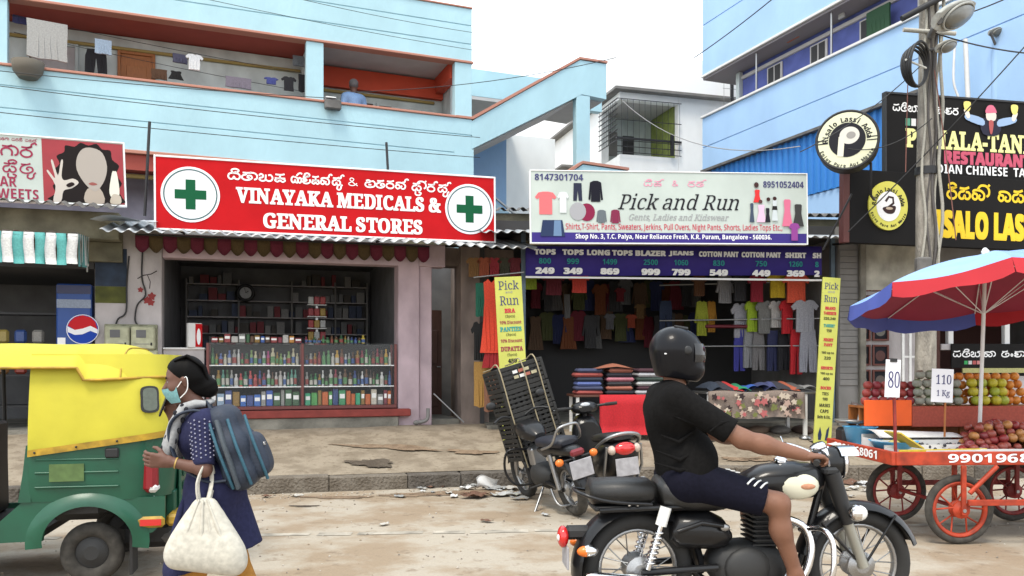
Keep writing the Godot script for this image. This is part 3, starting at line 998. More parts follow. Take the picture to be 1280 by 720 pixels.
func blue_building():
	# local x runs along the wall towards the street, z points away from the wall to the left
	var b := thing("blue_building", "bright sky blue building with an open upper corridor above the restaurant signs", "building", FW)
	var z := 0.0
	banded(b, "wall", 0.0, 9.4, [4.0, 5.4, 7.2, 7.97], -0.25, 0.0, M.periwinkle)
	banded(b, "wall", 0.0, 9.4, [9.1, 10.4, 12.5], -0.25, 0.0, M.periwinkle)
	part(b, "coping", Sh.new().span(-0.03, 9.43, 7.972, 8.03, -0.3, 0.05, 0.008), M.white_paint)
	part(b, "slab", Sh.new().span(-0.02, 9.42, 9.04, 9.098, -2.2, 0.03, 0.008), M.white_paint)
	part(b, "corridor_floor", Sh.new().span(0.0, 9.4, 6.9, 7.0, -2.2, -0.26), M.ceiling_grey)
	part(b, "corridor_wall", Sh.new().span(0.9, 9.4, 7.0, 8.97, -0.8, -0.6), M.indigo_wall)
	part(b, "corridor_end_wall", Sh.new().span(0.75, 0.89, 7.0, 8.97, -0.8, -0.5), M.inner_wall)
	part(b, "ceiling", Sh.new().span(0.0, 9.4, 8.98, 9.035, -2.19, -0.02), mat("dull_ceiling", 0.20, 0.18, 0.19, 0.9))
	part(b, "corridor_beam", Sh.new().span(0.92, 9.4, 8.78, 8.86, -0.599, -0.54), M.ceiling_grey)
	part(b, "roof_slab", Sh.new().span(0.0, 9.4, 11.9, 12.1, -8.0, -0.26), M.ceiling_grey)
	part(b, "front_wall", Sh.new().span(9.15, 9.4, 4.0, 12.5, -8.0, -0.26), M.periwinkle)
	part(b, "far_wall", Sh.new().span(0.0, 0.2, 0.0, 7.9, -8.0, -0.26), M.periwinkle)
	part(b, "rear_wall", Sh.new().span(0.2, 9.1, 0.0, 12.0, -8.3, -8.05), M.periwinkle)
	for i in 5:
		var x := 1.9 + i * 1.5
		var o := part(b, "window", Sh.new().span(x, x + 0.55, 7.9, 8.74, -0.599, -0.56, 0.01), M.ceiling_grey)
		part(o, "pane", Sh.new().span(x + 0.06, x + 0.25, 7.96, 8.70, -0.555, -0.55), M.dark_room)
		part(o, "pane", Sh.new().span(x + 0.30, x + 0.49, 7.96, 8.70, -0.555, -0.55), M.dark_room)
	for x in [2.1, 4.6]:
		part(b, "downpipe", Sh.new().tube([Vector3(x, 8.0, -0.1), Vector3(x, 9.0, -0.1)], 0.025, 6), M.steel)
	# corrugated blue sheet on the lower wall
	var sh := thing("corrugated_sheet", "bright blue corrugated metal sheet on the wall behind the round sign", "metal sheet", FW)
	var n := 34
	for i in n:
		var x0 := 0.25 + i * 0.2
		var s := Sh.new()
		var pf := [Vector2(x0, 0.06), Vector2(x0 + 0.08, 0.06), Vector2(x0 + 0.1, 0.10), Vector2(x0 + 0.17, 0.10), Vector2(x0 + 0.19, 0.06), Vector2(x0 + 0.197, 0.06)]
		for j in pf.size() - 1:
			s.quad(Vector3(pf[j].x, 5.2, pf[j].y), Vector3(pf[j].x, 6.52, pf[j].y), Vector3(pf[j + 1].x, 6.52, pf[j + 1].y), Vector3(pf[j + 1].x, 5.2, pf[j + 1].y))
		part(sh, "sheet_rib", s, M.blue_sheet)
	part(sh, "flashing", Sh.new().span(0.2, 7.1, 6.5, 6.56, 0.02, 0.2), M.zinc_old)
	part(sh, "lower_wall", Sh.new().span(0.2, 7.1, 3.5, 5.19, 0.01, 0.05), M.periwinkle)
	# blue drain pipe column and a lamp on it, far right

func corrugated(s: Sh, x0: float, x1: float, y0: float, z0: float, y1: float, z1: float, pitch := 0.15, amp := 0.025):
	# a wavy metal sheet from the wall (y0, z0) down to the eave (y1, z1), with thickness
	var n := int((x1 - x0) / pitch * 6)
	var f := func(a: float, b: float):
		var x := lerpf(x0, x1, a)
		return Vector3(x, lerpf(y0, y1, b) + amp * sin(TAU * x / pitch) + 0.012 * sin(x * 2.3) * b, lerpf(z0, z1, b) + 0.01 * sin(x * 4.1) * b)
	s.grid(f, n, 2)
	s.grid(func(a: float, b: float): return f.call(1.0 - a, b) - Vector3(0, 0.006, 0), n, 2)
	s.grid(func(a: float, b: float): return f.call(a, 1.0) - Vector3(0, 0.006 * b, 0), n, 1)

func signboard(called: String, label: String, a: Vector3, b: Vector3, h: float, m: Material, border := 0.0, th := 0.08, cat := "signboard") -> Node3D:
	var o := thing(called, label, cat, sign_frame(a, b))
	var l := (b - a).length()
	part(o, "board", Sh.new().span(0, l, 0, h, -th, 0, 0.004), m)
	if border > 0.0:
		part(o, "frame", Sh.new().span(-border, 0.002, -border, h + border, -th - 0.01, 0.012, 0.004).span(l - 0.002, l + border, -border, h + border, -th - 0.01, 0.012, 0.004).span(0.002, l - 0.002, h - 0.002, h + border, -th - 0.01, 0.0122, 0.004).span(0.002, l - 0.002, -border, 0.002, -th - 0.01, 0.0122, 0.004), M.ink_white)
	return o

func stage_two():
	left_shops()
	medical_shop()
	stage_three()

func left_shops():
	# ---- bakery sign and what is below it ----
	var a := at(-52, 247.5, 10.70)
	var b := at(157, 257, 11.6)
	var o := signboard("bakery_signboard", "pale bakery signboard with a photo of a dark haired woman on red", a, b, 0.85, M.sign_pale, 0.018)
	var l := (b - a).length()
	var xr := l - 0.985          # the red photograph starts here
	part(o, "photo_field", Sh.new().span(xr, l - 0.01, 0.012, 0.838, 0.001, 0.004), mat("photo_red", 0.33, 0.02, 0.03, 0.45, 0, "soft", Vector3.ONE))
	var pr := Sh.new()
	var lay := 0.005
	for q in [
		["hair", [0.10,0.02, 0.17,0.12, 0.13,0.22, 0.21,0.30, 0.15,0.42, 0.24,0.52, 0.20,0.62, 0.31,0.68, 0.33,0.77, 0.46,0.76, 0.55,0.82, 0.66,0.79, 0.78,0.82, 0.86,0.75, 0.98,0.74, 1.0,0.62, 1.10,0.54, 1.05,0.42, 1.13,0.3, 1.07,0.2, 1.13,0.1, 1.1,0.02], Color(0.018, 0.014, 0.014)],
		["hand", [0.13,0.02, 0.17,0.22, 0.06,0.40, 0.08,0.42, 0.17,0.32, 0.12,0.54, 0.15,0.55, 0.21,0.36, 0.26,0.56, 0.29,0.55, 0.26,0.36, 0.30,0.30, 0.42,0.33, 0.50,0.28, 0.40,0.20, 0.28,0.16, 0.24,0.02], Color(0.55, 0.50, 0.45)],
		["neck", [0.58,0.02, 0.62,0.20, 0.80,0.22, 0.86,0.02], Color(0.42, 0.36, 0.30)],
		["face", [0.70,0.18, 0.58,0.28, 0.48,0.45, 0.49,0.62, 0.58,0.74, 0.72,0.76, 0.86,0.70, 0.92,0.52, 0.88,0.34, 0.78,0.2], Color(0.40, 0.36, 0.32)],
		["lips", [0.64,0.27, 0.70,0.295, 0.77,0.27, 0.70,0.25], Color(0.30, 0.10, 0.09)],
		["finger_gap", [0.32,0.24, 0.40,0.28, 0.44,0.25, 0.36,0.21], Color(0.02, 0.015, 0.015)],
		["cone", [0.97,0.10, 0.94,0.2, 0.99,0.44, 1.02,0.46, 1.06,0.44, 1.09,0.2, 1.06,0.1], Color(0.72, 0.70, 0.60)],
		["fist", [0.95,0.02, 0.97,0.12, 1.02,0.15, 1.10,0.12, 1.10,0.02], Color(0.50, 0.44, 0.36)]]:
		pr.tint(q[2])
		pr.prism(blob(vec2s(q[1]), 3), lay, lay)
		lay += 0.0012
	part(o, "photo_print", pr, M.print, Transform3D(Basis.from_scale(Vector3(0.84, 1, 1)), Vector3(xr, 0, 0)))
	kannada(o, "m0,ga,aa,ra,v", Vector3(xr - 0.31, 0.66, 0.004), 0.5, 0.19, M.ink_maroon, 0.12)
	kannada(o, "sa,t2,i,ta,s2", Vector3(xr - 0.27, 0.44, 0.004), 0.38, 0.17, M.ink_maroon, 0.12)
	txt(o, "AR", "bold", Vector3(xr - 0.40, 0.245, 0.004), 0.19, 0.13, M.ink_maroon)
	txt(o, "SWEETS", "bold", Vector3(xr - 0.33, 0.09, 0.004), 0.54, 0.13, M.ink_maroon)
	kannada(o, "sa,ya,na,ga,aa, ,pa,ra,sa,i, ,pa,ja,ta,v", Vector3(xr - 0.3, 0.80, 0.004), 0.5, 0.045, M.ink_maroon, 0.13)
	# corrugated roof edge, concrete beam over the bakery
	var fl := thing("bakery_building", "bakery shop front with a mossy concrete beam and dark interior under the striped awning", "building", FL)
	var s := Sh.new()
	corrugated(s, -6.0, -0.5, 3.98, -0.4, 3.66, 0.85, 0.17, 0.03)
	part(fl, "corrugated_roof", s, M.zinc_old)
	part(fl, "beam", Sh.new().span(-6.0, -0.52, 3.28, 3.66, -0.2, 0.35, 0.01), M.old_concrete)
	part(fl, "beam", Sh.new().span(-6.0, -0.52, 3.0, 3.278, -0.4, 0.1, 0.01), M.old_concrete)
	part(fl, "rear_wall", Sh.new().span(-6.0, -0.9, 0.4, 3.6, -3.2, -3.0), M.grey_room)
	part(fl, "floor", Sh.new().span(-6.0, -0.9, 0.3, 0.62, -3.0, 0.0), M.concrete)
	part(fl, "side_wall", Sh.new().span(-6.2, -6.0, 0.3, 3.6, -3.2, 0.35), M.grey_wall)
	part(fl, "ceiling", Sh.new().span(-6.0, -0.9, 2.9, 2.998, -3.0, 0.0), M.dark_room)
	var rk := thing("bakery_rack", "dim wire rack standing inside the dark bakery behind the rickshaw", "rack", FL * pos(-2.4, 0.62, -0.8))
	for y in [0.3, 0.75, 1.2, 1.65]:
		part(rk, "shelf", Sh.new().span(-0.9, 0.9, y, y + 0.03, -0.2, 0.2), M.iron)
	for x in [-0.9, 0.9]:
		part(rk, "post", Sh.new().span(x - 0.02, x + 0.02, 0, 1.9, -0.02, 0.02), M.iron)
	for i in 14:
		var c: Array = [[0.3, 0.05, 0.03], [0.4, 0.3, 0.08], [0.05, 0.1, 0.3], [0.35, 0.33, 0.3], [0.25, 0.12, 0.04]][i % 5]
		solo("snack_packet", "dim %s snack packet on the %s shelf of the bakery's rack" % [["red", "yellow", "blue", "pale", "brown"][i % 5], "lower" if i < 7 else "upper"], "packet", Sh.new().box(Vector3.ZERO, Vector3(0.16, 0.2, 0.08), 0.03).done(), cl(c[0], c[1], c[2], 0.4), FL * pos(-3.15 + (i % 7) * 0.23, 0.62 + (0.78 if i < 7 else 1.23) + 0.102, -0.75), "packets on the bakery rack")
	# drinks cooler with a round red, white and blue emblem
	var fr := thing("drinks_cooler", "blue drinks cooler with a round red and blue emblem beside the meter boxes", "cooler", FL * pos(-1.06, 0.62, 0.02))
	part(fr, "cabinet", Sh.new().span(-0.32, 0.13, 0, 2.06, -0.5, 0.0, 0.02), mat("cooler_blue", 0.012, 0.06, 0.26, 0.4, 0, "soft", Vector3.ONE))
	part(fr, "top_panel", Sh.new().span(-0.31, 0.125, 1.92, 2.04, 0.001, 0.012), mat("cooler_dark", 0.02, 0.025, 0.08, 0.4))
	part(fr, "band", Sh.new().span(-0.31, 0.125, 1.72, 1.84, 0.001, 0.01), cl(0.25, 0.3, 0.4, 0.4))
	var em := Sh.new()
	em.tint(Color(0.75, 0.75, 0.78)).prism(oval(0, 0, 0.21, 0.21, 32), 0.001, 0.006)
	em.tint(Color(0.02, 0.06, 0.35)).prism(oval(0, 0, 0.20, 0.20, 32), 0.007, 0.008)
	em.tint(Color(0.50, 0.02, 0.03)).prism([Vector2(-0.19, 0.05), Vector2(-0.16, 0.11), Vector2(-0.1, 0.17), Vector2(0, 0.2), Vector2(0.1, 0.17), Vector2(0.16, 0.11), Vector2(0.19, 0.0), Vector2(0.1, 0.05), Vector2(0.0, 0.01), Vector2(-0.1, -0.01)], 0.009, 0.010)
	em.tint(Color(0.78, 0.78, 0.8)).prism([Vector2(-0.195, 0.04), Vector2(-0.1, -0.01), Vector2(0.0, 0.01), Vector2(0.1, 0.05), Vector2(0.195, 0.0), Vector2(0.19, -0.06), Vector2(0.1, -0.02), Vector2(0.0, -0.07), Vector2(-0.1, -0.08), Vector2(-0.19, -0.04)], 0.011, 0.012)
	part(fr, "emblem", em, M.print, Transform3D(Basis(), Vector3(0.02, 1.42, 0)))
	part(fr, "price_tag", Sh.new().span(-0.3, -0.2, 1.14, 1.3, 0.001, 0.008), M.ink_white)
	# striped awning: each stripe of cloth is a piece
	var aw := thing("striped_awning", "torn green and white striped awning over the bakery front", "awning", FL * pos(0, 0, 0))
	var p0 := on(FL, -40, 300, 1.1)
	var p1 := on(FL, 97, 298, 1.1)
	var n := 10
	for i in n:
		var x0 := lerpf(p0.x, p1.x, float(i) / n)
		var x1 := lerpf(p0.x, p1.x, float(i + 1) / n)
		var ph := rng.randf() * 6.0
		var green := i % 2 == 0
		var stripe: Material = cl(0.10, 0.38, 0.36) if green else cl(0.70, 0.70, 0.68)
		s = Sh.new()
		s.sheet(func(q: float, r: float): return Vector3(lerpf(x0, x1, q), lerpf(3.30, 3.24, r) + 0.02 * sin(q * 3.0 + ph + r * 4.0) - 0.03 * sin(r * PI), lerpf(0.36, 1.1, r)), 3, 4)
		part(aw, "roof_stripe", s, cl(0.55, 0.36, 0.36) if green else cl(0.66, 0.62, 0.60))
		s = Sh.new()
		var drop := rng.randf_range(0.385, 0.41)
		s.sheet(func(q: float, r: float): return Vector3(lerpf(x0, x1, q) + 0.01 * sin(r * 5.0 + ph), 3.235 - r * drop, 1.105 + 0.015 * sin(q * 4.0 + ph) * r), 3, 4)
		part(aw, "valance_stripe", s, stripe)
	for i in 10:   # the side flap
		var z0 := lerpf(1.1, 0.36, i / 10.0)
		var z1 := lerpf(1.1, 0.36, (i + 1) / 10.0)
		s = Sh.new()
		var d := rng.randf_range(0.36, 0.5)
		s.grid(func(q: float, r: float): return Vector3(p1.x + 0.01 + 0.02 * sin(q * 3.0 + i) * r, lerpf(3.24 - (z0 - 1.1) * 0.08, 3.24 - (z1 - 1.1) * 0.08, q) - r * d, lerpf(z0, z1, q)), 2, 4)
		part(aw, "side_stripe", s, cl(0.12, 0.34, 0.34) if i % 2 == 0 else cl(0.72, 0.74, 0.74))
	for x in [p0.x, -3.0, p1.x - 0.03]:
		part(aw, "rafter", Sh.new().tube([Vector3(x, 3.27, 0.35), Vector3(x, 3.20, 1.09)], 0.015, 6), M.iron)
	part(aw, "front_rail", Sh.new().tube([Vector3(p0.x, 3.2, 1.09), Vector3(p1.x, 3.2, 1.09)], 0.015, 6), M.iron)

	# ---- wall with the electricity meters ----
	var w := thing("meter_wall", "whitewashed pillar wall with painted flowers beside the medical shop", "wall", FL)
	part(w, "plaster", Sh.new().span(-0.89, -0.005, 0.3, 3.5, -0.35, 0.0, 0.01), M.pale_wall)
	part(w, "painted_panel", Sh.new().span(-0.885, -0.47, 2.66, 3.2, 0.002, 0.006), mat("dark_panel", 0.03, 0.05, 0.09, 0.8, 0, "stain", Vector3.ONE))
	part(w, "painted_band", Sh.new().span(-0.885, -0.47, 2.42, 2.658, 0.002, 0.006), mat("moss_panel", 0.11, 0.12, 0.02, 0.8, 0, "stain", Vector3.ONE))
	var fw := Sh.new()
	fw.tint(Color(0.04, 0.03, 0.03))
	stroke(fw, [Vector2(-0.33, 2.78), Vector2(-0.25, 2.83), Vector2(-0.15, 2.85), Vector2(-0.07, 2.90)], 0.014, 0.004)
	stroke(fw, [Vector2(-0.2, 2.84), Vector2(-0.16, 2.74), Vector2(-0.17, 2.64)], 0.01, 0.004)
	for f in [[-0.29, 2.62, 0.035], [-0.14, 2.53, 0.05], [-0.20, 2.47, 0.05], [-0.15, 2.44, 0.045]]:
		fw.tint(Color(0.26, 0.05, 0.05))
		var pet := []
		for i in 20:
			pet.append(Vector2(f[0], f[1]) + Vector2.from_angle(TAU * i / 20) * f[2] * (1.0 + 0.25 * sin(i * 1.6)))
		fw.prism(pet, 0.004 + f[2] * 0.02, 0.004 + f[2] * 0.02)
	part(w, "painted_flowers", fw, M.print)
	var mb := thing("meter_board", "mossy board carrying two electricity meters on the white pillar", "meter board", FL * pos(-0.41, 1.62, 0.0))
	part(mb, "board", Sh.new().span(-0.35, 0.35, 0.0, 0.5, 0.002, 0.04, 0.008), mat("board_grey", 0.33, 0.33, 0.22, 0.8, 0, "stain", Vector3(2, 2, 2)))
	part(mb, "lower_box", Sh.new().span(-0.36, 0.36, -0.02, 0.13, 0.042, 0.12, 0.015), mat("meter_cream", 0.44, 0.44, 0.30, 0.6, 0, "blotch", Vector3(2, 2, 2)))
	for i in 2:
		var me := thing("electricity_meter", ["grey electricity meter on the board, nearest the drinks cooler", "grey electricity meter on the board, nearest the medical shop"][i], "meter", FL * pos(-0.58 + i * 0.34, 1.755, 0.044), "electricity meters on the pillar")
		part(me, "case", Sh.new().span(-0.16, 0.16, 0.0, 0.33, 0, 0.11, 0.02), M.meter_cream)
		part(me, "window", Sh.new().span(-0.09, 0.04, 0.17, 0.28, 0.111, 0.117, 0.002), M.grey_room)
		part(me, "name_plate", Sh.new().span(-0.11, 0.08, 0.075, 0.085, 0.111, 0.114), M.grey_wall)
		part(me, "seal", Sh.new().span(0.1, 0.12, 0.06, 0.1, 0.111, 0.12), M.ink_black)
	var wire := [[[-0.62, 2.09], [-0.58, 2.2], [-0.48, 2.3], [-0.47, 2.7], [-0.44, 3.1]], [[-0.3, 2.09], [-0.36, 2.18], [-0.33, 2.4], [-0.22, 2.55], [-0.27, 2.8], [-0.26, 3.2]]]
	for i in 2:
		var pts := []
		for q in wire[i]:
			pts.append(Vector3(q[0], q[1], 0.02))
		solo("meter_cable", ["dark cable rising from the left meter along the wall", "dark wavy cable rising from the right meter past the flowers"][i], "cable", Sh.new().tube(pts, 0.012, 6).done(), M.black_plastic, FL, "meter cables")
	# rods above the signs
	for q in [[187, 152, 181, 270, 11.45, "thin black rod standing between the bakery sign and the red sign"], [483, 178, 485, 215, 12.35, "thin black rod rising above the middle of the red sign"]]:
		solo("sign_rod", q[5], "rod", Sh.new().tube([at(q[2], q[3], q[4]), at(q[0], q[1], q[4])], 0.02, 6).done(), M.iron, Transform3D(), "rods behind the signs")

func medical_shop():
	var a := at(195, 285, 11.2)
	var b := at(618, 302, 12.7)
	var o := signboard("medical_signboard", "long red medical shop signboard with two green crosses and white lettering", a, b, 0.955, M.sign_red, 0.022)
	var l := (b - a).length()
	for cx in [0.092, 0.918]:
		var d := part(o, "emblem", Sh.new().prism(oval(0, 0, 0.375, 0.375, 40), 0.002, 0.006), M.sign_white, Transform3D(Basis(), Vector3(cx * l, 0.47, 0)))
		var r := Sh.new()
		var pts := oval(0, 0, 0.335, 0.335, 40)
		stroke(r, pts, 0.016, 0.0085, true)
		part(d, "ring", r, mat("ring_green", 0.02, 0.09, 0.09, 0.5))
		part(d, "cross", Sh.new().span(-0.2, 0.2, -0.062, 0.062, 0.0065, 0.010).span(-0.062, 0.062, 0.0621, 0.2, 0.0065, 0.010).span(-0.062, 0.062, -0.2, -0.0621, 0.0065, 0.010), M.ink_green)
	kannada(o, "va,i,na,aa,ya,ka", Vector3(l * 0.275, 0.775, 0.004), l * 0.165, 0.15, M.ink_white, 0.15)
	kannada(o, "ma,e,da,i,ka,la,v,sa,s2,v", Vector3(l * 0.448, 0.775, 0.004), l * 0.155, 0.15, M.ink_white, 0.15)
	kannada(o, "amp", Vector3(l * 0.553, 0.775, 0.004), l * 0.034, 0.13, M.ink_white, 0.10)
	kannada(o, "ja,na,ra,la,v", Vector3(l * 0.655, 0.775, 0.004), l * 0.135, 0.15, M.ink_white, 0.15)
	kannada(o, "sa,t2,o,ra,v,sa,s2,v", Vector3(l * 0.795, 0.765, 0.004), l * 0.125, 0.15, M.ink_white, 0.15)
	txt(o, "VINAYAKA MEDICALS &", "heavy", Vector3(l * 0.52, 0.50, 0.004), l * 0.61, 0.215, M.ink_white)
	txt(o, "GENERAL STORES", "heavy", Vector3(l * 0.528, 0.165, 0.004), l * 0.475, 0.215, M.ink_white)
	# the shop itself
	var w := thing("medical_shop", "pink plastered medical shop with an open dark front and red step", "shop", FL)
	part(w, "pillar", Sh.new().span(3.44, 3.78, 0.3, 3.45, -0.4, 0.0, 0.012), M.pink_wall)
	part(w, "pillar", Sh.new().span(3.785, 3.99, 0.3, 3.45, -0.5, -0.06, 0.012), M.pink_wall)
	part(w, "lintel", Sh.new().span(0.0, 4.2, 3.1, 3.45, -0.3, -0.01, 0.01), M.pink_wall)
	part(w, "plinth", Sh.new().span(0.0, 3.43, 0.3, 0.735, -0.3, 0.1, 0.01), M.concrete)
	part(w, "red_step", Sh.new().span(0.0, 3.62, 0.737, 0.85, -0.3, 0.14, 0.012), M.red_step)
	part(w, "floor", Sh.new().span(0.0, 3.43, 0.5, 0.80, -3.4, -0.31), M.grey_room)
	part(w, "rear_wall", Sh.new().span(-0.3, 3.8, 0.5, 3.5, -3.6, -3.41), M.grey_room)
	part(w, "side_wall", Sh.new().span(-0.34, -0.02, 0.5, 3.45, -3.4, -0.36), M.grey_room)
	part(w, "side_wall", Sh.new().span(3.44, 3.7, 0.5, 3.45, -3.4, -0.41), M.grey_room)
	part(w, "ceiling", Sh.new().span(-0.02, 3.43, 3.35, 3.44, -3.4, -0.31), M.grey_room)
	var vn := thing("scalloped_valance", "maroon and olive scalloped cloth valance above the medical shop opening", "valance", FL)
	var n := 23
	for i in n:
		var x0 := lerpf(-0.35, 3.92, float(i) / n)
		var x1 := lerpf(-0.35, 3.92, float(i + 1) / n)
		var s := Sh.new()
		var ph := rng.randf() * 5.0
		s.sheet(func(q: float, r: float): return Vector3(lerpf(x0, x1, q), 3.40 - r * (0.17 + 0.085 * sin(q * PI)), 0.10 + 0.02 * sin(q * TAU + ph) * r), 6, 3, 0.004)
		part(vn, "scallop", s, mat("maroon_cloth", 0.17, 0.02, 0.045, 0.9, 0, "cloth", Vector3(2, 2, 2)) if i % 2 == 0 else mat("olive_cloth", 0.115, 0.075, 0.03, 0.9, 0, "cloth", Vector3(2, 2, 2)))
	part(vn, "rail", Sh.new().tube([Vector3(-0.35, 3.40, 0.09), Vector3(3.92, 3.40, 0.09)], 0.015, 6), M.iron)
	# corrugated roof over the shop front
	var cr := thing("corrugated_canopy", "weathered corrugated metal canopy under the red medical sign", "canopy", FL)
	var s := Sh.new()
	corrugated(s, -0.62, 5.3, 3.66, -0.3, 3.28, 1.32, 0.16, 0.022)
	part(cr, "sheet", s, M.zinc)
	for x in [0.3, 1.7, 3.1, 4.5]:
		part(cr, "bracket", Sh.new().tube([Vector3(x, 3.46, 0.0), Vector3(x, 3.36, 1.0)], 0.018, 6), M.iron)
	s = Sh.new()
	s.sheet(func(q: float, r: float): return Vector3(lerpf(-0.75, 0.05, q), 3.52 - 0.10 * r + 0.05 * sin(q * 5.0) * r + 0.05 * q, lerpf(0.4, 1.2, r) + 0.04 * sin(q * 9.0)), 10, 6)
	solo("plastic_sheet", "crumpled pale plastic sheet at the left end of the metal canopy", "plastic sheet", s.done(), mat("pale_plastic", 0.62, 0.68, 0.72, 0.35), FL)
	# ---- counter: two glass cases side by side with three shelves ----
	var yb := 0.862
	var c0 := thing("glass_counter", "glass display counter full of bottles and boxes across the medical shop", "counter", FL * pos(0, yb, 0))
	var fm := mat("counter_frame", 0.17, 0.05, 0.045, 0.5)
	part(c0, "base", Sh.new().span(0.6, 3.42, 0.0, 0.05, -0.45, 0.0, 0.005), fm)
	for x in [0.6, 1.96, 3.38]:
		part(c0, "upright", Sh.new().span(x, x + 0.04, 0.051, 1.0, -0.04, 0.0, 0.004), fm)
		part(c0, "upright", Sh.new().span(x, x + 0.04, 0.051, 1.0, -0.45, -0.42, 0.004), fm)
	for y in [0.335, 0.66]:
		part(c0, "shelf", Sh.new().span(0.645, 3.378, y, y + 0.014, -0.418, -0.012), M.lamp_white)
	part(c0, "back", Sh.new().span(0.645, 3.378, 0.051, 0.99, -0.445, -0.425), M.dark_room)
	for x in [[0.642, 1.958], [2.002, 3.378]]:
		part(c0, "pane", Sh.new().span(x[0], x[1], 0.052, 0.998, -0.008, -0.003), M.glass)
	part(c0, "top_pane", Sh.new().span(0.6, 3.42, 1.001, 1.010, -0.45, 0.0), M.glass)
	var wc := thing("counter_flap", "plain white counter panel at the left of the medical shop opening", "counter", FL * pos(0, yb, 0))
	part(wc, "panel", Sh.new().span(0.01, 0.57, 0.0, 0.9, -0.12, -0.06), M.pale_wall)
	part(wc, "top", Sh.new().span(0.005, 0.58, 0.901, 0.93, -0.4, -0.03, 0.006), M.white_paint)
	# goods on the shelves
	goods_row(0.66, 1.94, yb + 0.0505, -0.06, 0.27, "the bottom shelf of the glass counter's left half", [[0.03, 0.10, 0.42], [0.05, 0.16, 0.5], [0.03, 0.35, 0.42], [0.30, 0.42, 0.55], [0.05, 0.08, 0.25]], "packet")
	goods_row(2.02, 3.36, yb + 0.0505, -0.06, 0.27, "the bottom shelf of the glass counter's right half", [[0.55, 0.12, 0.02], [0.05, 0.30, 0.12], [0.04, 0.40, 0.20], [0.6, 0.55, 0.45], [0.08, 0.35, 0.08]], "packet")
	goods_row(0.66, 1.94, yb + 0.3495, -0.06, 0.28, "the middle shelf of the glass counter's left half", [[0.55, 0.55, 0.55], [0.10, 0.28, 0.22], [0.5, 0.08, 0.08], [0.45, 0.42, 0.40], [0.03, 0.14, 0.08]], "bottle")
	goods_row(2.02, 3.36, yb + 0.3495, -0.06, 0.28, "the middle shelf of the glass counter's right half", [[0.60, 0.60, 0.58], [0.02, 0.16, 0.05], [0.05, 0.035, 0.03], [0.5, 0.5, 0.46], [0.12, 0.06, 0.03]], "bottle")
	goods_row(0.66, 1.94, yb + 0.6745, -0.06, 0.27, "the top shelf of the glass counter's left half", [[0.5, 0.45, 0.3], [0.10, 0.15, 0.35], [0.5, 0.5, 0.5], [0.4, 0.06, 0.2], [0.2, 0.3, 0.1]], "bottle")
	goods_row(2.02, 3.36, yb + 0.6745, -0.06, 0.27, "the top shelf of the glass counter's right half", [[0.5, 0.48, 0.44], [0.14, 0.07, 0.03], [0.5, 0.3, 0.05], [0.1, 0.25, 0.1], [0.45, 0.45, 0.45]], "bottle")
	goods_row(0.66, 1.94, yb + 1.0105, -0.14, 0.14, "top of the glass counter at the left", [[0.05, 0.12, 0.4], [0.5, 0.48, 0.45], [0.55, 0.25, 0.05], [0.12, 0.06, 0.03], [0.3, 0.05, 0.05]], "packet")
	goods_row(2.02, 2.95, yb + 1.0105, -0.14, 0.14, "top of the glass counter at the right", [[0.6, 0.58, 0.55], [0.5, 0.38, 0.05], [0.14, 0.07, 0.03], [0.45, 0.4, 0.1]], "bottle")
	var bag := solo("yellow_packet", "large crumpled yellow packet lying on the glass counter's top shelf", "packet", Sh.new().ball(Vector3(0, 0.055, 0), Vector3(0.19, 0.055, 0.08), 14, 8).done(), cl(0.42, 0.36, 0.02, 0.4), FL * pos(1.7, yb + 0.6745, -0.22))
	# the small lit-box sign on the counter
	var sb := thing("counter_sign", "upright red sign box with a white panel standing on the counter", "sign", FL * pos(0.45, yb + 0.93, -0.02, 25))
	part(sb, "case", Sh.new().span(-0.10, 0.10, 0.0, 0.36, -0.08, 0.0, 0.006), M.white_paint)
	part(sb, "face", Sh.new().span(0.101, 0.106, 0.01, 0.35, -0.075, -0.005), M.sign_red)
	part(sb, "front_panel", Sh.new().span(0.0, 0.095, 0.01, 0.35, 0.001, 0.005), M.sign_red)
	part(sb, "oval_print", Sh.new().prism(oval(0.047, 0.16, 0.03, 0.12, 20), 0.006, 0.008), M.ink_white)
	# shelves at the rear with dim boxes
	var rs := thing("rear_medicine_shelves", "dim shelves of medicine boxes along the rear wall of the medical shop", "shelves", FL * pos(0, 0.80, -3.4))
	for x in [0.1, 1.0, 1.95, 2.75, 3.35]:
		part(rs, "divider", Sh.new().span(x - 0.015, x + 0.015, 0.0, 2.3, 0.0, 0.3), M.grey_wall)
	for i in 6:
		part(rs, "shelf", Sh.new().span(0.1, 3.35, 0.7 + i * 0.3, 0.72 + i * 0.3, 0.0, 0.3), M.pale_wall)
	for i in 6:
		var x := 0.14
		while x < 3.2:
			var bw := rng.randf_range(0.06, 0.16)
			if rng.randf() < 0.8 and not (i >= 4 and x > 0.9 and x < 1.9):
				var ci := rng.randi() % 5
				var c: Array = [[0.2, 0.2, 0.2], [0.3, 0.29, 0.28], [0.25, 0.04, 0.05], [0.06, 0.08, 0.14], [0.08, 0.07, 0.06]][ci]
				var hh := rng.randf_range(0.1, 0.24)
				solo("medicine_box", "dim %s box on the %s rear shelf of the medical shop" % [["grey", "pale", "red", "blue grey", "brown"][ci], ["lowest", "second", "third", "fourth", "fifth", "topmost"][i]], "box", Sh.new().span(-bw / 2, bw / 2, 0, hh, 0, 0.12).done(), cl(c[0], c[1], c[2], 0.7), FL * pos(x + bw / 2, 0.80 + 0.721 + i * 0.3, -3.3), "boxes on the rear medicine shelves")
			x += bw + 0.02
	var ck := thing("wall_clock", "round wall clock with a black rim in the dark medical shop", "clock", FL * Transform3D(Basis(), on(FL, 307, 366, -3.0)))
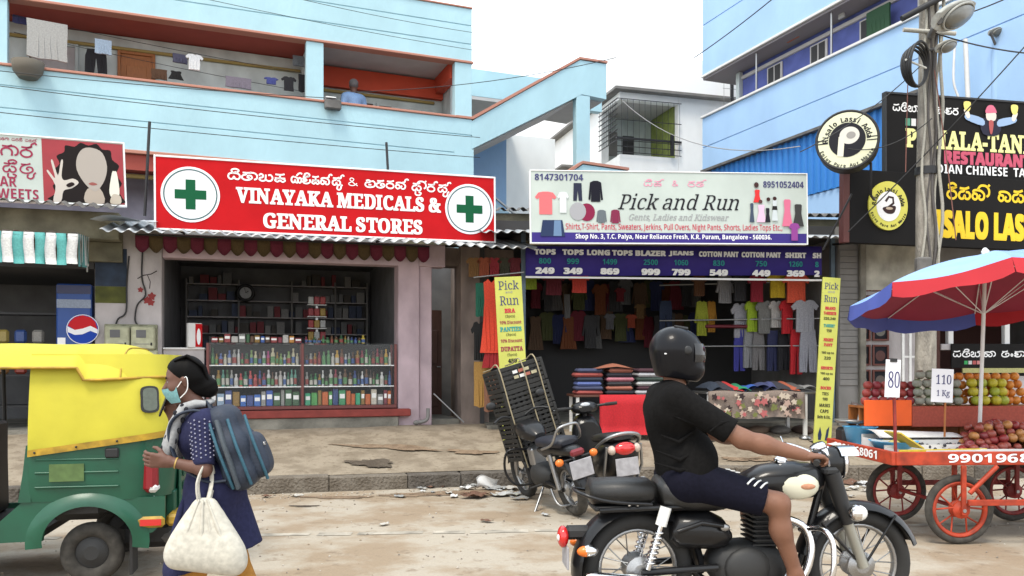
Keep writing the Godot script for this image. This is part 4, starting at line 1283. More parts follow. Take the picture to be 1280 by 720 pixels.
	part(ck, "face", Sh.new().prism(oval(0, 0, 0.125, 0.125, 28), -0.08, -0.01), cl(0.45, 0.45, 0.46, 0.5))
	part(ck, "rim", Sh.new().ring_z(0.135, 0.03, 28, 8), M.black_plastic)
	part(ck, "hand", Sh.new().tube([Vector3(0, 0, -0.005), Vector3(0.05, 0.03, -0.005)], 0.006, 4), M.ink_black)
	part(ck, "hand", Sh.new().tube([Vector3(0, 0, -0.003), Vector3(-0.02, 0.09, -0.003)], 0.004, 4), M.ink_black)
	# tall stand of red and gold packets in the middle of the shop
	var ts := thing("packet_stand", "tall stand of red and gold packets in the middle of the medical shop", "display stand", FL * pos(2.3, 0.80, -1.6))
	part(ts, "post", Sh.new().span(-0.02, 0.02, 0, 1.9, -0.02, 0.02), M.steel)
	for i in 7:
		part(ts, "tray", Sh.new().span(-0.16, 0.16, 0.55 + i * 0.2, 0.565 + i * 0.2, -0.1, 0.1), M.white_paint)
		for j in 3:
			var c: Array = [[0.4, 0.04, 0.04], [0.4, 0.25, 0.04], [0.5, 0.5, 0.48], [0.35, 0.04, 0.05]][(i * 3 + j) % 4]
			solo("hanging_packet", "small bright packet on the tall stand in the medical shop", "packet", Sh.new().box(Vector3(0, 0.07, 0), Vector3(0.09, 0.13, 0.03), 0.01).done(), cl(c[0], c[1], c[2], 0.5), FL * pos(2.2 + j * 0.1, 0.80 + 0.566 + i * 0.2, -1.55), "packets on the tall stand")

func goods_row(x0: float, x1: float, y: float, z: float, h: float, where: String, cols: Array, kind: String):
	# a shelf of small goods, each an object of its own
	var x := x0
	while x < x1 - 0.05:
		var c: Array = cols[rng.randi() % cols.size()]
		var w := rng.randf_range(0.055, 0.11) if kind == "packet" else rng.randf_range(0.042, 0.075)
		var hh := h * rng.randf_range(0.55, 0.95)
		if rng.randf() < 0.35:
			c = [[0.03, 0.06, 0.2], [0.3, 0.3, 0.28], [0.28, 0.16, 0.03], [0.04, 0.12, 0.05], [0.22, 0.03, 0.05], [0.10, 0.05, 0.03]][rng.randi() % 6]
		var s := Sh.new()
		var k := kind
		if kind == "packet":
			s.span(-w * 0.46, w * 0.46, 0, hh, -0.06, 0, 0.008)
		else:
			var r := w * 0.44
			s.lathe([Vector2(r, 0), Vector2(r, hh * 0.62), Vector2(r * 0.8, hh * 0.7), Vector2(r * 0.42, hh * 0.78), Vector2(r * 0.42, hh * 0.84), Vector2(r * 0.55, hh * 0.85), Vector2(r * 0.55, hh), Vector2(0.001, hh)], 8, true)
		var tone := "white"
		if c[0] < 0.45 or c[2] < 0.3:
			tone = "blue" if c[2] > c[0] and c[2] > c[1] else ("green" if c[1] > c[0] else ("brown" if c[0] < 0.2 else ("orange" if c[1] > 0.1 else "red")))
		var o := solo(("boxed_packet" if kind == "packet" else "medicine_bottle"), "small %s %s on %s" % [tone, "packet" if kind == "packet" else "bottle", where], kind, s.done(), cl(c[0], c[1], c[2], 0.45), FL * pos(x + w / 2, y, z - rng.randf_range(0.0, 0.03)), "goods on " + where)
		if kind == "packet" and rng.randf() < 0.6:
			part(o, "label", Sh.new().span(-w * 0.36, w * 0.36, hh * 0.45, hh * 0.75, 0.001, 0.003), M.lamp_white)
		elif kind == "bottle":
			part(o, "label", Sh.new().lathe([Vector2(w * 0.45, hh * 0.12), Vector2(w * 0.45, hh * 0.5)], 8, true, false, false), [cl(0.5, 0.48, 0.42, 0.6), cl(0.3, 0.06, 0.05, 0.6), cl(0.06, 0.12, 0.3, 0.6), cl(0.10, 0.25, 0.10, 0.6)][rng.randi() % 4])
		x += w + 0.004

func garment(kind: String, w: float, h: float, ph := 0.0) -> Mesh:
	# a hanging piece of clothing with a front, a back and soft folds; origin at the middle of its top edge
	var o := []
	if kind == "tee":
		o = [[0.12, 0.0], [0.32, -0.03], [0.5, -0.2], [0.42, -0.32], [0.31, -0.26], [0.32, -1.0], [-0.32, -1.0], [-0.31, -0.26], [-0.42, -0.32], [-0.5, -0.2], [-0.32, -0.03], [-0.12, 0.0], [0.0, -0.06]]
	elif kind == "pants":
		o = [[0.38, 0.0], [0.46, -0.3], [0.48, -1.0], [0.08, -1.0], [0.0, -0.34], [-0.08, -1.0], [-0.48, -1.0], [-0.46, -0.3], [-0.38, 0.0]]
	elif kind == "dress":
		o = [[0.16, 0.0], [0.34, -0.04], [0.30, -0.3], [0.34, -0.5], [0.5, -1.0], [-0.5, -1.0], [-0.34, -0.5], [-0.30, -0.3], [-0.34, -0.04], [-0.16, 0.0], [0.0, -0.05]]
	elif kind == "shirt":
		o = [[0.14, 0.0], [0.34, -0.04], [0.5, -0.62], [0.40, -0.64], [0.32, -0.35], [0.34, -1.0], [-0.34, -1.0], [-0.32, -0.35], [-0.40, -0.64], [-0.5, -0.62], [-0.34, -0.04], [-0.14, 0.0], [0.0, -0.05]]
	else:
		o = [[0.5, 0.0], [0.49, -0.5], [0.5, -1.0], [0.2, -0.98], [-0.2, -1.01], [-0.5, -0.97], [-0.49, -0.5], [-0.5, 0.0]]
	var poly := []
	for i in o.size():
		var a := Vector2(o[i][0] * w, o[i][1] * h)
		var b := Vector2(o[(i + 1) % o.size()][0] * w, o[(i + 1) % o.size()][1] * h)
		poly.append(a)
		poly.append(a.lerp(b, 0.5) + Vector2(0.006 * sin(ph + i * 2.0), 0.006 * cos(ph + i * 3.0)))
	var s := Sh.new()
	s.prism(poly, -0.02, 0.02)
	# folds: soft ridges on the front
	for i in 4:
		var x := lerpf(-0.24, 0.24, i / 3.0) * w
		if kind == "pants":
			x = [-0.34, -0.2, 0.2, 0.34][i] * w
		s.tube([Vector3(x, -0.3 * h, 0.014), Vector3(x + 0.02 * sin(ph + i), -0.6 * h, 0.018), Vector3(x + 0.01, -0.97 * h, 0.014)], [0.004, 0.014, 0.016], 6, true, 1.0)
	return s.done()

func hang(called: String, label: String, kind: String, c: Color, u: float, v: float, w: float, h: float, fr: Transform3D, z: float, group := "", turn := 0.0) -> MeshInstance3D:
	# u, v: the middle of its top edge as measured; w, h in metres
	var p := on(fr, u, v, z)
	var cat := "t-shirt" if kind == "tee" else ("trousers" if kind == "pants" else ("dress" if kind == "dress" else ("shirt" if kind == "shirt" else "cloth")))
	return solo(called, label, cat, garment(kind, w, h, u), cl(c.r, c.g, c.b), fr * Transform3D(Basis(Vector3.UP, turn), p), group)

func stage_three():
	passage()
	clothes_shop()
	clothes_stock()
	restaurant()
	pole_and_wires()
	stage_four()

func passage():
	var o := thing("passage_wall", "dim passage with a grey brown pillar between the two shops", "wall", FL)
	part(o, "pillar", Sh.new().span(4.46, 4.78, 0.3, 3.45, -0.5, -0.02, 0.012), mat("brown_pillar", 0.27, 0.21, 0.18, 0.9, 0, "stain", Vector3(0.6, 0.3, 0.6)))
	part(o, "rear_wall", Sh.new().span(3.7, 4.9, 0.3, 3.6, -2.4, -2.2), M.grey_room)
	part(o, "lintel", Sh.new().span(4.0, 5.4, 3.15, 3.44, -0.6, -0.2), M.brown_pillar)
	part(o, "side_wall", Sh.new().span(4.79, 4.95, 0.3, 3.45, -2.2, -0.1), M.brown_pillar)
	part(o, "step", Sh.new().span(3.995, 4.455, 0.3, 0.66, -2.2, -0.1), M.concrete)
	var d := part(o, "door", Sh.new().span(4.0, 4.45, 0.66, 2.5, -1.5, -1.44), M.wood_dark)
	for y in [0.8, 1.55]:
		part(d, "panel", Sh.new().span(4.07, 4.38, y, y + 0.6, -1.439, -1.42, 0.01), M.wood_dark)
	part(d, "bolt", Sh.new().tube([Vector3(4.36, 1.5, -1.41), Vector3(4.42, 1.5, -1.41)], 0.012, 6), M.steel)
	solo("broom_stick", "thin stick leaning across the dim passage doorway", "stick", Sh.new().tube([on(FL, 580, 528, 0.1), on(FL, 542, 492, -0.02)], 0.014, 6).done(), M.steel, FL)
	var fc := thing("floor_pipe", "small grey pipe elbow on the floor beside the pink pillar", "pipe", FL * Transform3D(Basis(), Vector3(3.83, 0.60, 0.1)))
	part(fc, "elbow", Sh.new().tube([Vector3(-0.1, 0.03, 0), Vector3(0.0, 0.05, 0), Vector3(0.06, 0.1, 0), Vector3(0.07, 0.25, -0.02)], 0.03, 8), M.grey_wall)
	part(fc, "cap", Sh.new().ball(Vector3(-0.12, 0.03, 0), Vector3(0.05, 0.04, 0.04), 8, 6), M.grey_wall)

func clothes_shop():
	# ---- signboard ----
	var a := at(664, 303.5, 12.0)
	var b := at(1009, 305, 12.4)
	var o := signboard("clothes_signboard", "pale green clothes shop signboard with garment pictures and a navy strip", a, b, 1.03, M.sign_pale, 0.012)
	var l := (b - a).length()
	var X := func(u: float) -> float: return (u - 664.0) / 345.0 * l
	var Y := func(v: float) -> float: return (304.0 - v) / 88.6 * 1.03
	part(o, "navy_strip", Sh.new().span(0.01, l - 0.01, 0.01, Y.call(291.0), 0.001, 0.004), M.sign_navy)
	var q := func(s: String, font: String, u0: float, u1: float, v: float, hp: float, m: Material):
		txt(o, s, font, Vector3((X.call(u0) + X.call(u1)) / 2, Y.call(v), 0.005), X.call(u1) - X.call(u0), hp / 88.6 * 1.03, m)
	q.call("8147301704", "bold", 669, 728, 223, 8, M.ink_navy)
	q.call("8951052404", "bold", 953, 1005, 229, 8, M.ink_navy)
	q.call("Pick and Run", "script", 770, 922, 252, 20, M.ink_black)
	q.call("Gents, Ladies and Kidswear", "script", 784, 909, 272, 9.5, M.ink_grey)
	q.call("Shirts,T-Shirt, Pants, Sweaters, Jerkins, Pull Overs, Night Pants, Shorts, Ladies Tops Etc.,", "sans", 706, 977, 284.5, 10, M.ink_red)
	q.call("Shop No. 3, T.C. Palya, Near Reliance Fresh, K.R. Puram, Bangalore - 560036.", "bold", 718, 963, 296.5, 8, M.ink_white)
	kannada(o, "pa,i,ka,v", Vector3(X.call(815), Y.call(229), 0.005), 0.30, 0.10, M.ink_pink, 0.12)
	kannada(o, "amp", Vector3(X.call(842), Y.call(229), 0.005), 0.10, 0.09, M.ink_pink, 0.12)
	kannada(o, "ra,na,v", Vector3(X.call(869), Y.call(229), 0.005), 0.28, 0.10, M.ink_pink, 0.12)
	# printed garments and figures
	var tee := vec2s([0.12, 0.5, 0.34, 0.46, 0.5, 0.26, 0.4, 0.16, 0.3, 0.24, 0.3, -0.5, -0.3, -0.5, -0.3, 0.24, -0.4, 0.16, -0.5, 0.26, -0.34, 0.46, -0.12, 0.5])
	var jean := vec2s([0.4, 0.5, 0.46, -0.5, 0.1, -0.5, 0.0, 0.1, -0.1, -0.5, -0.46, -0.5, -0.4, 0.5])
	var coatp := vec2s([0.15, 0.5, 0.38, 0.42, 0.5, -0.4, 0.36, -0.42, 0.3, 0.1, 0.32, -0.5, -0.32, -0.5, -0.3, 0.1, -0.36, -0.42, -0.5, -0.4, -0.38, 0.42, -0.15, 0.5])
	var gown := vec2s([0.2, 0.5, 0.3, 0.45, 0.24, 0.1, 0.45, -0.5, -0.45, -0.5, -0.24, 0.1, -0.3, 0.45, -0.2, 0.5])
	var skirt := vec2s([0.4, 0.5, 0.5, -0.5, -0.5, -0.5, -0.4, 0.5])
	var lay := 0.006
	for g in [
		[tee, 682, 255, 26, 28, Color(0.72, 0.16, 0.17)], [jean, 721, 241, 12, 22, Color(0.03, 0.035, 0.06)], [coatp, 743, 240, 18, 26, Color(0.015, 0.015, 0.02)],
		[oval(0, 0, 0.5, 0.5, 20), 732, 266, 20, 22, Color(0.22, 0.02, 0.06)], [oval(0, 0, 0.5, 0.5, 20), 721, 265, 20, 22, Color(0.35, 0.35, 0.37)], [coatp, 750, 271, 13, 16, Color(0.13, 0.15, 0.17)], [coatp, 767, 271, 13, 17, Color(0.20, 0.03, 0.07)],
		[tee, 703, 254, 14, 26, Color(0.62, 0.66, 0.66)], [skirt, 690, 286, 30, 20, Color(0.03, 0.045, 0.10)], [skirt, 696, 286, 10, 19, Color(0.14, 0.22, 0.36)],
		[gown, 945, 244, 11, 16, Color(0.62, 0.04, 0.04)], [oval(0, 0, 0.5, 0.5, 14), 944, 230, 6, 7, Color(0.06, 0.03, 0.03)], [gown, 938, 265, 7, 24, Color(0.06, 0.08, 0.12)], [gown, 950, 266, 14, 22, Color(0.70, 0.48, 0.62)], [oval(0, 0, 0.5, 0.5, 14), 949, 251, 5, 5, Color(0.1, 0.05, 0.05)],
		[gown, 958, 268, 8, 18, Color(0.02, 0.02, 0.03)], [oval(0, 0, 0.5, 0.5, 14), 959, 248, 5, 5, Color(0.05, 0.02, 0.02)], [gown, 967, 262, 9, 26, Color(0.55, 0.6, 0.62)], [skirt, 967, 259, 7, 5, Color(0.02, 0.02, 0.02)], [oval(0, 0, 0.5, 0.5, 14), 967, 247, 5, 5, Color(0.05, 0.02, 0.02)],
		[gown, 983, 265, 15, 34, Color(0.62, 0.16, 0.26)], [gown, 997, 268, 16, 28, Color(0.05, 0.05, 0.05)], [tee, 992, 289, 14, 22, Color(0.26, 0.06, 0.26)]]:
		var pts := []
		for p in g[0]:
			pts.append(Vector2(X.call(g[1]) + p.x * g[3] / 345.0 * l, Y.call(g[2]) + p.y * g[4] / 88.6 * 1.03))
		part(o, "garment_print", Sh.new().tint(g[5]).prism(pts, lay, lay), M.print)
		lay += 0.0008
	# ---- price banner ----
	var bn := thing("price_banner", "long navy price banner hung under the clothes shop signboard", "banner", FR * pos(0, 0, 0.25))
	var p0 := on(FR, 657, 345, 0.25)
	var p1 := on(FR, 1027, 344, 0.25)
	var bh := 0.46
	part(bn, "cloth", Sh.new().sheet(func(r: float, t: float): return Vector3(lerpf(p0.x, p1.x, r), lerpf(p0.y, p1.y, r) + bh * (1.0 - t), 0.008 * sin(r * 40.0)), 60, 2, 0.006), M.sign_navy)
	part(bn, "lower_hem", Sh.new().span(p0.x, p1.x, p0.y - 0.03, p0.y - 0.002, -0.012, 0.012), M.ink_white)
	for c in [[681, "TOPS", "800", "249", 26], [716, "TOPS", "999", "349", 26], [762, "LONG TOPS", "1499", "869", 56], [813, "BLAZER", "2500", "999", 38], [851, "JEANS", "1060", "799", 31], [898, "COTTON PANT", "830", "549", 50], [951, "COTTON PANT", "750", "449", 50], [994, "SHIRT", "1260", "369", 27], [1020.5, "SH", "8", "2", 11]]:
		var x: float = on(FR, c[0], 330, 0.25).x
		var k := (p1.x - p0.x) / 370.0
		txt(bn, c[1], "black", Vector3(x, p0.y + 0.375, 0.018), c[4] * k, 0.085, M.ink_white)
		txt(bn, c[2], "bold", Vector3(x, p0.y + 0.235, 0.018), (9.0 + 3.5 * (c[2].length() - 1)) * k * (0.9 if c[2].length() > 1 else 0.5), 0.085, M.ink_teal)
		txt(bn, c[3], "black", Vector3(x, p0.y + 0.085, 0.018), (23.0 if c[3].length() > 1 else 7.0) * k, 0.10, M.ink_white)
	# ---- the shop room ----
	var w := thing("clothes_shop", "open fronted dark clothes shop under the navy price banner", "shop", FR)
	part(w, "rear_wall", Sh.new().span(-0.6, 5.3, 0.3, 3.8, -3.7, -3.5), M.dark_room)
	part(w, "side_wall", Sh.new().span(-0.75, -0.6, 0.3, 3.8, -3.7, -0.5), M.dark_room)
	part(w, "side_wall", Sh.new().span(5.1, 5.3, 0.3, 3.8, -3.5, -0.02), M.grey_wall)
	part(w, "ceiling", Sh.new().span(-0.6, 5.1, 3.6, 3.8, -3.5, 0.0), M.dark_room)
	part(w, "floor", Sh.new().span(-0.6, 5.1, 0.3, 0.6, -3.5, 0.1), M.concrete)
	for x in [-0.06, 5.02]:
		part(w, "post", Sh.new().span(x, x + 0.07, 0.4, 3.6, -0.02, 0.05, 0.006), mat("post_blue", 0.14, 0.20, 0.26, 0.6, 0, "blotch", Vector3.ONE))
	part(w, "corner_wall", Sh.new().span(5.11, 5.52, 0.3, 3.5, -0.01, 0.12, 0.01), M.grey_wall)
	part(w, "corner_post", Sh.new().span(5.44, 5.54, 0.3, 3.5, 0.121, 0.2, 0.008), M.concrete)
	for i in 22:
		part(w, "shutter_slat", Sh.new().span(5.12, 5.43, 1.2 + i * 0.1, 1.295 + i * 0.1, 0.121, 0.14, 0.006), M.grey_wall)
	part(w, "rail", Sh.new().tube([Vector3(2.6, 2.32, -1.5), Vector3(5.1, 2.32, -0.4)], 0.015, 6), M.steel)
	part(w, "rail", Sh.new().tube([Vector3(2.6, 2.95, -1.5), Vector3(5.1, 2.95, -0.4)], 0.015, 6), M.steel)
	part(w, "rail", Sh.new().tube([Vector3(2.6, 1.86, -1.5), Vector3(5.1, 1.86, -0.4)], 0.015, 6), M.steel)
	var cn := thing("metal_canopy", "bright corrugated metal canopy over the clothes shop front", "canopy", FR)
	var s := Sh.new()
	corrugated(s, -0.75, 5.6, 3.68, -0.2, 3.50, 0.86, 0.16, 0.02)
	part(cn, "sheet", s, M.zinc)
	for x in [0.05, 1.7, 3.4, 5.05]:
		part(cn, "bracket", Sh.new().tube([Vector3(x, 3.5, 0.0), Vector3(x, 3.38, 1.2)], 0.018, 6), M.iron)
	# old parapet behind the signs
	var wp := thing("roof_parapet", "stained low parapet wall behind the clothes shop signboard", "wall", FR)
	part(wp, "wall", Sh.new().span(-1.9, 7.5, 3.5, 4.05, -1.0, -0.75, 0.01), M.old_concrete)
	s = Sh.new()
	corrugated(s, -1.9, 7.5, 4.2, -1.2, 4.1, -0.6, 0.17, 0.03)
	part(wp, "corrugated_cap", s, M.zinc_old)
	# ---- yellow standees ----
	var lo := at(646, 545, 12.35)
	var hi := at(635, 346, 12.35)
	standee("yellow standing banner by the crates listing discounts on clothes", lo, hi, 0.40, 8.0, [["Pick", "serif", 0.30, 0.055, 0.95, "ink_navy"], ["and", "sans", 0.1, 0.014, 0.907, "ink_grey"], ["Run", "serif", 0.28, 0.055, 0.855, "ink_navy"], ["BRA", "heavy", 0.16, 0.026, 0.793, "ink_red"], ["(3pcs)", "sans", 0.14, 0.020, 0.757, "ink_black"], ["10% Discount", "bold", 0.32, 0.022, 0.722, "ink_maroon"], ["PANTIES", "heavy", 0.32, 0.028, 0.68, "ink_teal"], ["(3pcs)", "sans", 0.14, 0.020, 0.645, "ink_black"], ["10% Discount", "bold", 0.32, 0.022, 0.61, "ink_maroon"], ["DUPATTA", "heavy", 0.33, 0.028, 0.56, "ink_maroon"], ["(5pcs)", "sans", 0.14, 0.020, 0.522, "ink_black"], ["450", "heavy", 0.13, 0.025, 0.487, "ink_black"]])
	lo = at(1028, 546, 12.45)
	hi = at(1040, 347, 12.45)
	standee("tall yellow standing banner by the grey shutter listing clothes prices", lo, hi, 0.27, 5.0, [["Pick", "serif", 0.21, 0.04, 0.95, "ink_navy"], ["and", "sans", 0.1, 0.014, 0.915, "ink_grey"], ["Run", "serif", 0.20, 0.04, 0.872, "ink_navy"], ["BRAND", "heavy", 0.16, 0.018, 0.815, "ink_red"], ["T-SHIRTS", "heavy", 0.19, 0.018, 0.785, "ink_red"], ["220,240", "bold", 0.18, 0.018, 0.752, "ink_black"], ["T-SHIRT", "heavy", 0.17, 0.018, 0.71, "ink_teal"], ["150", "bold", 0.08, 0.018, 0.68, "ink_black"], ["NIGHT", "heavy", 0.15, 0.018, 0.625, "ink_red"], ["PANT", "heavy", 0.13, 0.018, 0.595, "ink_red"], ["180 up to", "bold", 0.19, 0.018, 0.545, "ink_black"], ["220", "bold", 0.1, 0.018, 0.515, "ink_black"], ["SHORTS", "heavy", 0.18, 0.018, 0.455, "ink_red"], ["100 up to", "bold", 0.19, 0.018, 0.42, "ink_black"], ["400", "bold", 0.1, 0.018, 0.39, "ink_black"], ["SOCKS", "heavy", 0.16, 0.018, 0.335, "ink_red"], ["TIES", "bold", 0.1, 0.018, 0.30, "ink_black"], ["100", "bold", 0.08, 0.018, 0.268, "ink_black"], ["MASKS", "bold", 0.16, 0.020, 0.23, "ink_black"], ["CAPS", "bold", 0.13, 0.020, 0.195, "ink_black"], ["Belts & Etc.", "bold", 0.2, 0.020, 0.16, "ink_black"]])

func standee(label: String, lo: Vector3, hi: Vector3, w: float, yaw: float, lines: Array):
	lo.y = pave_y(lo.x, -lo.z) + 0.01
	var h := (hi - lo).length()
	var y := (hi - lo).normalized()
	var x := (Basis(Vector3.UP, deg_to_rad(yaw)) * Vector3.RIGHT)
	x = (x - y * x.dot(y)).normalized()
	var o := thing("standing_banner", label, "banner", Transform3D(Basis(x, y, x.cross(y)), lo), "yellow standing banners")
	part(o, "board", Sh.new().span(-w / 2, w / 2, 0.0, h, -0.03, 0.0, 0.004), M.sign_yellow)
	for i in lines:
		txt(o, i[0], i[1], Vector3(0, i[4] * h, 0.003), i[2], i[3] * h, M[i[5]])
	if w < 0.3:
		var pr := Sh.new()
		pr.tint(Color(0.03, 0.04, 0.08))
		pr.prism(vec2s([-0.08, 0.13, -0.05, 0.25, -0.02, 0.13, -0.03, 0.05, -0.07, 0.05]), 0.003, 0.003)
		pr.prism(vec2s([0.03, 0.05, 0.05, 0.2, 0.09, 0.26, 0.08, 0.12, 0.06, 0.04]), 0.003, 0.003)
		part(o, "glove_print", pr, M.print)
	part(o, "foot", Sh.new().span(-w / 2, w / 2, -0.01, 0.02, -0.2, -0.031), M.iron)

func clothes_stock():
	var G := "clothes hung in the clothes shop"
	# hung garments: colour, kind, top middle as seen, width and length in metres, how deep
	var rows := [
		["coral orange top hanging by the shop's right post", "tee", Color(0.85, 0.12, 0.06), 995, 343, 0.50, 0.48, -0.5],
		["bright yellow top hanging behind the coral top", "tee", Color(0.60, 0.42, 0.02), 972, 343, 0.40, 0.40, -0.6],
		["maroon red top in the shop's upper row", "tee", Color(0.30, 0.015, 0.035), 946, 344, 0.34, 0.46, -0.7],
		["black top with white stripe in the shop's upper row", "tee", Color(0.03, 0.03, 0.035), 925, 344, 0.34, 0.44, -0.8],
		["pale grey jacket in the shop's upper row", "shirt", Color(0.24, 0.24, 0.25), 906, 344, 0.34, 0.48, -0.9],
		["brown top at the left end of the shop's upper row", "tee", Color(0.12, 0.05, 0.02), 874, 344, 0.3, 0.36, -1.1],
		["lime yellow shirt hanging near the rider's helmet", "shirt", Color(0.32, 0.36, 0.03), 877, 376, 0.26, 0.62, -1.3],
		["mustard shirt hanging beside the lime yellow shirt", "shirt", Color(0.42, 0.20, 0.02), 889, 376, 0.2, 0.56, -1.35],
		["white and navy top in the shop's middle row", "tee", Color(0.36, 0.36, 0.40), 925, 379, 0.34, 0.60, -1.0],
		["neon green tee in the shop's middle row", "tee", Color(0.36, 0.52, 0.03), 940, 376, 0.30, 0.54, -0.9],
		["grey camouflage tee in the shop's middle row", "tee", Color(0.20, 0.20, 0.19), 955, 376, 0.30, 0.56, -0.8],
		["off white printed tee in the shop's middle row", "tee", Color(0.50, 0.48, 0.46), 970, 376, 0.30, 0.46, -0.75],
		["bright red tee beside the light grey tee", "tee", Color(0.60, 0.02, 0.03), 984, 375, 0.32, 0.58, -0.65],
		["light grey tee with a printed face by the right post", "tee", Color(0.40, 0.40, 0.44), 1006, 375, 0.46, 0.54, -0.45],
		["royal blue trousers at the left of the lower row", "pants", Color(0.05, 0.05, 0.30), 924, 412, 0.2, 0.72, -1.0],
		["pale grey leggings in the lower row", "pants", Color(0.30, 0.30, 0.31), 936, 412, 0.22, 0.66, -0.95],
		["mid grey joggers in the lower row", "pants", Color(0.20, 0.19, 0.19), 948, 415, 0.22, 0.66, -0.9],
		["navy joggers in the lower row", "pants", Color(0.03, 0.035, 0.10), 966, 413, 0.22, 0.70, -0.8],
		["black joggers in the lower row", "pants", Color(0.02, 0.02, 0.025), 979, 413, 0.22, 0.68, -0.75],
		["red leggings in the lower row beside grey trousers", "pants", Color(0.60, 0.02, 0.03), 995, 412, 0.22, 0.76, -0.6],
		["light grey trousers at the right of the lower row", "pants", Color(0.38, 0.38, 0.43), 1010, 412, 0.30, 0.72, -0.45],
		["lime top hung at the shop's left beside the banner", "tee", Color(0.24, 0.32, 0.02), 661, 343, 0.40, 0.24, -0.4],
		["coral red top hung near the shop's left end", "tee", Color(0.60, 0.06, 0.04), 724, 343, 0.38, 0.30, -0.5],
		["dark maroon top hung between lime and coral tops", "tee", Color(0.12, 0.01, 0.02), 692, 343, 0.40, 0.34, -0.6],
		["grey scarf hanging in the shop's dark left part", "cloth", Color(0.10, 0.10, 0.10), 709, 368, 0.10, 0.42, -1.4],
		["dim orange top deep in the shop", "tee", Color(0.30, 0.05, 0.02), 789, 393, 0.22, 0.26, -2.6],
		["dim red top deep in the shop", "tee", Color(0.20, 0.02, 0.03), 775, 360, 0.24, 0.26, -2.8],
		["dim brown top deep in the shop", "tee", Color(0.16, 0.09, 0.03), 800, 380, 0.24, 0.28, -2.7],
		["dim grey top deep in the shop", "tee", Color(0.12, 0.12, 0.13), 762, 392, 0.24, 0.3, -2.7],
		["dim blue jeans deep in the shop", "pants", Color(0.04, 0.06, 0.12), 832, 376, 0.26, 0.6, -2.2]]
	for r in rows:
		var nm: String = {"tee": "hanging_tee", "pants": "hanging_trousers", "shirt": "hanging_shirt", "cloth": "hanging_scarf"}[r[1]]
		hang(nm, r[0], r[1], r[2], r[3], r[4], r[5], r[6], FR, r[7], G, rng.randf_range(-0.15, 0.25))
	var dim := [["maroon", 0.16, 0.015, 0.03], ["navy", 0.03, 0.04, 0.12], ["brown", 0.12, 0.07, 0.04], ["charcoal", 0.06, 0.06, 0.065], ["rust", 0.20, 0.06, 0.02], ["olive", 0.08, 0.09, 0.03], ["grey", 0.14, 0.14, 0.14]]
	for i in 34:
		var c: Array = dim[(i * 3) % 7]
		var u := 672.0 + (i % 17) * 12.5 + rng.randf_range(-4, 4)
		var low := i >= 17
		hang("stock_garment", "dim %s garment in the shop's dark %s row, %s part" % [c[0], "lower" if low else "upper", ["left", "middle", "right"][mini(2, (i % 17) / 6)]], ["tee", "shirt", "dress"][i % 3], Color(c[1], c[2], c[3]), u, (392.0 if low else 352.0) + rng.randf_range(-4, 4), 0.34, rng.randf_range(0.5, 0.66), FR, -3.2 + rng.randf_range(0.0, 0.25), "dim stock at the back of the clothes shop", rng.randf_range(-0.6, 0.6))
	# the clothes beside the left standee
	hang("hanging_dress", "bright red orange dress hanging behind the left yellow banner", "dress", Color(0.78, 0.07, 0.03), 614, 349, 0.34, 1.12, FR, 0.35)
	hang("hanging_skirt", "dark red skirt hanging below the red orange dress", "dress", Color(0.34, 0.015, 0.02), 617, 415, 0.36, 0.55, FR, 0.33)
	hang("hanging_scarf", "green scarf hanging in the dim gap by the passage", "cloth", Color(0.02, 0.16, 0.10), 600, 354, 0.14, 0.52, FR, 0.1)
	hang("hanging_tee", "black top hanging in the gap by the passage", "tee", Color(0.015, 0.015, 0.015), 599, 402, 0.26, 0.6, FR, 0.12)
	hang("floral_scarf", "ochre floral scarf hanging low by the passage", "cloth", Color(0.36, 0.20, 0.05), 603, 452, 0.26, 0.70, FR, 0.2)
	hang("hanging_scarf", "brown patterned cloth hanging beside the ochre scarf", "cloth", Color(0.22, 0.10, 0.06), 613, 470, 0.2, 0.55, FR, 0.25)
	solo("hanging_rail", "thin steel rail holding clothes beside the passage", "rail", Sh.new().tube([on(FR, 592, 347, 0.3), on(FR, 655, 340, 0.3)], 0.014, 6).done(), M.steel, FR)
	for i in 5:
		var p := on(FR, 592 + i * 13.0, 322, 0.0)
		solo("small_garment", ["small brown top hung high by the passage", "small orange top hung high by the passage", "small red top hung high by the passage", "small dark top hung high beside the blue post", "small maroon top hung high beside the passage"][i], "top", garment("tee", 0.24, 0.3, i), cl([0.2, 0.3, 0.28, 0.05, 0.15][i], [0.1, 0.07, 0.02, 0.05, 0.02][i], 0.03), FR * Transform3D(Basis(), p), "small tops hung high")
	# ---- folded clothes on the left table ----
	var t := thing("display_table", "table with a red cloth front holding folded clothes outside the shop", "table", FR * pos(1.35, 0.44, 0.65))
	part(t, "top", Sh.new().span(-0.72, 0.72, 0.62, 0.65, -0.45, 0.22, 0.004), M.wood_dark)
	for x in [-0.66, 0.66]:
		for z in [-0.4, 0.17]:
			part(t, "leg", Sh.new().span(x - 0.022, x + 0.022, 0, 0.619, z - 0.022, z + 0.022), M.white_paint)
	var rc := Sh.new().sheet(func(r: float, q: float): return Vector3(lerpf(-0.34, 0.70, r), 0.655 - 0.6 * q, 0.235 + 0.02 * sin(r * 19.0) * q), 26, 4)
	solo("red_cloth", "bright red cloth hanging from the front of the left table", "cloth", rc.done(), cl(0.50, 0.012, 0.02), FR * pos(1.35, 0.44, 0.65))
	var st := [[0.30, 0.06, 0.05], [0.06, 0.02, 0.03], [0.45, 0.16, 0.20], [0.05, 0.06, 0.12], [0.45, 0.45, 0.45], [0.02, 0.02, 0.03], [0.10, 0.14, 0.35], [0.03, 0.05, 0.04], [0.35, 0.12, 0.08], [0.02, 0.03, 0.05], [0.4, 0.4, 0.42], [0.03, 0.03, 0.035]]
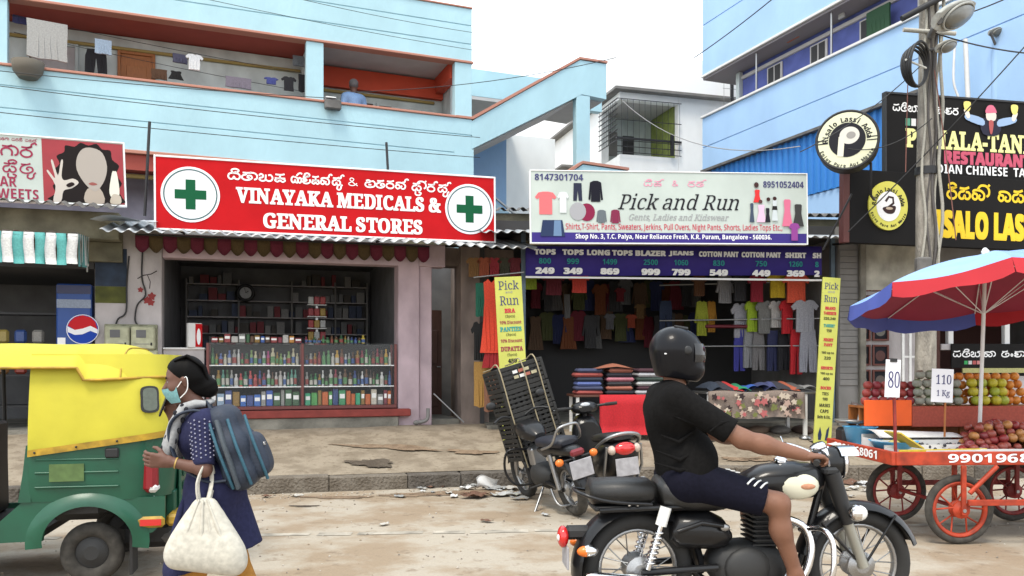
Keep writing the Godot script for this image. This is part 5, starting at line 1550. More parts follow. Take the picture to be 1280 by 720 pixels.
	var names := ["brown", "black", "pink", "navy", "white", "black", "blue", "dark green", "rust", "black", "grey", "charcoal"]
	for col in 3:
		for k in 6:
			var ci := (col * 5 + k * 3) % 12
			var c: Array = st[ci]
			var y := 0.44 + 0.651 + k * 0.066
			var s := Sh.new()
			var wd := 0.40 + 0.03 * sin(k * 2.1 + col)
			s.box(Vector3(0, 0.031, 0), Vector3(wd, 0.062, 0.36), 0.026)
			solo("folded_garment", "%s folded garment in the %s pile on the left table, layer %s" % [names[ci], ["leftmost", "middle", "rightmost"][col], ["lowest", "second", "third", "fourth", "fifth", "topmost"][k]], "garment", s.done(), cl(c[0], c[1], c[2]), FR * pos(0.88 + col * 0.46 + 0.015 * sin(k * 3.0), y, 0.62, rng.randf_range(-4, 4)), "folded clothes on the left table")
	solo("draped_shirt", "rust brown shirt spread over the middle pile of folded clothes", "shirt", Sh.new().sheet(func(r: float, q: float): return Vector3(lerpf(-0.3, 0.28, r), 0.02 + 0.05 * sin(r * PI) * sin(q * PI) - 0.06 * absf(r - 0.5), lerpf(-0.2, 0.24, q)), 10, 8).done(), cl(0.34, 0.12, 0.07), FR * pos(1.28, 0.44 + 0.651 + 0.40, 0.6))
	# ---- right table with a floral cloth ----
	t = thing("stall_table", "low steel table with a floral cloth beside the right yellow banner", "table", FR * pos(3.62, 0.44, 0.75))
	part(t, "top", Sh.new().span(-1.0, 0.85, 0.66, 0.69, -0.5, 0.2, 0.004), M.steel)
	for x in [-0.95, 0.55]:
		for z in [-0.45, 0.16]:
			part(t, "leg", Sh.new().span(x - 0.025, x + 0.025, 0.0, 0.659, z - 0.025, z + 0.025), M.white_paint)
			part(t, "foot", Sh.new().lathe([Vector2(0.09, -0.02), Vector2(0.09, 0.01), Vector2(0.03, 0.03)], 10), M.steel, Transform3D(Basis(), Vector3(x, 0.0, z)))
	var cloth := Sh.new()
	cloth.sheet(func(r: float, q: float): return Vector3(lerpf(-0.98, 0.52, r), 0.70 - 0.40 * q + 0.015 * sin(r * 11.0), 0.215 + 0.025 * sin(r * 26.0) * q), 40, 4)
	var fcl := solo("floral_cloth", "floral cloth hanging from the front of the right table", "cloth", cloth.done(), cl(0.22, 0.17, 0.14), FR * pos(3.62, 0.44, 0.75))
	var fp := Sh.new()
	for i in 60:
		var x := rng.randf_range(-0.92, 0.46)
		var y := rng.randf_range(0.34, 0.66)
		var r := rng.randf_range(0.02, 0.055)
		var c: Color = [Color(0.42, 0.30, 0.25), Color(0.04, 0.03, 0.03), Color(0.16, 0.17, 0.06), Color(0.40, 0.12, 0.12), Color(0.5, 0.42, 0.34)][rng.randi() % 5]
		fp.tint(c)
		var pet := []
		for k in 12:
			pet.append(Vector2(x, y) + Vector2.from_angle(TAU * k / 12 + i) * r * (1.0 + 0.4 * sin(k * 2.6)))
		var z := 0.245 + i * 0.00015
		fp.prism(pet, z, z)
	part(fcl, "flower_print", fp, M.print).set_meta("kind", "stuff")
	for i in 11:
		var c: Array = [[0.02, 0.03, 0.05], [0.03, 0.03, 0.04], [0.5, 0.03, 0.03], [0.02, 0.25, 0.12], [0.03, 0.10, 0.40], [0.04, 0.05, 0.13], [0.05, 0.06, 0.16], [0.03, 0.03, 0.04], [0.4, 0.10, 0.05], [0.1, 0.1, 0.1], [0.25, 0.25, 0.25]][i]
		var nm: String = ["black", "charcoal", "bright red", "green", "royal blue", "navy striped", "dark blue", "black and white", "orange edged black", "dark grey", "light grey"][i]
		var s := Sh.new()
		var ww := rng.randf_range(0.11, 0.2)
		s.sheet(func(r: float, q: float): return Vector3(lerpf(-ww, ww, r), 0.05 + 0.10 * sin(r * PI) * (0.6 + 0.4 * sin(q * 3.0 + i)) - 0.12 * maxf(0.0, q - 0.75) * 4.0 * 0.4, lerpf(-0.25, 0.25, q) + 0.02 * sin(r * 6.0 + i)), 8, 8)
		solo("loose_garment", nm + " garment heaped on the right table", "garment", s.done(), cl(c[0], c[1], c[2]), FR * pos(2.78 + i * 0.15, 0.44 + 0.695, 0.66, rng.randf_range(-12, 12)), "clothes heaped on the right table")
	solo("hanging_strap", "orange strap dangling from the right table's end", "strap", Sh.new().tube([Vector3(0, 0.25, 0), Vector3(0.03, 0.15, 0.03), Vector3(-0.02, 0.05, 0.04), Vector3(0.0, -0.05, 0.04)], 0.022, 6, true, 0.3).done(), cl(0.5, 0.12, 0.06), FR * pos(4.36, 1.0, 0.96))
	for i in 5:
		solo("cloth_bundle", ["folded cloth bundle lying under the right table near its leg", "dark cloth bundle on the ground under the floral cloth", "brown sack lying under the right table", "grey bundle under the middle of the right table", "striped bundle at the left under the right table"][i], "bundle", Sh.new().ball(Vector3(0, 0.07, 0), Vector3(0.26, 0.08, 0.16), 12, 8).done(), cl([0.20, 0.04, 0.14, 0.12, 0.08][i], [0.14, 0.035, 0.09, 0.11, 0.05][i], [0.07, 0.03, 0.06, 0.10, 0.04][i]), FR * pos(2.9 + i * 0.36, 0.44, 0.45, i * 20.0), "bundles under the right table")
	# mannequin legs look: dark belts hung on the red rail
	solo("dark_red_rail", "dark red rail above the heaped clothes", "rail", Sh.new().tube([on(FR, 882, 408, -0.9), on(FR, 938, 408, -0.9)], 0.03, 8).done(), cl(0.14, 0.01, 0.02, 0.5), FR)

func restaurant():
	# ---- boards ----
	var a := at(1108, 222, 12.55)
	var b := at(1300, 231.5, 13.1)
	var h := 105.0 * 12.55 / FOCAL
	var o := signboard("restaurant_signboard", "black restaurant signboard with cream lettering and a turbaned figure", a, b, h, M.sign_black, 0.0)
	part(o, "edge", Sh.new().span(-0.02, -0.001, 0, h, -0.08, 0.01).span(-0.02, (b - a).length(), h + 0.001, h + 0.03, -0.08, 0.012), M.iron)
	var l := (b - a).length()
	var X := func(u: float) -> float: return (u - 1108.0) / 192.0 * l
	var Y := func(v: float, u: float) -> float: return (222.0 + (u - 1108.0) * 0.062 - v) / 103.5 * h
	kannada(o, "pa,ta,i,ya,aa,la,aa, ,ta,m0,da,ra", Vector3(X.call(1156), Y.call(137.0, 1156.0), 0.004), X.call(1197) - X.call(1116), 0.13, M.ink_white, 0.14)
	var chips := Sh.new()
	for i in 3:
		chips.tint([Color(0.10, 0.30, 0.2), Color(0.7, 0.7, 0.7), Color(0.5, 0.1, 0.12)][i])
		chips.span(X.call(1131.0 + i * 7), X.call(1136.5 + i * 7), Y.call(158.0, 1135.0), Y.call(149.0, 1135.0), 0.001, 0.006)
	part(o, "small_marks", chips, M.print)
	txt(o, "PATIALA-TANDOOR", "heavy", Vector3(X.call(1131) + 1.48, Y.call(178.0, 1215.0), 0.004), 2.96, 0.285, M.ink_cream)
	txt(o, "RESTAURANT", "black", Vector3(X.call(1178) + 0.77, Y.call(200.5, 1235.0), 0.004), 1.54, 0.20, mat("neon_pink", 0.50, 0.06, 0.12, 0.5))
	txt(o, "INDIAN CHINESE  TANDOOR", "bold", Vector3(X.call(1154) + 1.22, Y.call(215.0, 1230.0), 0.004), 2.44, 0.135, M.ink_white)
	# the turbaned figure in flat print, arms spread, holding ladles
	var pr := Sh.new()
	var cx: float = X.call(1236)
	var cy: float = Y.call(160.0, 1236.0)
	for g in [[Color(0.03, 0.03, 0.05), [-0.14, -0.12, -0.16, 0.14, 0.16, 0.14, 0.14, -0.12]], [Color(0.30, 0.42, 0.62), [-0.14, 0.14, -0.42, 0.20, -0.44, 0.11, -0.14, 0.02]], [Color(0.30, 0.42, 0.62), [0.14, 0.14, 0.42, 0.20, 0.44, 0.11, 0.14, 0.02]], [Color(0.75, 0.68, 0.6), [-0.42, 0.13, -0.48, 0.27, -0.40, 0.26, -0.37, 0.16]], [Color(0.75, 0.68, 0.6), [0.42, 0.13, 0.48, 0.27, 0.40, 0.26, 0.37, 0.16]], [Color(0.75, 0.65, 0.2), [-0.46, 0.26, -0.48, 0.40, -0.36, 0.40, -0.38, 0.26]], [Color(0.75, 0.65, 0.2), [0.46, 0.26, 0.48, 0.40, 0.36, 0.40, 0.38, 0.26]], [Color(0.72, 0.62, 0.56), [-0.07, 0.12, -0.08, 0.25, 0.08, 0.25, 0.07, 0.12]], [Color(0.60, 0.16, 0.24), [-0.10, 0.24, -0.06, 0.36, 0.04, 0.37, 0.10, 0.26, 0.05, 0.25]], [Color(0.4, 0.1, 0.1), [-0.02, -0.1, -0.04, 0.1, 0.04, 0.1, 0.02, -0.1]]]:
		var pts := []
		for p in blob(vec2s(g[1]), 3):
			pts.append(p * Vector2(1.0, 0.9) + Vector2(cx, cy))
		pr.tint(g[0])
		pr.prism(pts, 0.014 + pr.col.r * 0.0, 0.014)
		pr.t.origin.z += 0.0008
	part(o, "figure_print", pr, M.print)
	# lower board with the lassi shop's name
	a = at(1062, 303, 12.25)
	b = at(1300, 313.5, 12.95)
	h = 92.0 * 12.25 / FOCAL
	o = signboard("lassi_signboard", "black lassi shop signboard with a round yellow emblem and yellow lettering", a, b, h, M.sign_black, 0.0, 0.12)
	l = (b - a).length()
	part(o, "maroon_end", Sh.new().span(-0.10, -0.002, 0, h, -0.12, 0.0, 0.004), mat("maroon_end", 0.10, 0.025, 0.02, 0.6))
	var XX := func(u: float) -> float: return (u - 1062.0) / 238.0 * l
	var e := part(o, "emblem", Sh.new().prism(oval(0, 0, 0.325, 0.36, 40), 0.001, 0.03), mat("emblem_yellow", 0.62, 0.58, 0.08, 0.45), Transform3D(Basis(), Vector3(XX.call(1106.5), 0.56, 0)))
	part(e, "inner_disc", Sh.new().prism(oval(0, -0.01, 0.20, 0.22, 32), 0.031, 0.034), M.ink_white)
	var cup := Sh.new()
	cup.tint(Color(0.05, 0.03, 0.03))
	stroke(cup, [Vector2(-0.05, 0.06), Vector2(0.0, 0.13), Vector2(0.07, 0.12), Vector2(0.08, 0.04), Vector2(0.0, -0.02)], 0.035, 0.036)
	cup.prism(blob(vec2s([-0.09, -0.03, 0.11, 0.0, 0.09, -0.10, 0.0, -0.12, -0.07, -0.09]), 4), 0.037, 0.037)
	cup.tint(Color(0.5, 0.4, 0.3)).prism(oval(0.01, -0.04, 0.06, 0.02, 14), 0.038, 0.038)
	part(e, "cup_print", cup, M.print)
	arc_text(e, "Risalo Lassi Adda", "bold", Vector3(0, 0, 0.032), 0.24, 90, 10.6, 0.066, M.ink_black)
	arc_text(e, "Enjoy Pure Aur Mazze", "bold", Vector3(0, 0, 0.032), 0.30, 270, 7.0, 0.04, M.ink_black, true)
	kannada(o, "ra,i,sa,la,o, ,la,sa,sa,i", Vector3(XX.call(1180) + 0.80, 0.83, 0.004), 1.62, 0.24, M.ink_yellow, 0.15)
	txt(o, "RISALO LASSI", "black", Vector3(XX.call(1152) + 1.03, 0.34, 0.004), 2.06, 0.42, M.ink_yellow)
	# projecting round sign
	var c := at(1059, 175, 11.7)
	var rs := thing("round_sign", "round black and cream projecting sign with curved lettering left of the pole", "sign", Transform3D(Basis(Vector3.UP, deg_to_rad(-24)), c))
	part(rs, "drum", Sh.new().prism(oval(0, 0, 0.41, 0.41, 40), -0.32, 0.0, true), M.black_plastic)
	part(rs, "rim", Sh.new().ring_z(0.405, 0.018, 40, 8), M.black_plastic)
	part(rs, "face", Sh.new().prism(oval(0, 0, 0.385, 0.385, 40), 0.001, 0.008), mat("face_cream", 0.66, 0.66, 0.46, 0.45))
	part(rs, "dark_disc", Sh.new().prism(oval(0, 0, 0.24, 0.24, 36), 0.009, 0.012), M.ink_black)
	var tr := Sh.new()
	tr.tint(Color(0.62, 0.60, 0.54)).prism(oval(0.03, 0.06, 0.13, 0.12, 24), 0.013, 0.013)
	tr.tint(Color(0.70, 0.68, 0.55)).prism(vec2s([-0.11, 0.05, -0.03, 0.07, -0.05, -0.23, -0.13, -0.22]), 0.014, 0.014)
	tr.tint(Color(0.30, 0.29, 0.27)).prism(oval(0.05, 0.06, 0.06, 0.05, 18), 0.015, 0.015)
	part(rs, "cup_print", tr, M.print)
	arc_text(rs, "Risalo Lassi Adda", "bold", Vector3(0, 0, 0.010), 0.285, 92, 11.0, 0.075, M.ink_black)
	arc_text(rs, "Enjoy Pure Aur Mazze", "bold", Vector3(0, 0, 0.010), 0.36, 268, 6.8, 0.048, M.ink_black, true)
	for sd in [-1, 1]:
		var br := Sh.new()
		for k in 2:
			br.span(sd * 0.25, sd * 0.385, -0.035 + k * 0.045, -0.022 + k * 0.045, 0.0095, 0.0125)
		part(rs, "bar_mark", br, M.ink_black)
	part(rs, "bracket", Sh.new().tube([Vector3(0.3, -0.3, -0.2), Vector3(0.3, -0.75, -0.25), Vector3(0.34, -0.75, -0.6)], 0.02, 6), M.iron)
	part(rs, "strut", Sh.new().tube([Vector3(0.05, -0.7, -0.3), Vector3(-0.35, -1.45, -0.5)], 0.015, 6), M.iron)
	# ---- the restaurant front ----
	var w := thing("restaurant", "restaurant shop front with peeling cream wall and dark glazed interior", "shop", FR)
	part(w, "upper_wall", Sh.new().span(5.56, 6.75, 2.75, 3.5, -0.1, 0.1, 0.01), M.peel_wall)
	part(w, "upper_wall", Sh.new().span(6.76, 10.5, 2.95, 3.5, -0.1, 0.08, 0.01), M.grey_wall)
	part(w, "awning_edge", Sh.new().span(5.56, 10.5, 3.5, 3.56, -0.3, 0.6, 0.01), M.zinc_old)
	part(w, "rear_wall", Sh.new().span(5.56, 10.5, 0.3, 3.5, -3.2, -3.0), mat("maroon_room", 0.06, 0.02, 0.015, 0.8))
	part(w, "side_wall", Sh.new().span(5.56, 6.75, 0.3, 2.74, -0.1, 0.05), M.pale_wall)
	part(w, "base_wall", Sh.new().span(6.76, 10.5, 0.3, 1.35, -0.1, 0.05), M.pale_wall)
	part(w, "sill", Sh.new().span(6.9, 10.5, 1.78, 1.88, -0.05, 0.09, 0.008), M.pale_wall)
	for x in [7.05, 8.05, 9.1]:
		part(w, "mullion", Sh.new().span(x, x + 0.09, 1.881, 2.94, -0.04, 0.05, 0.006), M.white_paint)
	part(w, "door_jamb", Sh.new().span(6.76, 6.9, 1.351, 2.94, -0.1, 0.06, 0.006), M.maroon_room)
	part(w, "far_wall", Sh.new().span(10.4, 10.6, 0.3, 3.5, -3.0, 0.0), M.grey_wall)
	part(w, "inner_ceiling", Sh.new().span(5.6, 10.4, 3.3, 3.4, -3.0, -0.12), M.dark_room)
	var nb := thing("menu_board", "narrow black board with white lettering below the restaurant window", "board", FR * Transform3D(Basis(), on(FR, 1188, 460, 0.10)))
	part(nb, "board", Sh.new().span(0, 1.8, 0.0, 0.40, 0.0, 0.03, 0.004), M.sign_black)
	part(nb, "yellow_strip", Sh.new().span(0.2, 1.78, -0.08, -0.002, 0.002, 0.03), cl(0.4, 0.38, 0.15, 0.6))
	kannada(nb, "pa,ta,i,ya,aa,la,aa, ,ta,m0,da,aa", Vector3(0.66, 0.24, 0.034), 1.28, 0.13, M.ink_white, 0.14)
	var ch := Sh.new()
	for i in 4:
		ch.tint([Color(0.05, 0.3, 0.1), Color(0.5, 0.5, 0.5), Color(0.4, 0.1, 0.1), Color(0.5, 0.2, 0.2)][i])
		ch.span(0.22 + i * 0.075, 0.28 + i * 0.075, 0.06, 0.12, 0.031, 0.034)
	part(nb, "small_marks", ch, M.print)
	# framed dishes on the wall
	var k := 0
	for r in 5:
		for col in 2:
			var p := on(FR, 1077.0 + col * 23.0, 382.0 + r * 31.0 - (31.0 if r == 0 else 31.0), 0.06)
			var fr := thing("framed_picture", "brown framed picture of a dish, %s row from the top, %s column" % [["first", "second", "third", "fourth", "fifth"][r], ["left", "right"][col]], "picture", FR * Transform3D(Basis(), p), "framed dish pictures")
			var sgn := Sh.new()
			sgn.span(-0.14, -0.11, -0.17, 0.17, 0, 0.035, 0.004).span(0.11, 0.14, -0.17, 0.17, 0, 0.035, 0.004).span(-0.109, 0.109, 0.14, 0.17, 0, 0.035, 0.004).span(-0.109, 0.109, -0.17, -0.14, 0, 0.035, 0.004)
			part(fr, "frame", sgn, mat("frame_brown", 0.13, 0.035, 0.025, 0.5))
			part(fr, "print", Sh.new().span(-0.109, 0.109, -0.139, 0.139, 0.0, 0.012), M.ink_black)
			part(fr, "plate_print", Sh.new().prism(oval(0, -0.01, 0.085, 0.085, 22), 0.0125, 0.014), [cl(0.12, 0.09, 0.08, 0.5), cl(0.10, 0.03, 0.025, 0.5), cl(0.16, 0.15, 0.13, 0.5)][k % 3])
			k += 1
	var bars := thing("grille_gate", "white steel gate frame standing by the framed pictures", "gate", FR * pos(5.98, 0.45, 0.5))
	for x in [0.0, 0.12, 0.3]:
		part(bars, "bar", Sh.new().span(x - 0.02, x + 0.02, 0, 2.25, -0.02, 0.02), M.white_paint)
	for y in [0.5, 1.2, 2.2]:
		part(bars, "rail", Sh.new().span(0.02, 0.28, y, y + 0.03, -0.015, 0.015), M.white_paint)

func sag(a: Vector3, b: Vector3, s: float, n := 14) -> Array:
	var o := []
	for i in n + 1:
		var t := float(i) / n
		o.append(a.lerp(b, t) - Vector3(0, s * 4.0 * t * (1.0 - t), 0))
	return o

func pole_and_wires():
	var base := at(1155, 555, 11.7)
	base.y = pave_y(base.x, 11.7)
	var top := at(1161, -60, 11.7)
	var o := thing("street_pole", "weathered grey concrete pole in front of the restaurant signs", "pole", Transform3D(Basis(), base))
	var d := top - base
	part(o, "shaft", Sh.new().tube([Vector3.ZERO - Vector3(0, 0.1, 0), d * 0.25 + Vector3(0.01, 0, 0), d * 0.5 - Vector3(0.015, 0, 0), d * 0.75, d], [0.15, 0.135, 0.125, 0.12, 0.115], 10), M.pole)
	part(o, "band", Sh.new().tube([d * 0.56, d * 0.575], 0.16, 10), M.iron)
	part(o, "cross_arm", Sh.new().tube([d * 0.875 + Vector3(-0.45, -0.12, 0.18), d * 0.89 + Vector3(0.3, 0.18, 0.18)], 0.045, 6), M.iron)
	part(o, "cross_arm", Sh.new().tube([d * 0.915 + Vector3(-0.4, 0.02, 0.15), d * 0.91 + Vector3(0.3, 0.0, 0.15)], 0.02, 6), M.zinc_old)
	part(o, "cross_arm", Sh.new().tube([d * 0.835 + Vector3(-0.42, 0.02, 0.16), d * 0.833 + Vector3(0.3, -0.02, 0.16)], 0.03, 6), cl(0.5, 0.48, 0.42, 0.8))
	# cables run down the shaft
	for q in [[0.16, 0.02, 0.022, "pale"], [-0.13, 0.5, 0.018, "pale"], [0.05, 1.3, 0.02, "grey"], [0.1, 2.2, 0.014, "pale"], [-0.04, 3.0, 0.016, "grey"]]:
		var pts := []
		for i in 22:
			var t := 0.30 + 0.6 * i / 21.0
			pts.append(d * t + Vector3(q[0] * 0.8 + 0.03 * sin(t * 30.0 + q[1]), 0, 0.13 + 0.02 * cos(t * 24.0 + q[1])))
		part(o, "cable", Sh.new().tube(pts, q[2], 6), cl(0.42, 0.40, 0.34, 0.8) if q[3] == "pale" else cl(0.10, 0.09, 0.085, 0.8))
	part(o, "junction_box", Sh.new().box(d * 0.36 + Vector3(-0.12, 0, 0.17), Vector3(0.2, 0.5, 0.12), 0.02), M.zinc_old)
	var cb := at(1142, 85, 11.4)
	var cring := thing("cable_coil", "black coil of spare cable hanging on the concrete pole", "cable coil", Transform3D(Basis(Vector3.UP, 0.5), cb))
	for i in 4:
		part(cring, "loop", Sh.new().ring_z(0.25 + 0.012 * i, 0.018, 30, 6), M.black_plastic, Transform3D(Basis.from_euler(Vector3(0.05 * i, 0.08 * i, 0)), Vector3(0, 0.01 * i, 0.03 * i)))
	part(cring, "tie", Sh.new().tube([Vector3(-0.3, 0.03, 0.1), Vector3(0.15, 0.0, 0.08)], 0.014, 6), cl(0.6, 0.6, 0.55))
	# street lamps (unlit by day)
	lamp_head("large street lamp with a pale grey hood on top of the pole", at(1194, 20, 11.0), 0.47, -35.0, at(1163, 45, 11.5))
	lamp_head("smaller grey street lamp below the large lamp on the pole", at(1183, 58, 11.5), 0.22, -30.0, at(1163, 62, 11.6))
	lamp_head("distant street lamp on the pale blue column at far right", at(1247, 40, 14.0), 0.20, -20.0, at(1246, 60, 14.1))
	var pc := thing("lamp_column", "pale blue lamp column beside the blue wall at far right", "column", Transform3D(Basis(), at(1246, 140, 14.1)))
	part(pc, "shaft", Sh.new().tube([Vector3(0, -3.4, 0), Vector3(0, 1.05, 0)], 0.09, 8), M.periwinkle)
	part(pc, "pipe", Sh.new().tube([Vector3(-0.35, -0.2, -0.2), Vector3(-0.42, 1.3, -0.2)], 0.04, 6), M.white_paint)
	part(pc, "pipe_elbow", Sh.new().tube([Vector3(-0.35, -0.18, -0.2), Vector3(-0.1, -0.22, -0.2)], 0.045, 6), M.white_paint)
	part(pc, "pipe", Sh.new().tube([Vector3(-0.6, 1.2, -0.2), Vector3(-0.62, 0.6, -0.2), Vector3(-0.54, 0.3, -0.2), Vector3(-0.56, 0.15, -0.2), Vector3(-0.95, 0.05, -0.2)], 0.02, 6), M.white_paint)
	# overhead wires
	var G := "overhead wires"
	for q in [
		[-60, 82, 13.0, 420, 123, 15.0, 0.05, 0.007, "thin wire crossing just below the blue balcony edge"],
		[-60, 100, 13.0, 600, 172, 16.5, 0.05, 0.007, "thin wire across the blue parapet above the red sign"],
		[-60, 134, 13.0, 600, 197, 16.5, 0.04, 0.007, "lowest thin wire across the blue parapet"],
		[330, -12, 14.0, 600, 42, 17.0, 0.05, 0.005, "thin wire across the top right corner of the blue block"],
		[200, -14, 14.0, 600, 64, 17.0, 0.05, 0.005, "thin wire across the blue block's upper wall"],
		[440, 115, 17.0, 770, 72, 18.5, 0.15, 0.008, "dark wire sagging across the blue stair"],
		[778, 126, 24.5, 1000, 183, 15.0, 0.55, 0.010, "pale wire sagging from the caged balcony to the blue wall"],
		[868, 72, 20.0, 1000, -30, 16.0, 0.05, 0.012, "dark wire climbing along the top of the bright blue building"],
		[1060, 290, 12.0, 1290, 48, 11.0, 0.05, 0.009, "dark wire slanting up behind the pole to the right"],
		[1165, 40, 11.3, 1300, 68, 10.5, 0.05, 0.010, "dark wire leaving the pole to the right below the lamp"],
		[1165, 30, 11.5, 1300, -22, 11.0, 0.05, 0.010, "dark wire leaving the pole upwards to the right"],
		[1150, 83, 11.4, 1000, 190, 11.2, 0.1, 0.007, "thin wire from the cable coil down to the round sign"],
		[1168, 88, 11.4, 1195, 300, 11.4, -0.1, 0.008, "reddish wire hanging from the pole down past the boards"],
		[1135, 95, 11.5, 1132, 215, 11.5, -0.06, 0.007, "reddish wire hanging left of the pole down to the boards"],
		[1060, 186, 11.6, 1165, 148, 11.4, 0.15, 0.007, "thin grey wire from the round sign to the pole"]]:
		solo("overhead_wire", q[8], "wire", Sh.new().tube(sag(at(q[0], q[1], q[2]), at(q[3], q[4], q[5]), q[6]), q[7], 5).done(), cl(0.35, 0.34, 0.34) if "pale" in q[8] else (cl(0.22, 0.09, 0.07) if "reddish" in q[8] else M.black_plastic), Transform3D(), G)

func lamp_head(label: String, p: Vector3, l: float, roll: float, root: Vector3):
	var o := thing("street_lamp", label, "street lamp", Transform3D(Basis.from_euler(Vector3(deg_to_rad(-48), deg_to_rad(10), deg_to_rad(-roll * 0.9))), p))
	var rs := []
	for i in 8:
		var t := i / 7.0
		var w := l * 0.42 * pow(sin(lerpf(0.35, 2.75, t)), 0.6)
		var ring := PackedVector3Array()
		for k in 14:
			var a := TAU * k / 14
			ring.append(Vector3(lerpf(-l, l, t), maxf(-0.02, sin(a)) * w * 0.75, cos(a) * w))
		rs.append(ring)
	part(o, "hood", Sh.new().rings(rs), mat("lamp_hood", 0.42, 0.42, 0.38, 0.6, 0.0, "blotch", Vector3(2, 2, 2)))
	part(o, "bowl", Sh.new().ball(Vector3(l * 0.1, -0.02, 0), Vector3(l * 0.78, l * 0.2, l * 0.33), 16, 8), mat("lamp_bowl", 0.16, 0.155, 0.13, 0.3, 0, "blotch", Vector3(2, 2, 2)))
	part(o, "rim", Sh.new().tube(blob3(l), l * 0.035, 6, false), M.lamp_hood)
	var inv := o.transform.affine_inverse()
	part(o, "arm", Sh.new().tube([inv * root, Vector3(-l * 0.9, 0.0, 0)], l * 0.1, 8), M.zinc_old)
func blob3(l: float) -> Array:
	var o := []
	for i in 25:
		var a := TAU * i / 24
		o.append(Vector3(l * 0.1 + cos(a) * l * 0.8, -0.025, sin(a) * l * 0.36))
	return o

func stage_four():
	rickshaw()
	ridden_motorcycle()
	parked_motorcycle()
	parked_scooter()
	fruit_cart()
	stage_five()

func wheel(parent: Node, c: Vector3, big: float, thick: float, rim: Material, tyre: Material, spokes: int, hub_r := 0.06, hub_w := 0.16, sq := 1.15) -> MeshInstance3D:
	var x := Transform3D(Basis(), c)
	var w := part(parent, "wheel", Sh.new().ring_z(big - thick, thick, 36, 12, sq), tyre, x)
	part(w, "rim", Sh.new().ring_z(big - thick * 2.0 - 0.004, 0.016, 36, 8, 1.7), rim)
	var h := Sh.new()
	h.t = Transform3D(Basis(Vector3.RIGHT, PI / 2), Vector3.ZERO)
	h.lathe([Vector2(0.001, -hub_w / 2), Vector2(hub_r * 0.5, -hub_w / 2), Vector2(hub_r, -hub_w / 2 + 0.02), Vector2(hub_r, -hub_w / 2 + 0.04), Vector2(hub_r * 0.5, 0), Vector2(hub_r, hub_w / 2 - 0.04), Vector2(hub_r, hub_w / 2 - 0.02), Vector2(hub_r * 0.5, hub_w / 2), Vector2(0.001, hub_w / 2)], 16, true)
	part(w, "hub", h, rim)
	var r1 := big - thick * 2.0 - 0.01
	for i in spokes:
		var a := TAU * i / spokes
		var b := a + (0.35 if i % 2 == 0 else -0.35)
		var z := hub_w * 0.3 * (1 if i % 4 < 2 else -1)
		part(w, "spoke", Sh.new().tube([Vector3(cos(b) * hub_r * 0.8, sin(b) * hub_r * 0.8, z), Vector3(cos(a) * r1, sin(a) * r1, 0)], 0.004 if spokes > 12 else 0.008, 4, false), rim)
	return w

func guard(r: float, w: float, a0: float, a1: float, n := 20) -> Sh:   # a mudguard: a curved band over a wheel, with rolled edges
	var s := Sh.new()
	s.grid(func(a: float, b: float):
		var an := lerpf(a0, a1, a)
		var q := lerpf(-1.0, 1.0, b)
		var rr := r - 0.045 * q * q * q * q
		return Vector3(cos(an) * rr, sin(an) * rr, q * w), n, 8)
	s.grid(func(a: float, b: float):
		var an := lerpf(a1, a0, a)
		var q := lerpf(-1.0, 1.0, b)
		var rr := r - 0.006 - 0.045 * q * q * q * q
		return Vector3(cos(an) * rr, sin(an) * rr, q * (w - 0.004)), n, 8)
	return s

func pillow(prof: Array, n := 14) -> Sh:   # a body lofted along x: entries are x, y centre, half height, half width
	var rs := []
	for p in prof:
		var ring := PackedVector3Array()
		for k in n:
			var a := TAU * k / n
			var c := cos(a)
			var s := sin(a)
			ring.append(Vector3(p[0], p[1] + p[2] * signf(s) * pow(absf(s), 0.75), p[3] * signf(c) * pow(absf(c), 0.75)))
		rs.append(ring)
	return Sh.new().rings(rs)

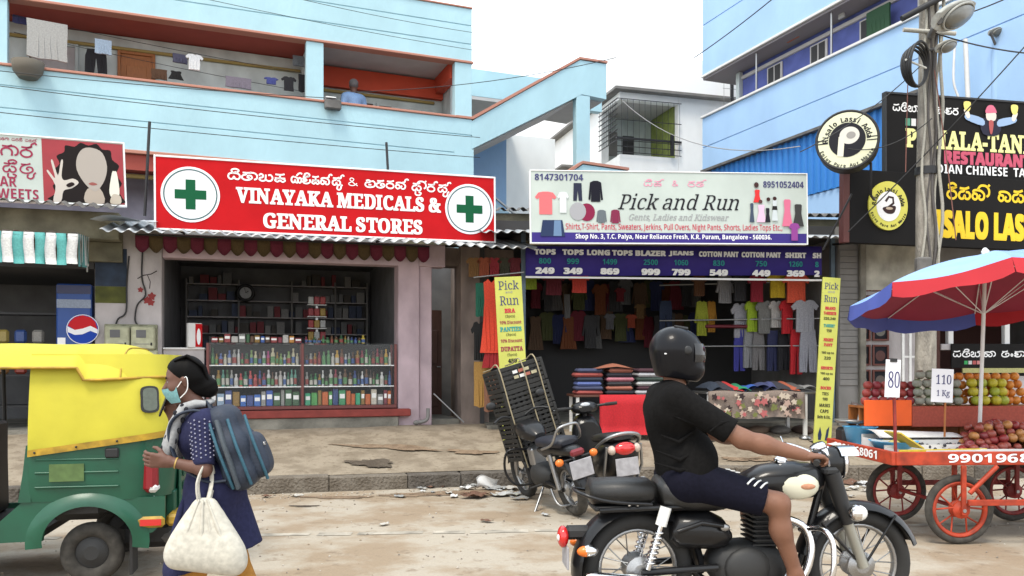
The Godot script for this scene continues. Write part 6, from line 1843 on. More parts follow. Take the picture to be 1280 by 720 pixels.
func rickshaw():
	var o := thing("auto_rickshaw", "green and yellow auto rickshaw with a canvas hood at the left edge", "auto rickshaw", frame(-3.09, 6.45, 13.0))
	var R := 0.26
	var plan := func(q: float, inset: float) -> Vector2:   # outline of the rear body seen from above, q from 0 to 1
		var hw := 0.64 - inset
		var xe := 0.54 - inset
		var pts := [[0.0, Vector2(-0.37, hw)], [0.3, Vector2(xe - R, hw)]]
		if q < 0.3:
			return Vector2(-0.37, hw).lerp(Vector2(xe - R, hw), q / 0.3)
		if q < 0.42:
			var a := lerpf(PI / 2, 0.0, (q - 0.3) / 0.12)
			return Vector2(xe - R + cos(a) * R, hw - R + sin(a) * R)
		if q < 0.58:
			return Vector2(xe, lerpf(hw - R, -hw + R, (q - 0.42) / 0.16))
		if q < 0.70:
			var a := lerpf(0.0, -PI / 2, (q - 0.58) / 0.12)
			return Vector2(xe - R + cos(a) * R, -hw + R + sin(a) * R)
		return Vector2(xe - R, -hw).lerp(Vector2(-0.37, -hw), (q - 0.7) / 0.3)
	var rise := func(x: float) -> float: return 0.12 * clampf((x + 0.37) / 0.9, 0.0, 1.0)   # the hem climbs to the rear
	# green tub
	var s := Sh.new()
	s.grid(func(a: float, b: float):
		var p: Vector2 = plan.call(a, 0.02 * (1.0 - b) * (1.0 - b))
		return Vector3(p.x, lerpf(0.60, 0.945 + rise.call(p.x), b), p.y), 70, 6)
	part(o, "tub", s, M.rick_green)
	for sd in [1, -1]:
		var side := [Vector2(-0.37, 0.61), Vector2(-0.42, 0.60), Vector2(-0.56, 0.47), Vector2(-0.72, 0.42), Vector2(-1.9, 0.42), Vector2(-1.9, 0.31), Vector2(-0.36, 0.33)]
		for i in 13:
			var a := PI - PI * i / 12.0
			side.append(Vector2(cos(a) * 0.29, 0.33 + sin(a) * 0.27))
		side.append_array([Vector2(0.42, 0.36), Vector2(0.50, 0.44), Vector2(0.50, 0.61)])
		part(o, "side_panel", Sh.new().prism(side, 0.60 * sd - 0.015, 0.60 * sd + 0.015), M.rick_green)
		part(o, "door_post", Sh.new().prism([Vector2(-0.44, 0.60), Vector2(-0.36, 0.60), Vector2(-0.36, 0.99), Vector2(-0.39, 0.99), Vector2(-0.41, 0.8)], 0.60 * sd - 0.018, 0.60 * sd + 0.026), M.rick_green)
		# raised wheel arch
		s = Sh.new()
		s.grid(func(a: float, b: float):
			var an := lerpf(-0.18, PI + 0.1, a)
			var rr := lerpf(0.29, 0.40, b)
			return Vector3(cos(an) * rr, 0.31 + sin(an) * rr * 0.88, (0.617 + 0.05 * sin(b * PI * 0.5 + PI * 0.5) * clampf(sin(an) + 0.3, 0.0, 1.0)) * sd), 24, 5)
		part(o, "wheel_arch", s, M.rick_green)
		for y in [0.70, 0.80, 0.89]:
			part(o, "pressed_rib", Sh.new().tube([Vector3(-0.33, y, 0.637 * sd), Vector3(0.20, y, 0.637 * sd)], 0.008, 6), M.rick_green)
		wheel(o, Vector3(0, 0.215, 0.49 * sd), 0.215, 0.055, M.cast_iron, M.rubber_dusty, 0, 0.10, 0.1, 1.0)
	part(o, "rear_panel", Sh.new().span(0.47, 0.535, 0.42, 0.62, -0.40, 0.40, 0.01), M.rick_green)
	var lv := part(o, "engine_cover", Sh.new().span(0.535, 0.56, 0.46, 0.93, -0.30, 0.30, 0.012), M.rick_green)
	for i in 4:
		for z in [-0.13, 0.13]:
			part(lv, "louvre", Sh.new().span(0.5605, 0.572, 0.50 + i * 0.1, 0.56 + i * 0.1, z - 0.10, z + 0.10, 0.012), mat("louvre_green", 0.002, 0.05, 0.025, 0.6))
	part(o, "bumper", Sh.new().span(0.50, 0.60, 0.39, 0.475, -0.58, 0.58, 0.02), M.rick_trim)
	for sd in [1, -1]:
		part(o, "bumper_end", Sh.new().span(0.28, 0.50, 0.392, 0.472, 0.585 * sd, 0.635 * sd, 0.02), M.rick_trim)
		part(o, "reflector", Sh.new().span(0.34, 0.48, 0.41, 0.455, 0.636 * sd, 0.642 * sd), M.red_lens)
		part(o, "tail_lamp", Sh.new().box(Vector3(0.40, 0.75, 0.57 * sd), Vector3(0.10, 0.22, 0.13), 0.03), mat("tail_red", 0.22, 0.008, 0.014, 0.3))
		part(o, "tail_lamp_lens", Sh.new().box(Vector3(0.42, 0.67, 0.575 * sd), Vector3(0.07, 0.06, 0.12), 0.02), M.card_white)
		part(o, "mud_flap", Sh.new().span(0.26, 0.28, 0.06, 0.36, 0.40 * sd, 0.58 * sd), M.rubber)
	part(o, "engine", Sh.new().box(Vector3(0.32, 0.28, 0), Vector3(0.4, 0.2, 0.6), 0.05), M.cast_iron)
	part(o, "silencer", Sh.new().tube([Vector3(0.3, 0.25, 0.2), Vector3(0.56, 0.26, 0.30)], 0.05, 10), M.zinc_old)
	part(o, "fuel_cap", Sh.new().box(Vector3(0.16, 0.93, 0.645), Vector3(0.09, 0.07, 0.03), 0.01), M.black_plastic)
	part(o, "corner_sticker", Sh.new().box(Vector3(0.41, 0.57, 0.56), Vector3(0.03, 0.08, 0.02), 0.004), M.lamp_white)
	part(o, "side_plate", Sh.new().span(-0.24, -0.02, 0.74, 0.86, 0.640, 0.646), mat("faded_plate", 0.10, 0.17, 0.05, 0.7, 0, "blotch", Vector3(3, 3, 3)))
	# canvas: side cover and hood
	s = Sh.new()
	s.grid(func(a: float, b: float):
		var p: Vector2 = plan.call(a, -0.018 + 0.085 * b * b + 0.006 * sin(a * 50.0) * (1.0 - b))
		var y := lerpf(0.925 + rise.call(p.x), 1.62, b)
		return Vector3(p.x, y + 0.006 * sin(a * 34.0) * (1.0 - b), p.y), 76, 8)
	part(o, "side_canvas", s, M.rick_yellow)
	s = Sh.new()
	s.grid(func(a: float, b: float):
		var p: Vector2 = plan.call(a, -0.024)
		return Vector3(p.x, lerpf(0.915, 0.96, b) + rise.call(p.x), p.y), 70, 1)
	part(o, "canvas_hem", s, M.rick_trim)
	for i in 9:
		var p: Vector2 = plan.call(0.02 + i * 0.115, -0.03)
		part(o, "hem_stud", Sh.new().ball(Vector3(p.x, 0.938 + rise.call(p.x), p.y), Vector3.ONE * 0.008, 6, 4), M.iron)
	var hood := func(a: float, b: float, out: float) -> Vector3:
		var x := lerpf(-2.1, 0.53 + out, a)
		var back := smoothstep(0.78, 1.0, a)
		var q := lerpf(-1.0, 1.0, b)
		var crown := 1.705 - 0.27 * back * back - 0.02 * (1.0 - a)
		var drop := 1.52 if x < -0.03 else 1.435
		drop = lerpf(drop, 1.455, back)
		var hw := 0.60 + out - 0.13 * back * back
		var y := crown - (crown - drop) * pow(absf(q), 4.5)
		var z := hw * (signf(q) * (1.0 - pow(1.0 - absf(q), 1.25)) + 0.05 * signf(q) * pow(absf(q), 6.0))
		return Vector3(x, y + 0.006 * sin(x * 8.0) * (1.0 - absf(q)), z)
	s = Sh.new()
	s.grid(func(a: float, b: float): return hood.call(a, b, 0.02), 60, 30)
	part(o, "hood", s, M.rick_yellow)
	s = Sh.new()
	for sd in [0.0, 1.0]:
		var pts := []
		for i in 61:
			pts.append(hood.call(i / 60.0, sd, 0.026) + Vector3(0, 0.004, 0))
		s.tube(pts, 0.011, 6)
	var rb := []
	for i in 25:
		rb.append(hood.call(1.0, i / 24.0, 0.026))
	s.tube(rb, 0.011, 6)
	part(o, "hood_piping", s, M.rick_trim)
	var sm := []
	for i in 25:
		sm.append(hood.call(0.87, i / 24.0, 0.024))
	part(o, "hood_seam", Sh.new().tube(sm, 0.005, 6), M.rick_trim)
	# small windows in the rear canvas corners
	for sd in [1, -1]:
		var p: Vector2 = plan.call(0.335 if sd > 0 else 0.665, 0.0)
		var ang := deg_to_rad(26.0) if sd > 0 else deg_to_rad(154.0)
		var win := Transform3D(Basis(Vector3.UP, ang) * Basis(Vector3.RIGHT, -0.13), Vector3(p.x, 1.30, p.y) + Basis(Vector3.UP, ang) * Vector3(0, 0, 0.012))
		var w := part(o, "rear_window", Sh.new().prism(blob(vec2s([-0.05, -0.085, 0.05, -0.085, 0.06, 0.0, 0.05, 0.085, -0.05, 0.085, -0.06, 0.0]), 5), 0.0, 0.012), M.black_plastic, win)
		part(w, "pane", Sh.new().prism(blob(vec2s([-0.038, -0.072, 0.038, -0.072, 0.047, 0.0, 0.038, 0.072, -0.038, 0.072, -0.047, 0.0]), 5), 0.0125, 0.014), cl(0.10, 0.12, 0.09, 0.2))
	# cabin: bench, floor, driver's seat, front cowl, screen, front wheel
	part(o, "bench", Sh.new().span(-0.28, 0.10, 0.45, 0.72, -0.56, 0.56, 0.05), M.leather)
	part(o, "bench_back", Sh.new().span(0.10, 0.24, 0.6, 1.2, -0.56, 0.56, 0.05), M.leather)
	part(o, "floor", Sh.new().span(-1.95, -0.33, 0.33, 0.38, -0.585, 0.585), M.black_plastic)
	part(o, "partition", Sh.new().span(-0.92, -0.86, 0.38, 1.1, -0.50, 0.50, 0.02), M.black_plastic)
	part(o, "driver_seat", Sh.new().span(-1.3, -0.95, 0.6, 0.75, -0.3, 0.3, 0.05), M.leather)
	for z in [-0.58, 0.58]:
		part(o, "hood_post", Sh.new().tube([Vector3(-0.90, 0.4, z), Vector3(-0.92, 1.55, z * 0.97)], 0.016, 6), M.iron)
		part(o, "screen_post", Sh.new().tube([Vector3(-1.86, 0.9, z * 0.9), Vector3(-1.7, 1.58, z * 0.95)], 0.022, 6), M.black_paint)
	part(o, "dashboard", Sh.new().span(-1.85, -1.65, 0.75, 0.95, -0.5, 0.5, 0.04), M.black_plastic)
	part(o, "front_cowl", pillow([[-2.1, 0.7, 0.15, 0.18], [-2.05, 0.7, 0.28, 0.40], [-1.92, 0.68, 0.32, 0.52], [-1.80, 0.66, 0.33, 0.58]]), M.rick_green)
	part(o, "windscreen", Sh.new().grid(func(a: float, b: float): return Vector3(lerpf(-1.88, -1.72, b), lerpf(0.95, 1.55, b), lerpf(-0.5, 0.5, a)), 2, 2), M.tinted_glass)
	part(o, "head_lamp", Sh.new().ball(Vector3(-2.10, 0.8, 0), Vector3(0.05, 0.09, 0.09), 12, 8), M.chrome)
	wheel(o, Vector3(-1.95, 0.215, 0), 0.215, 0.055, M.steel, M.rubber_dusty, 0, 0.10, 0.1, 1.0)
	part(o, "front_mudguard", guard(0.27, 0.09, 0.1, PI - 0.1), M.rick_green, Transform3D(Basis(), Vector3(-1.95, 0.215, 0)))

func ridden_motorcycle():
	var o := thing("motorcycle", "black classic motorcycle ridden past the shops, with a cream tank", "motorcycle", frame(0.745, 5.0, 5.0))
	wheel(o, Vector3(0, 0.335, 0), 0.335, 0.050, M.steel, M.rubber, 20, 0.085, 0.2)
	wheel(o, Vector3(1.36, 0.335, 0), 0.335, 0.046, M.steel, M.rubber, 20, 0.085, 0.16)
	part(o, "rear_mudguard", guard(0.395, 0.105, -0.05, PI + 0.10, 28), M.black_paint, Transform3D(Basis(), Vector3(0.0, 0.335, 0)))
	part(o, "front_mudguard", guard(0.385, 0.085, 0.35, PI - 0.2, 26), M.black_paint, Transform3D(Basis(), Vector3(1.36, 0.335, 0)))
	for z in [-0.085, 0.085]:
		part(o, "mudguard_stay", Sh.new().tube([Vector3(1.36, 0.335, z), Vector3(1.56, 0.64, z)], 0.008, 5), M.black_paint)
		part(o, "mudguard_stay", Sh.new().tube([Vector3(1.36, 0.335, z), Vector3(1.10, 0.60, z)], 0.008, 5), M.black_paint)
		part(o, "fork_leg", Sh.new().tube([Vector3(1.36, 0.335, z), Vector3(1.26, 0.60, z)], 0.032, 10), mat("fork_alloy", 0.36, 0.35, 0.30, 0.45, 0.5))
		part(o, "fork_cover", Sh.new().tube([Vector3(1.265, 0.60, z), Vector3(1.22, 0.72, z), Vector3(1.16, 0.90, z)], [0.040, 0.046, 0.050], 10), M.black_plastic)
		# rear shock: upper can, coils, lower end
		var sh := part(o, "shock_absorber", Sh.new().tube([Vector3(0.03, 0.36, z * 1.7), Vector3(0.13, 0.70, z * 1.7)], 0.018, 8), M.chrome)
		part(sh, "can", Sh.new().tube([Vector3(0.105, 0.615, z * 1.7), Vector3(0.135, 0.72, z * 1.7)], 0.034, 12), M.lamp_white)
		for i in 7:
			var t := 0.12 + i * 0.085
			var c := Vector3(0.03, 0.36, z * 1.7).lerp(Vector3(0.13, 0.70, z * 1.7), t)
			part(sh, "coil", Sh.new().ring_z(0.027, 0.007, 14, 6), M.chrome, Transform3D(Basis(Vector3.RIGHT, PI / 2), c))
		part(o, "crash_guard", Sh.new().tube([Vector3(0.98, 0.56, 0.05 * signf(z)), Vector3(1.02, 0.60, 0.28 * signf(z)), Vector3(1.05, 0.50, 0.34 * signf(z)), Vector3(1.02, 0.30, 0.33 * signf(z)), Vector3(0.94, 0.24, 0.05 * signf(z))], 0.016, 8), M.chrome)
	# lower frame, engine, exhaust
	var fr := Sh.new()
	part(o, "frame", fr.tube([Vector3(1.15, 0.88, 0), Vector3(1.0, 0.35, 0), Vector3(0.9, 0.24, 0), Vector3(0.45, 0.24, 0), Vector3(0.3, 0.40, 0), Vector3(0.2, 0.72, 0), Vector3(0.6, 0.80, 0), Vector3(1.15, 0.92, 0)], 0.024, 8), M.black_paint)
	for z in [-0.12, 0.12]:
		part(o, "swing_arm", Sh.new().tube([Vector3(0, 0.335, z), Vector3(0.45, 0.36, z)], 0.022, 8), M.black_paint)
		part(o, "seat_rail", Sh.new().tube([Vector3(-0.25, 0.70, z), Vector3(0.3, 0.72, z)], 0.016, 8), M.black_paint)
		part(o, "foot_peg", Sh.new().tube([Vector3(0.86, 0.27, z), Vector3(0.86, 0.27, z * 2.6)], 0.014, 8), M.rubber)
	part(o, "crankcase", pillow([[0.42, 0.36, 0.05, 0.05], [0.48, 0.36, 0.13, 0.14], [0.65, 0.35, 0.15, 0.17], [0.82, 0.34, 0.13, 0.16], [0.90, 0.34, 0.05, 0.06]]), M.cast_iron)
	part(o, "engine_cover", Sh.new().ball(Vector3(0.62, 0.36, 0.15), Vector3(0.14, 0.12, 0.05), 14, 8), M.cast_iron)
	part(o, "cylinder", Sh.new().span(0.70, 0.86, 0.46, 0.66, -0.075, 0.075, 0.01), M.cast_iron)
	for i in 7:
		part(o, "cooling_fin", Sh.new().span(0.67, 0.89, 0.475 + i * 0.028, 0.485 + i * 0.028, -0.105, 0.105), M.cast_iron)
	part(o, "cylinder_head", Sh.new().span(0.69, 0.87, 0.661, 0.73, -0.09, 0.09, 0.02), M.steel)
	part(o, "exhaust_pipe", Sh.new().tube([Vector3(0.86, 0.64, 0.08), Vector3(0.98, 0.58, 0.12), Vector3(1.0, 0.42, 0.15), Vector3(0.88, 0.26, 0.17), Vector3(0.5, 0.24, 0.18), Vector3(0.3, 0.26, 0.18)], 0.024, 10), M.chrome)
	part(o, "silencer", Sh.new().tube([Vector3(0.3, 0.26, 0.18), Vector3(0.2, 0.27, 0.18), Vector3(-0.3, 0.32, 0.18), Vector3(-0.34, 0.325, 0.18)], [0.03, 0.048, 0.044, 0.03], 12), M.chrome)
	part(o, "tool_box", pillow([[0.18, 0.56, 0.05, 0.13], [0.22, 0.57, 0.11, 0.16], [0.40, 0.57, 0.12, 0.165], [0.50, 0.55, 0.09, 0.15], [0.54, 0.54, 0.03, 0.12]]), M.black_paint)
	part(o, "side_trim", Sh.new().tube([Vector3(0.2, 0.58, 0.165), Vector3(0.34, 0.63, 0.172), Vector3(0.47, 0.61, 0.165)], 0.014, 8), M.black_paint)
	part(o, "side_badge", Sh.new().ball(Vector3(0.48, 0.60, 0.165), Vector3(0.03, 0.022, 0.012), 10, 6), M.steel)
	# tank, seats
	var tk := part(o, "fuel_tank", pillow([[0.60, 0.80, 0.03, 0.05], [0.63, 0.81, 0.075, 0.09], [0.75, 0.835, 0.105, 0.135], [0.92, 0.85, 0.115, 0.15], [1.05, 0.85, 0.105, 0.13], [1.12, 0.85, 0.06, 0.08], [1.13, 0.85, 0.02, 0.03]], 20), M.black_paint)
	for z in [-1, 1]:
		part(tk, "knee_panel", Sh.new().ball(Vector3(0.94, 0.83, 0.115 * z), Vector3(0.13, 0.082, 0.045), 20, 10), mat("tank_cream", 0.66, 0.64, 0.50, 0.3))
		part(tk, "badge", Sh.new().ball(Vector3(0.98, 0.83, 0.155 * z), Vector3(0.05, 0.018, 0.010), 12, 6), cl(0.6, 0.28, 0.16, 0.4))
	part(tk, "filler_cap", Sh.new().lathe([Vector2(0.04, 0), Vector2(0.04, 0.02), Vector2(0.02, 0.035), Vector2(0.001, 0.036)], 16), M.chrome, Transform3D(Basis(), Vector3(0.88, 0.958, 0)))
	part(o, "rider_seat", pillow([[0.10, 0.82, 0.03, 0.10], [0.13, 0.80, 0.09, 0.16], [0.30, 0.75, 0.07, 0.165], [0.45, 0.745, 0.07, 0.14], [0.60, 0.76, 0.06, 0.10], [0.66, 0.77, 0.02, 0.05]], 18), M.leather)
	part(o, "pillion_seat", pillow([[-0.30, 0.80, 0.03, 0.08], [-0.28, 0.80, 0.075, 0.13], [-0.10, 0.80, 0.078, 0.145], [0.06, 0.80, 0.072, 0.14], [0.10, 0.80, 0.03, 0.09]], 18), M.leather)
	part(o, "seat_base", Sh.new().span(-0.28, 0.5, 0.695, 0.722, -0.12, 0.12, 0.008), M.black_plastic)
	for x in [-0.08, -0.03]:
		part(o, "seat_bolt", Sh.new().ball(Vector3(x, 0.735, 0.142), Vector3.ONE * 0.010, 8, 6), M.chrome)
	part(o, "grab_rail", Sh.new().tube([Vector3(0.05, 0.74, 0.16), Vector3(-0.2, 0.76, 0.165), Vector3(-0.36, 0.80, 0.1), Vector3(-0.36, 0.80, -0.1), Vector3(-0.2, 0.76, -0.165)], 0.010, 8), M.black_paint)
	# tail: lamp housing, lamp, plate, indicators
	part(o, "tail_housing", Sh.new().box(Vector3(-0.34, 0.555, 0), Vector3(0.19, 0.075, 0.10), 0.02), M.black_plastic)
	var tl := part(o, "tail_lamp", Sh.new().ball(Vector3(-0.45, 0.535, 0.02), Vector3(0.035, 0.065, 0.06), 14, 10), M.red_lens)
	part(tl, "reflector", Sh.new().ball(Vector3(-0.474, 0.535, 0.04), Vector3(0.015, 0.022, 0.02), 10, 6), M.lamp_white)
	part(o, "number_plate", Sh.new().box(Vector3(-0.43, 0.42, 0), Vector3(0.012, 0.13, 0.2), 0.004), M.plate_white, Transform3D(Basis(), Vector3.ZERO))
	for z in [-0.13, 0.13]:
		part(o, "rear_indicator", Sh.new().ball(Vector3(-0.33, 0.47, z), Vector3(0.055, 0.032, 0.032), 12, 8), M.orange_lens)
		part(o, "indicator_shell", Sh.new().ball(Vector3(-0.31, 0.472, z), Vector3(0.052, 0.036, 0.036), 12, 8), M.chrome)
		part(o, "front_indicator", Sh.new().ball(Vector3(1.27, 0.68, z * 1.6), Vector3(0.045, 0.045, 0.045), 12, 8), M.lamp_white)
		part(o, "front_indicator_shell", Sh.new().ball(Vector3(1.25, 0.68, z * 1.6), Vector3(0.045, 0.049, 0.049), 12, 8), M.chrome)
	# handlebar, headlamp, dials, mirrors
	part(o, "handlebar", Sh.new().tube([Vector3(0.93, 1.0, 0.37), Vector3(1.02, 1.04, 0.24), Vector3(1.12, 1.0, 0.09), Vector3(1.13, 0.98, 0), Vector3(1.12, 1.0, -0.09), Vector3(1.02, 1.04, -0.24), Vector3(0.93, 1.0, -0.37)], 0.012, 8), M.chrome)
	for z in [-1, 1]:
		part(o, "grip", Sh.new().tube([Vector3(0.92, 0.995, 0.40 * z), Vector3(0.98, 1.023, 0.29 * z)], 0.018, 10), M.rubber)
		part(o, "lever", Sh.new().tube([Vector3(1.0, 1.02, 0.26 * z), Vector3(1.02, 1.0, 0.34 * z), Vector3(0.985, 0.985, 0.42 * z)], 0.006, 6), M.steel)
		part(o, "switch_gear", Sh.new().box(Vector3(1.0, 1.03, 0.25 * z), Vector3(0.05, 0.05, 0.05), 0.01), M.black_plastic)
		part(o, "mirror_stem", Sh.new().tube([Vector3(1.0, 1.05, 0.24 * z), Vector3(1.02, 1.08, 0.33 * z)], 0.006, 6), M.chrome)
	var hl := part(o, "head_lamp_shell", Sh.new().ball(Vector3(1.19, 0.95, 0), Vector3(0.115, 0.10, 0.10), 18, 12), M.black_paint)
	part(hl, "lamp_rim", Sh.new().ring_z(0.092, 0.012, 26, 8), M.chrome, Transform3D(Basis(Vector3.UP, PI / 2), Vector3(1.25, 0.95, 0)))
	part(hl, "lamp_glass", Sh.new().ball(Vector3(1.25, 0.95, 0), Vector3(0.035, 0.088, 0.088), 18, 10), M.lamp_white)
	part(hl, "lamp_peak", Sh.new().grid(func(a: float, b: float): return Vector3(lerpf(1.22, 1.33, b), 0.95 + 0.106 * sin(lerpf(0.5, PI - 0.5, a)), 0.106 * cos(lerpf(0.5, PI - 0.5, a))), 12, 2), M.chrome)
	part(o, "dial", Sh.new().lathe([Vector2(0.045, -0.05), Vector2(0.05, 0.02), Vector2(0.042, 0.03), Vector2(0.001, 0.032)], 16), M.chrome, Transform3D(Basis(Vector3.BACK, 0.5), Vector3(1.10, 1.04, 0.04)))
	part(o, "yoke", Sh.new().box(Vector3(1.15, 0.91, 0), Vector3(0.09, 0.05, 0.24), 0.015), M.black_plastic)
	part(o, "side_stand", Sh.new().tube([Vector3(0.6, 0.25, -0.12), Vector3(0.35, 0.20, -0.16)], 0.012, 6), M.black_paint)

func parked_motorcycle():
	var base := at(722, 645, 8.57)
	var turn := atan2(1.55, -0.62)
	# leans over to its left on the side stand
	var b := Basis(Vector3.UP, turn) * Basis(Vector3.RIGHT, deg_to_rad(-14))
	var o := thing("parked_motorcycle", "old black motorcycle parked at the kerb under a stack of crates", "motorcycle", Transform3D(b, Vector3(base.x, 0.01, base.z) ))
	wheel(o, Vector3(0, 0.29, 0), 0.29, 0.05, M.steel, M.rubber_dusty, 14, 0.07, 0.16)
	wheel(o, Vector3(1.27, 0.29, 0), 0.29, 0.045, M.steel, M.rubber, 14, 0.07, 0.14)
	part(o, "rear_mudguard", guard(0.335, 0.075, 0.3, PI + 0.05, 22), M.black_paint, Transform3D(Basis(), Vector3(0, 0.29, 0)))
	part(o, "front_mudguard", guard(0.33, 0.065, 0.3, PI - 0.3, 22), M.black_paint, Transform3D(Basis(), Vector3(1.27, 0.29, 0)))
	part(o, "seat", pillow([[-0.18, 0.79, 0.02, 0.08], [-0.16, 0.79, 0.055, 0.12], [0.1, 0.77, 0.055, 0.13], [0.4, 0.75, 0.05, 0.12], [0.55, 0.76, 0.02, 0.06]], 16), mat("seat_blue_black", 0.014, 0.016, 0.026, 0.5, 0, "fine", Vector3(5, 5, 5)))
	part(o, "fuel_tank", pillow([[0.5, 0.80, 0.03, 0.06], [0.58, 0.82, 0.09, 0.11], [0.78, 0.85, 0.11, 0.14], [0.95, 0.86, 0.08, 0.11], [1.0, 0.86, 0.02, 0.04]], 16), M.black_paint)
	part(o, "grab_rail", Sh.new().tube([Vector3(0.18, 0.72, 0.15), Vector3(-0.12, 0.80, 0.16), Vector3(-0.22, 0.93, 0.12), Vector3(-0.25, 0.97, 0.07), Vector3(-0.25, 0.97, -0.07), Vector3(-0.22, 0.93, -0.12), Vector3(-0.12, 0.80, -0.16), Vector3(0.18, 0.72, -0.15)], 0.014, 8), M.steel)
	part(o, "tail_piece", pillow([[-0.34, 0.70, 0.03, 0.05], [-0.28, 0.71, 0.05, 0.08], [0.0, 0.70, 0.06, 0.11], [0.3, 0.66, 0.07, 0.11], [0.5, 0.66, 0.03, 0.08]], 14), M.black_paint)
	part(o, "tail_lamp", Sh.new().box(Vector3(-0.33, 0.70, 0), Vector3(0.05, 0.07, 0.15), 0.02), mat("dull_lens", 0.16, 0.012, 0.02, 0.3))
	part(o, "number_plate", Sh.new().box(Vector3(-0.36, 0.54, 0), Vector3(0.012, 0.18, 0.24), 0.004), M.plate_white)
	for z in [-0.19, 0.19]:
		part(o, "indicator", Sh.new().ball(Vector3(-0.29, 0.64, z), Vector3(0.035, 0.038, 0.045), 10, 8), M.orange_lens)
		part(o, "indicator_stem", Sh.new().tube([Vector3(-0.29, 0.64, z * 0.3), Vector3(-0.28, 0.64, z)], 0.012, 6), M.black_plastic)
		part(o, "shock_absorber", Sh.new().tube([Vector3(0.03, 0.3, z * 0.62), Vector3(0.1, 0.66, z * 0.62)], 0.028, 8), M.steel)
		part(o, "fork_leg", Sh.new().tube([Vector3(1.27, 0.29, z * 0.4), Vector3(1.05, 0.92, z * 0.4)], 0.022, 8), M.steel)
		part(o, "leg_guard", Sh.new().tube([Vector3(0.88, 0.62, 0.04 * signf(z)), Vector3(0.9, 0.66, 0.26 * signf(z)), Vector3(0.93, 0.45, 0.33 * signf(z)), Vector3(0.88, 0.28, 0.26 * signf(z)), Vector3(0.84, 0.24, 0.04 * signf(z))], 0.014, 8), M.black_paint)
		part(o, "mirror", Sh.new().ball(Vector3(0.98, 1.18, z * 1.6), Vector3(0.02, 0.045, 0.06), 10, 8), M.black_plastic)
		part(o, "foot_peg", Sh.new().tube([Vector3(0.45, 0.30, z * 0.4), Vector3(0.45, 0.30, z * 1.4)], 0.014, 6), M.rubber)
	part(o, "frame", Sh.new().tube([Vector3(1.02, 0.9, 0), Vector3(0.88, 0.3, 0), Vector3(0.35, 0.25, 0), Vector3(0.2, 0.62, 0), Vector3(0.6, 0.75, 0), Vector3(1.02, 0.9, 0)], 0.022, 8), M.black_paint)
	for z in [-0.09, 0.09]:
		part(o, "swing_arm", Sh.new().tube([Vector3(0, 0.29, z), Vector3(0.42, 0.32, z)], 0.02, 8), M.black_paint)
	part(o, "engine", pillow([[0.36, 0.36, 0.06, 0.06], [0.42, 0.36, 0.12, 0.13], [0.7, 0.36, 0.13, 0.14], [0.82, 0.38, 0.06, 0.08]]), M.cast_iron)
	part(o, "cylinder", Sh.new().span(0.66, 0.8, 0.45, 0.66, -0.08, 0.08, 0.02), M.steel)
	part(o, "silencer", Sh.new().tube([Vector3(0.8, 0.5, 0.08), Vector3(0.85, 0.3, 0.12), Vector3(0.6, 0.24, 0.15), Vector3(0.2, 0.27, 0.15), Vector3(-0.25, 0.34, 0.16)], [0.02, 0.022, 0.03, 0.042, 0.035], 10), M.steel)
	part(o, "handlebar", Sh.new().tube([Vector3(0.9, 1.0, 0.34), Vector3(0.98, 1.03, 0.2), Vector3(1.02, 0.96, 0), Vector3(0.98, 1.03, -0.2), Vector3(0.9, 1.0, -0.34)], 0.013, 8), M.black_plastic)
	part(o, "head_lamp", Sh.new().ball(Vector3(1.14, 0.88, 0), Vector3(0.08, 0.09, 0.09), 14, 10), M.black_paint)
	part(o, "side_stand", Sh.new().tube([Vector3(0.5, 0.26, -0.1), Vector3(0.40, 0.05, -0.30)], 0.014, 6), M.steel)
	part(o, "centre_stand", Sh.new().tube([Vector3(0.3, 0.26, 0.1), Vector3(0.1, 0.12, 0.12), Vector3(0.1, 0.12, -0.12), Vector3(0.3, 0.26, -0.1)], 0.014, 6), M.steel)
	# crates tied on top of the tank and seat: four open-sided plastic crates
	var lb := at(655, 577, 9.35)
	var lt := at(620, 462, 9.35)
	var up := (lt - lb).normalized()
	var rx := (Basis(Vector3.UP, deg_to_rad(24)) * Vector3.RIGHT)
	rx = (rx - up * rx.dot(up)).normalized()
	var rb := Basis(rx, up, rx.cross(up))
	var h := (lt - lb).length()
	var names := ["black plastic crate, lowest of the stack tied on the parked motorcycle", "black plastic crate, second from the bottom of the tied stack", "black plastic crate, third from the bottom of the tied stack", "black plastic crate with white labels, topmost of the tied stack"]
	var ch := h / 4.0
	for i in 4:
		var c := thing("plastic_crate", names[i], "crate", Transform3D(rb, lb + rb * Vector3(0.30, 0.005 + ch * i, -0.22)), "crates tied on the parked motorcycle")
		crate(c, 0.60, ch - 0.012, 0.42)
		if i == 3:
			for k in 7:
				part(c, "label", Sh.new().span(-0.12 + (k % 4) * 0.075, -0.06 + (k % 4) * 0.075 + 0.01 * (k % 2), 0.10 + (k / 4) * 0.06, 0.135 + (k / 4) * 0.06, 0.226, 0.229), [cl(0.45, 0.40, 0.25, 0.6), M.card_white, cl(0.4, 0.12, 0.08, 0.6)][k % 3])
	var rp := mat("rope", 0.30, 0.25, 0.16, 0.9)
	for x in [-0.27, 0.02, 0.20]:
		solo("tie_rope", ["thin pale rope round the left edge of the crate stack", "thin pale rope round the middle of the crate stack", "thin pale rope round the right part of the crate stack"][0 if x < -0.1 else (1 if x < 0.1 else 2)], "rope", Sh.new().tube([Vector3(x, -0.08, 0.22), Vector3(x - 0.01, h * 0.5, 0.235), Vector3(x, h + 0.01, 0.225), Vector3(x, h + 0.015, 0.0), Vector3(x, h + 0.01, -0.22)], 0.008, 5).done(), rp, Transform3D(rb, lb + rb * Vector3(0.30, 0, -0.22)), "ropes round the crates")

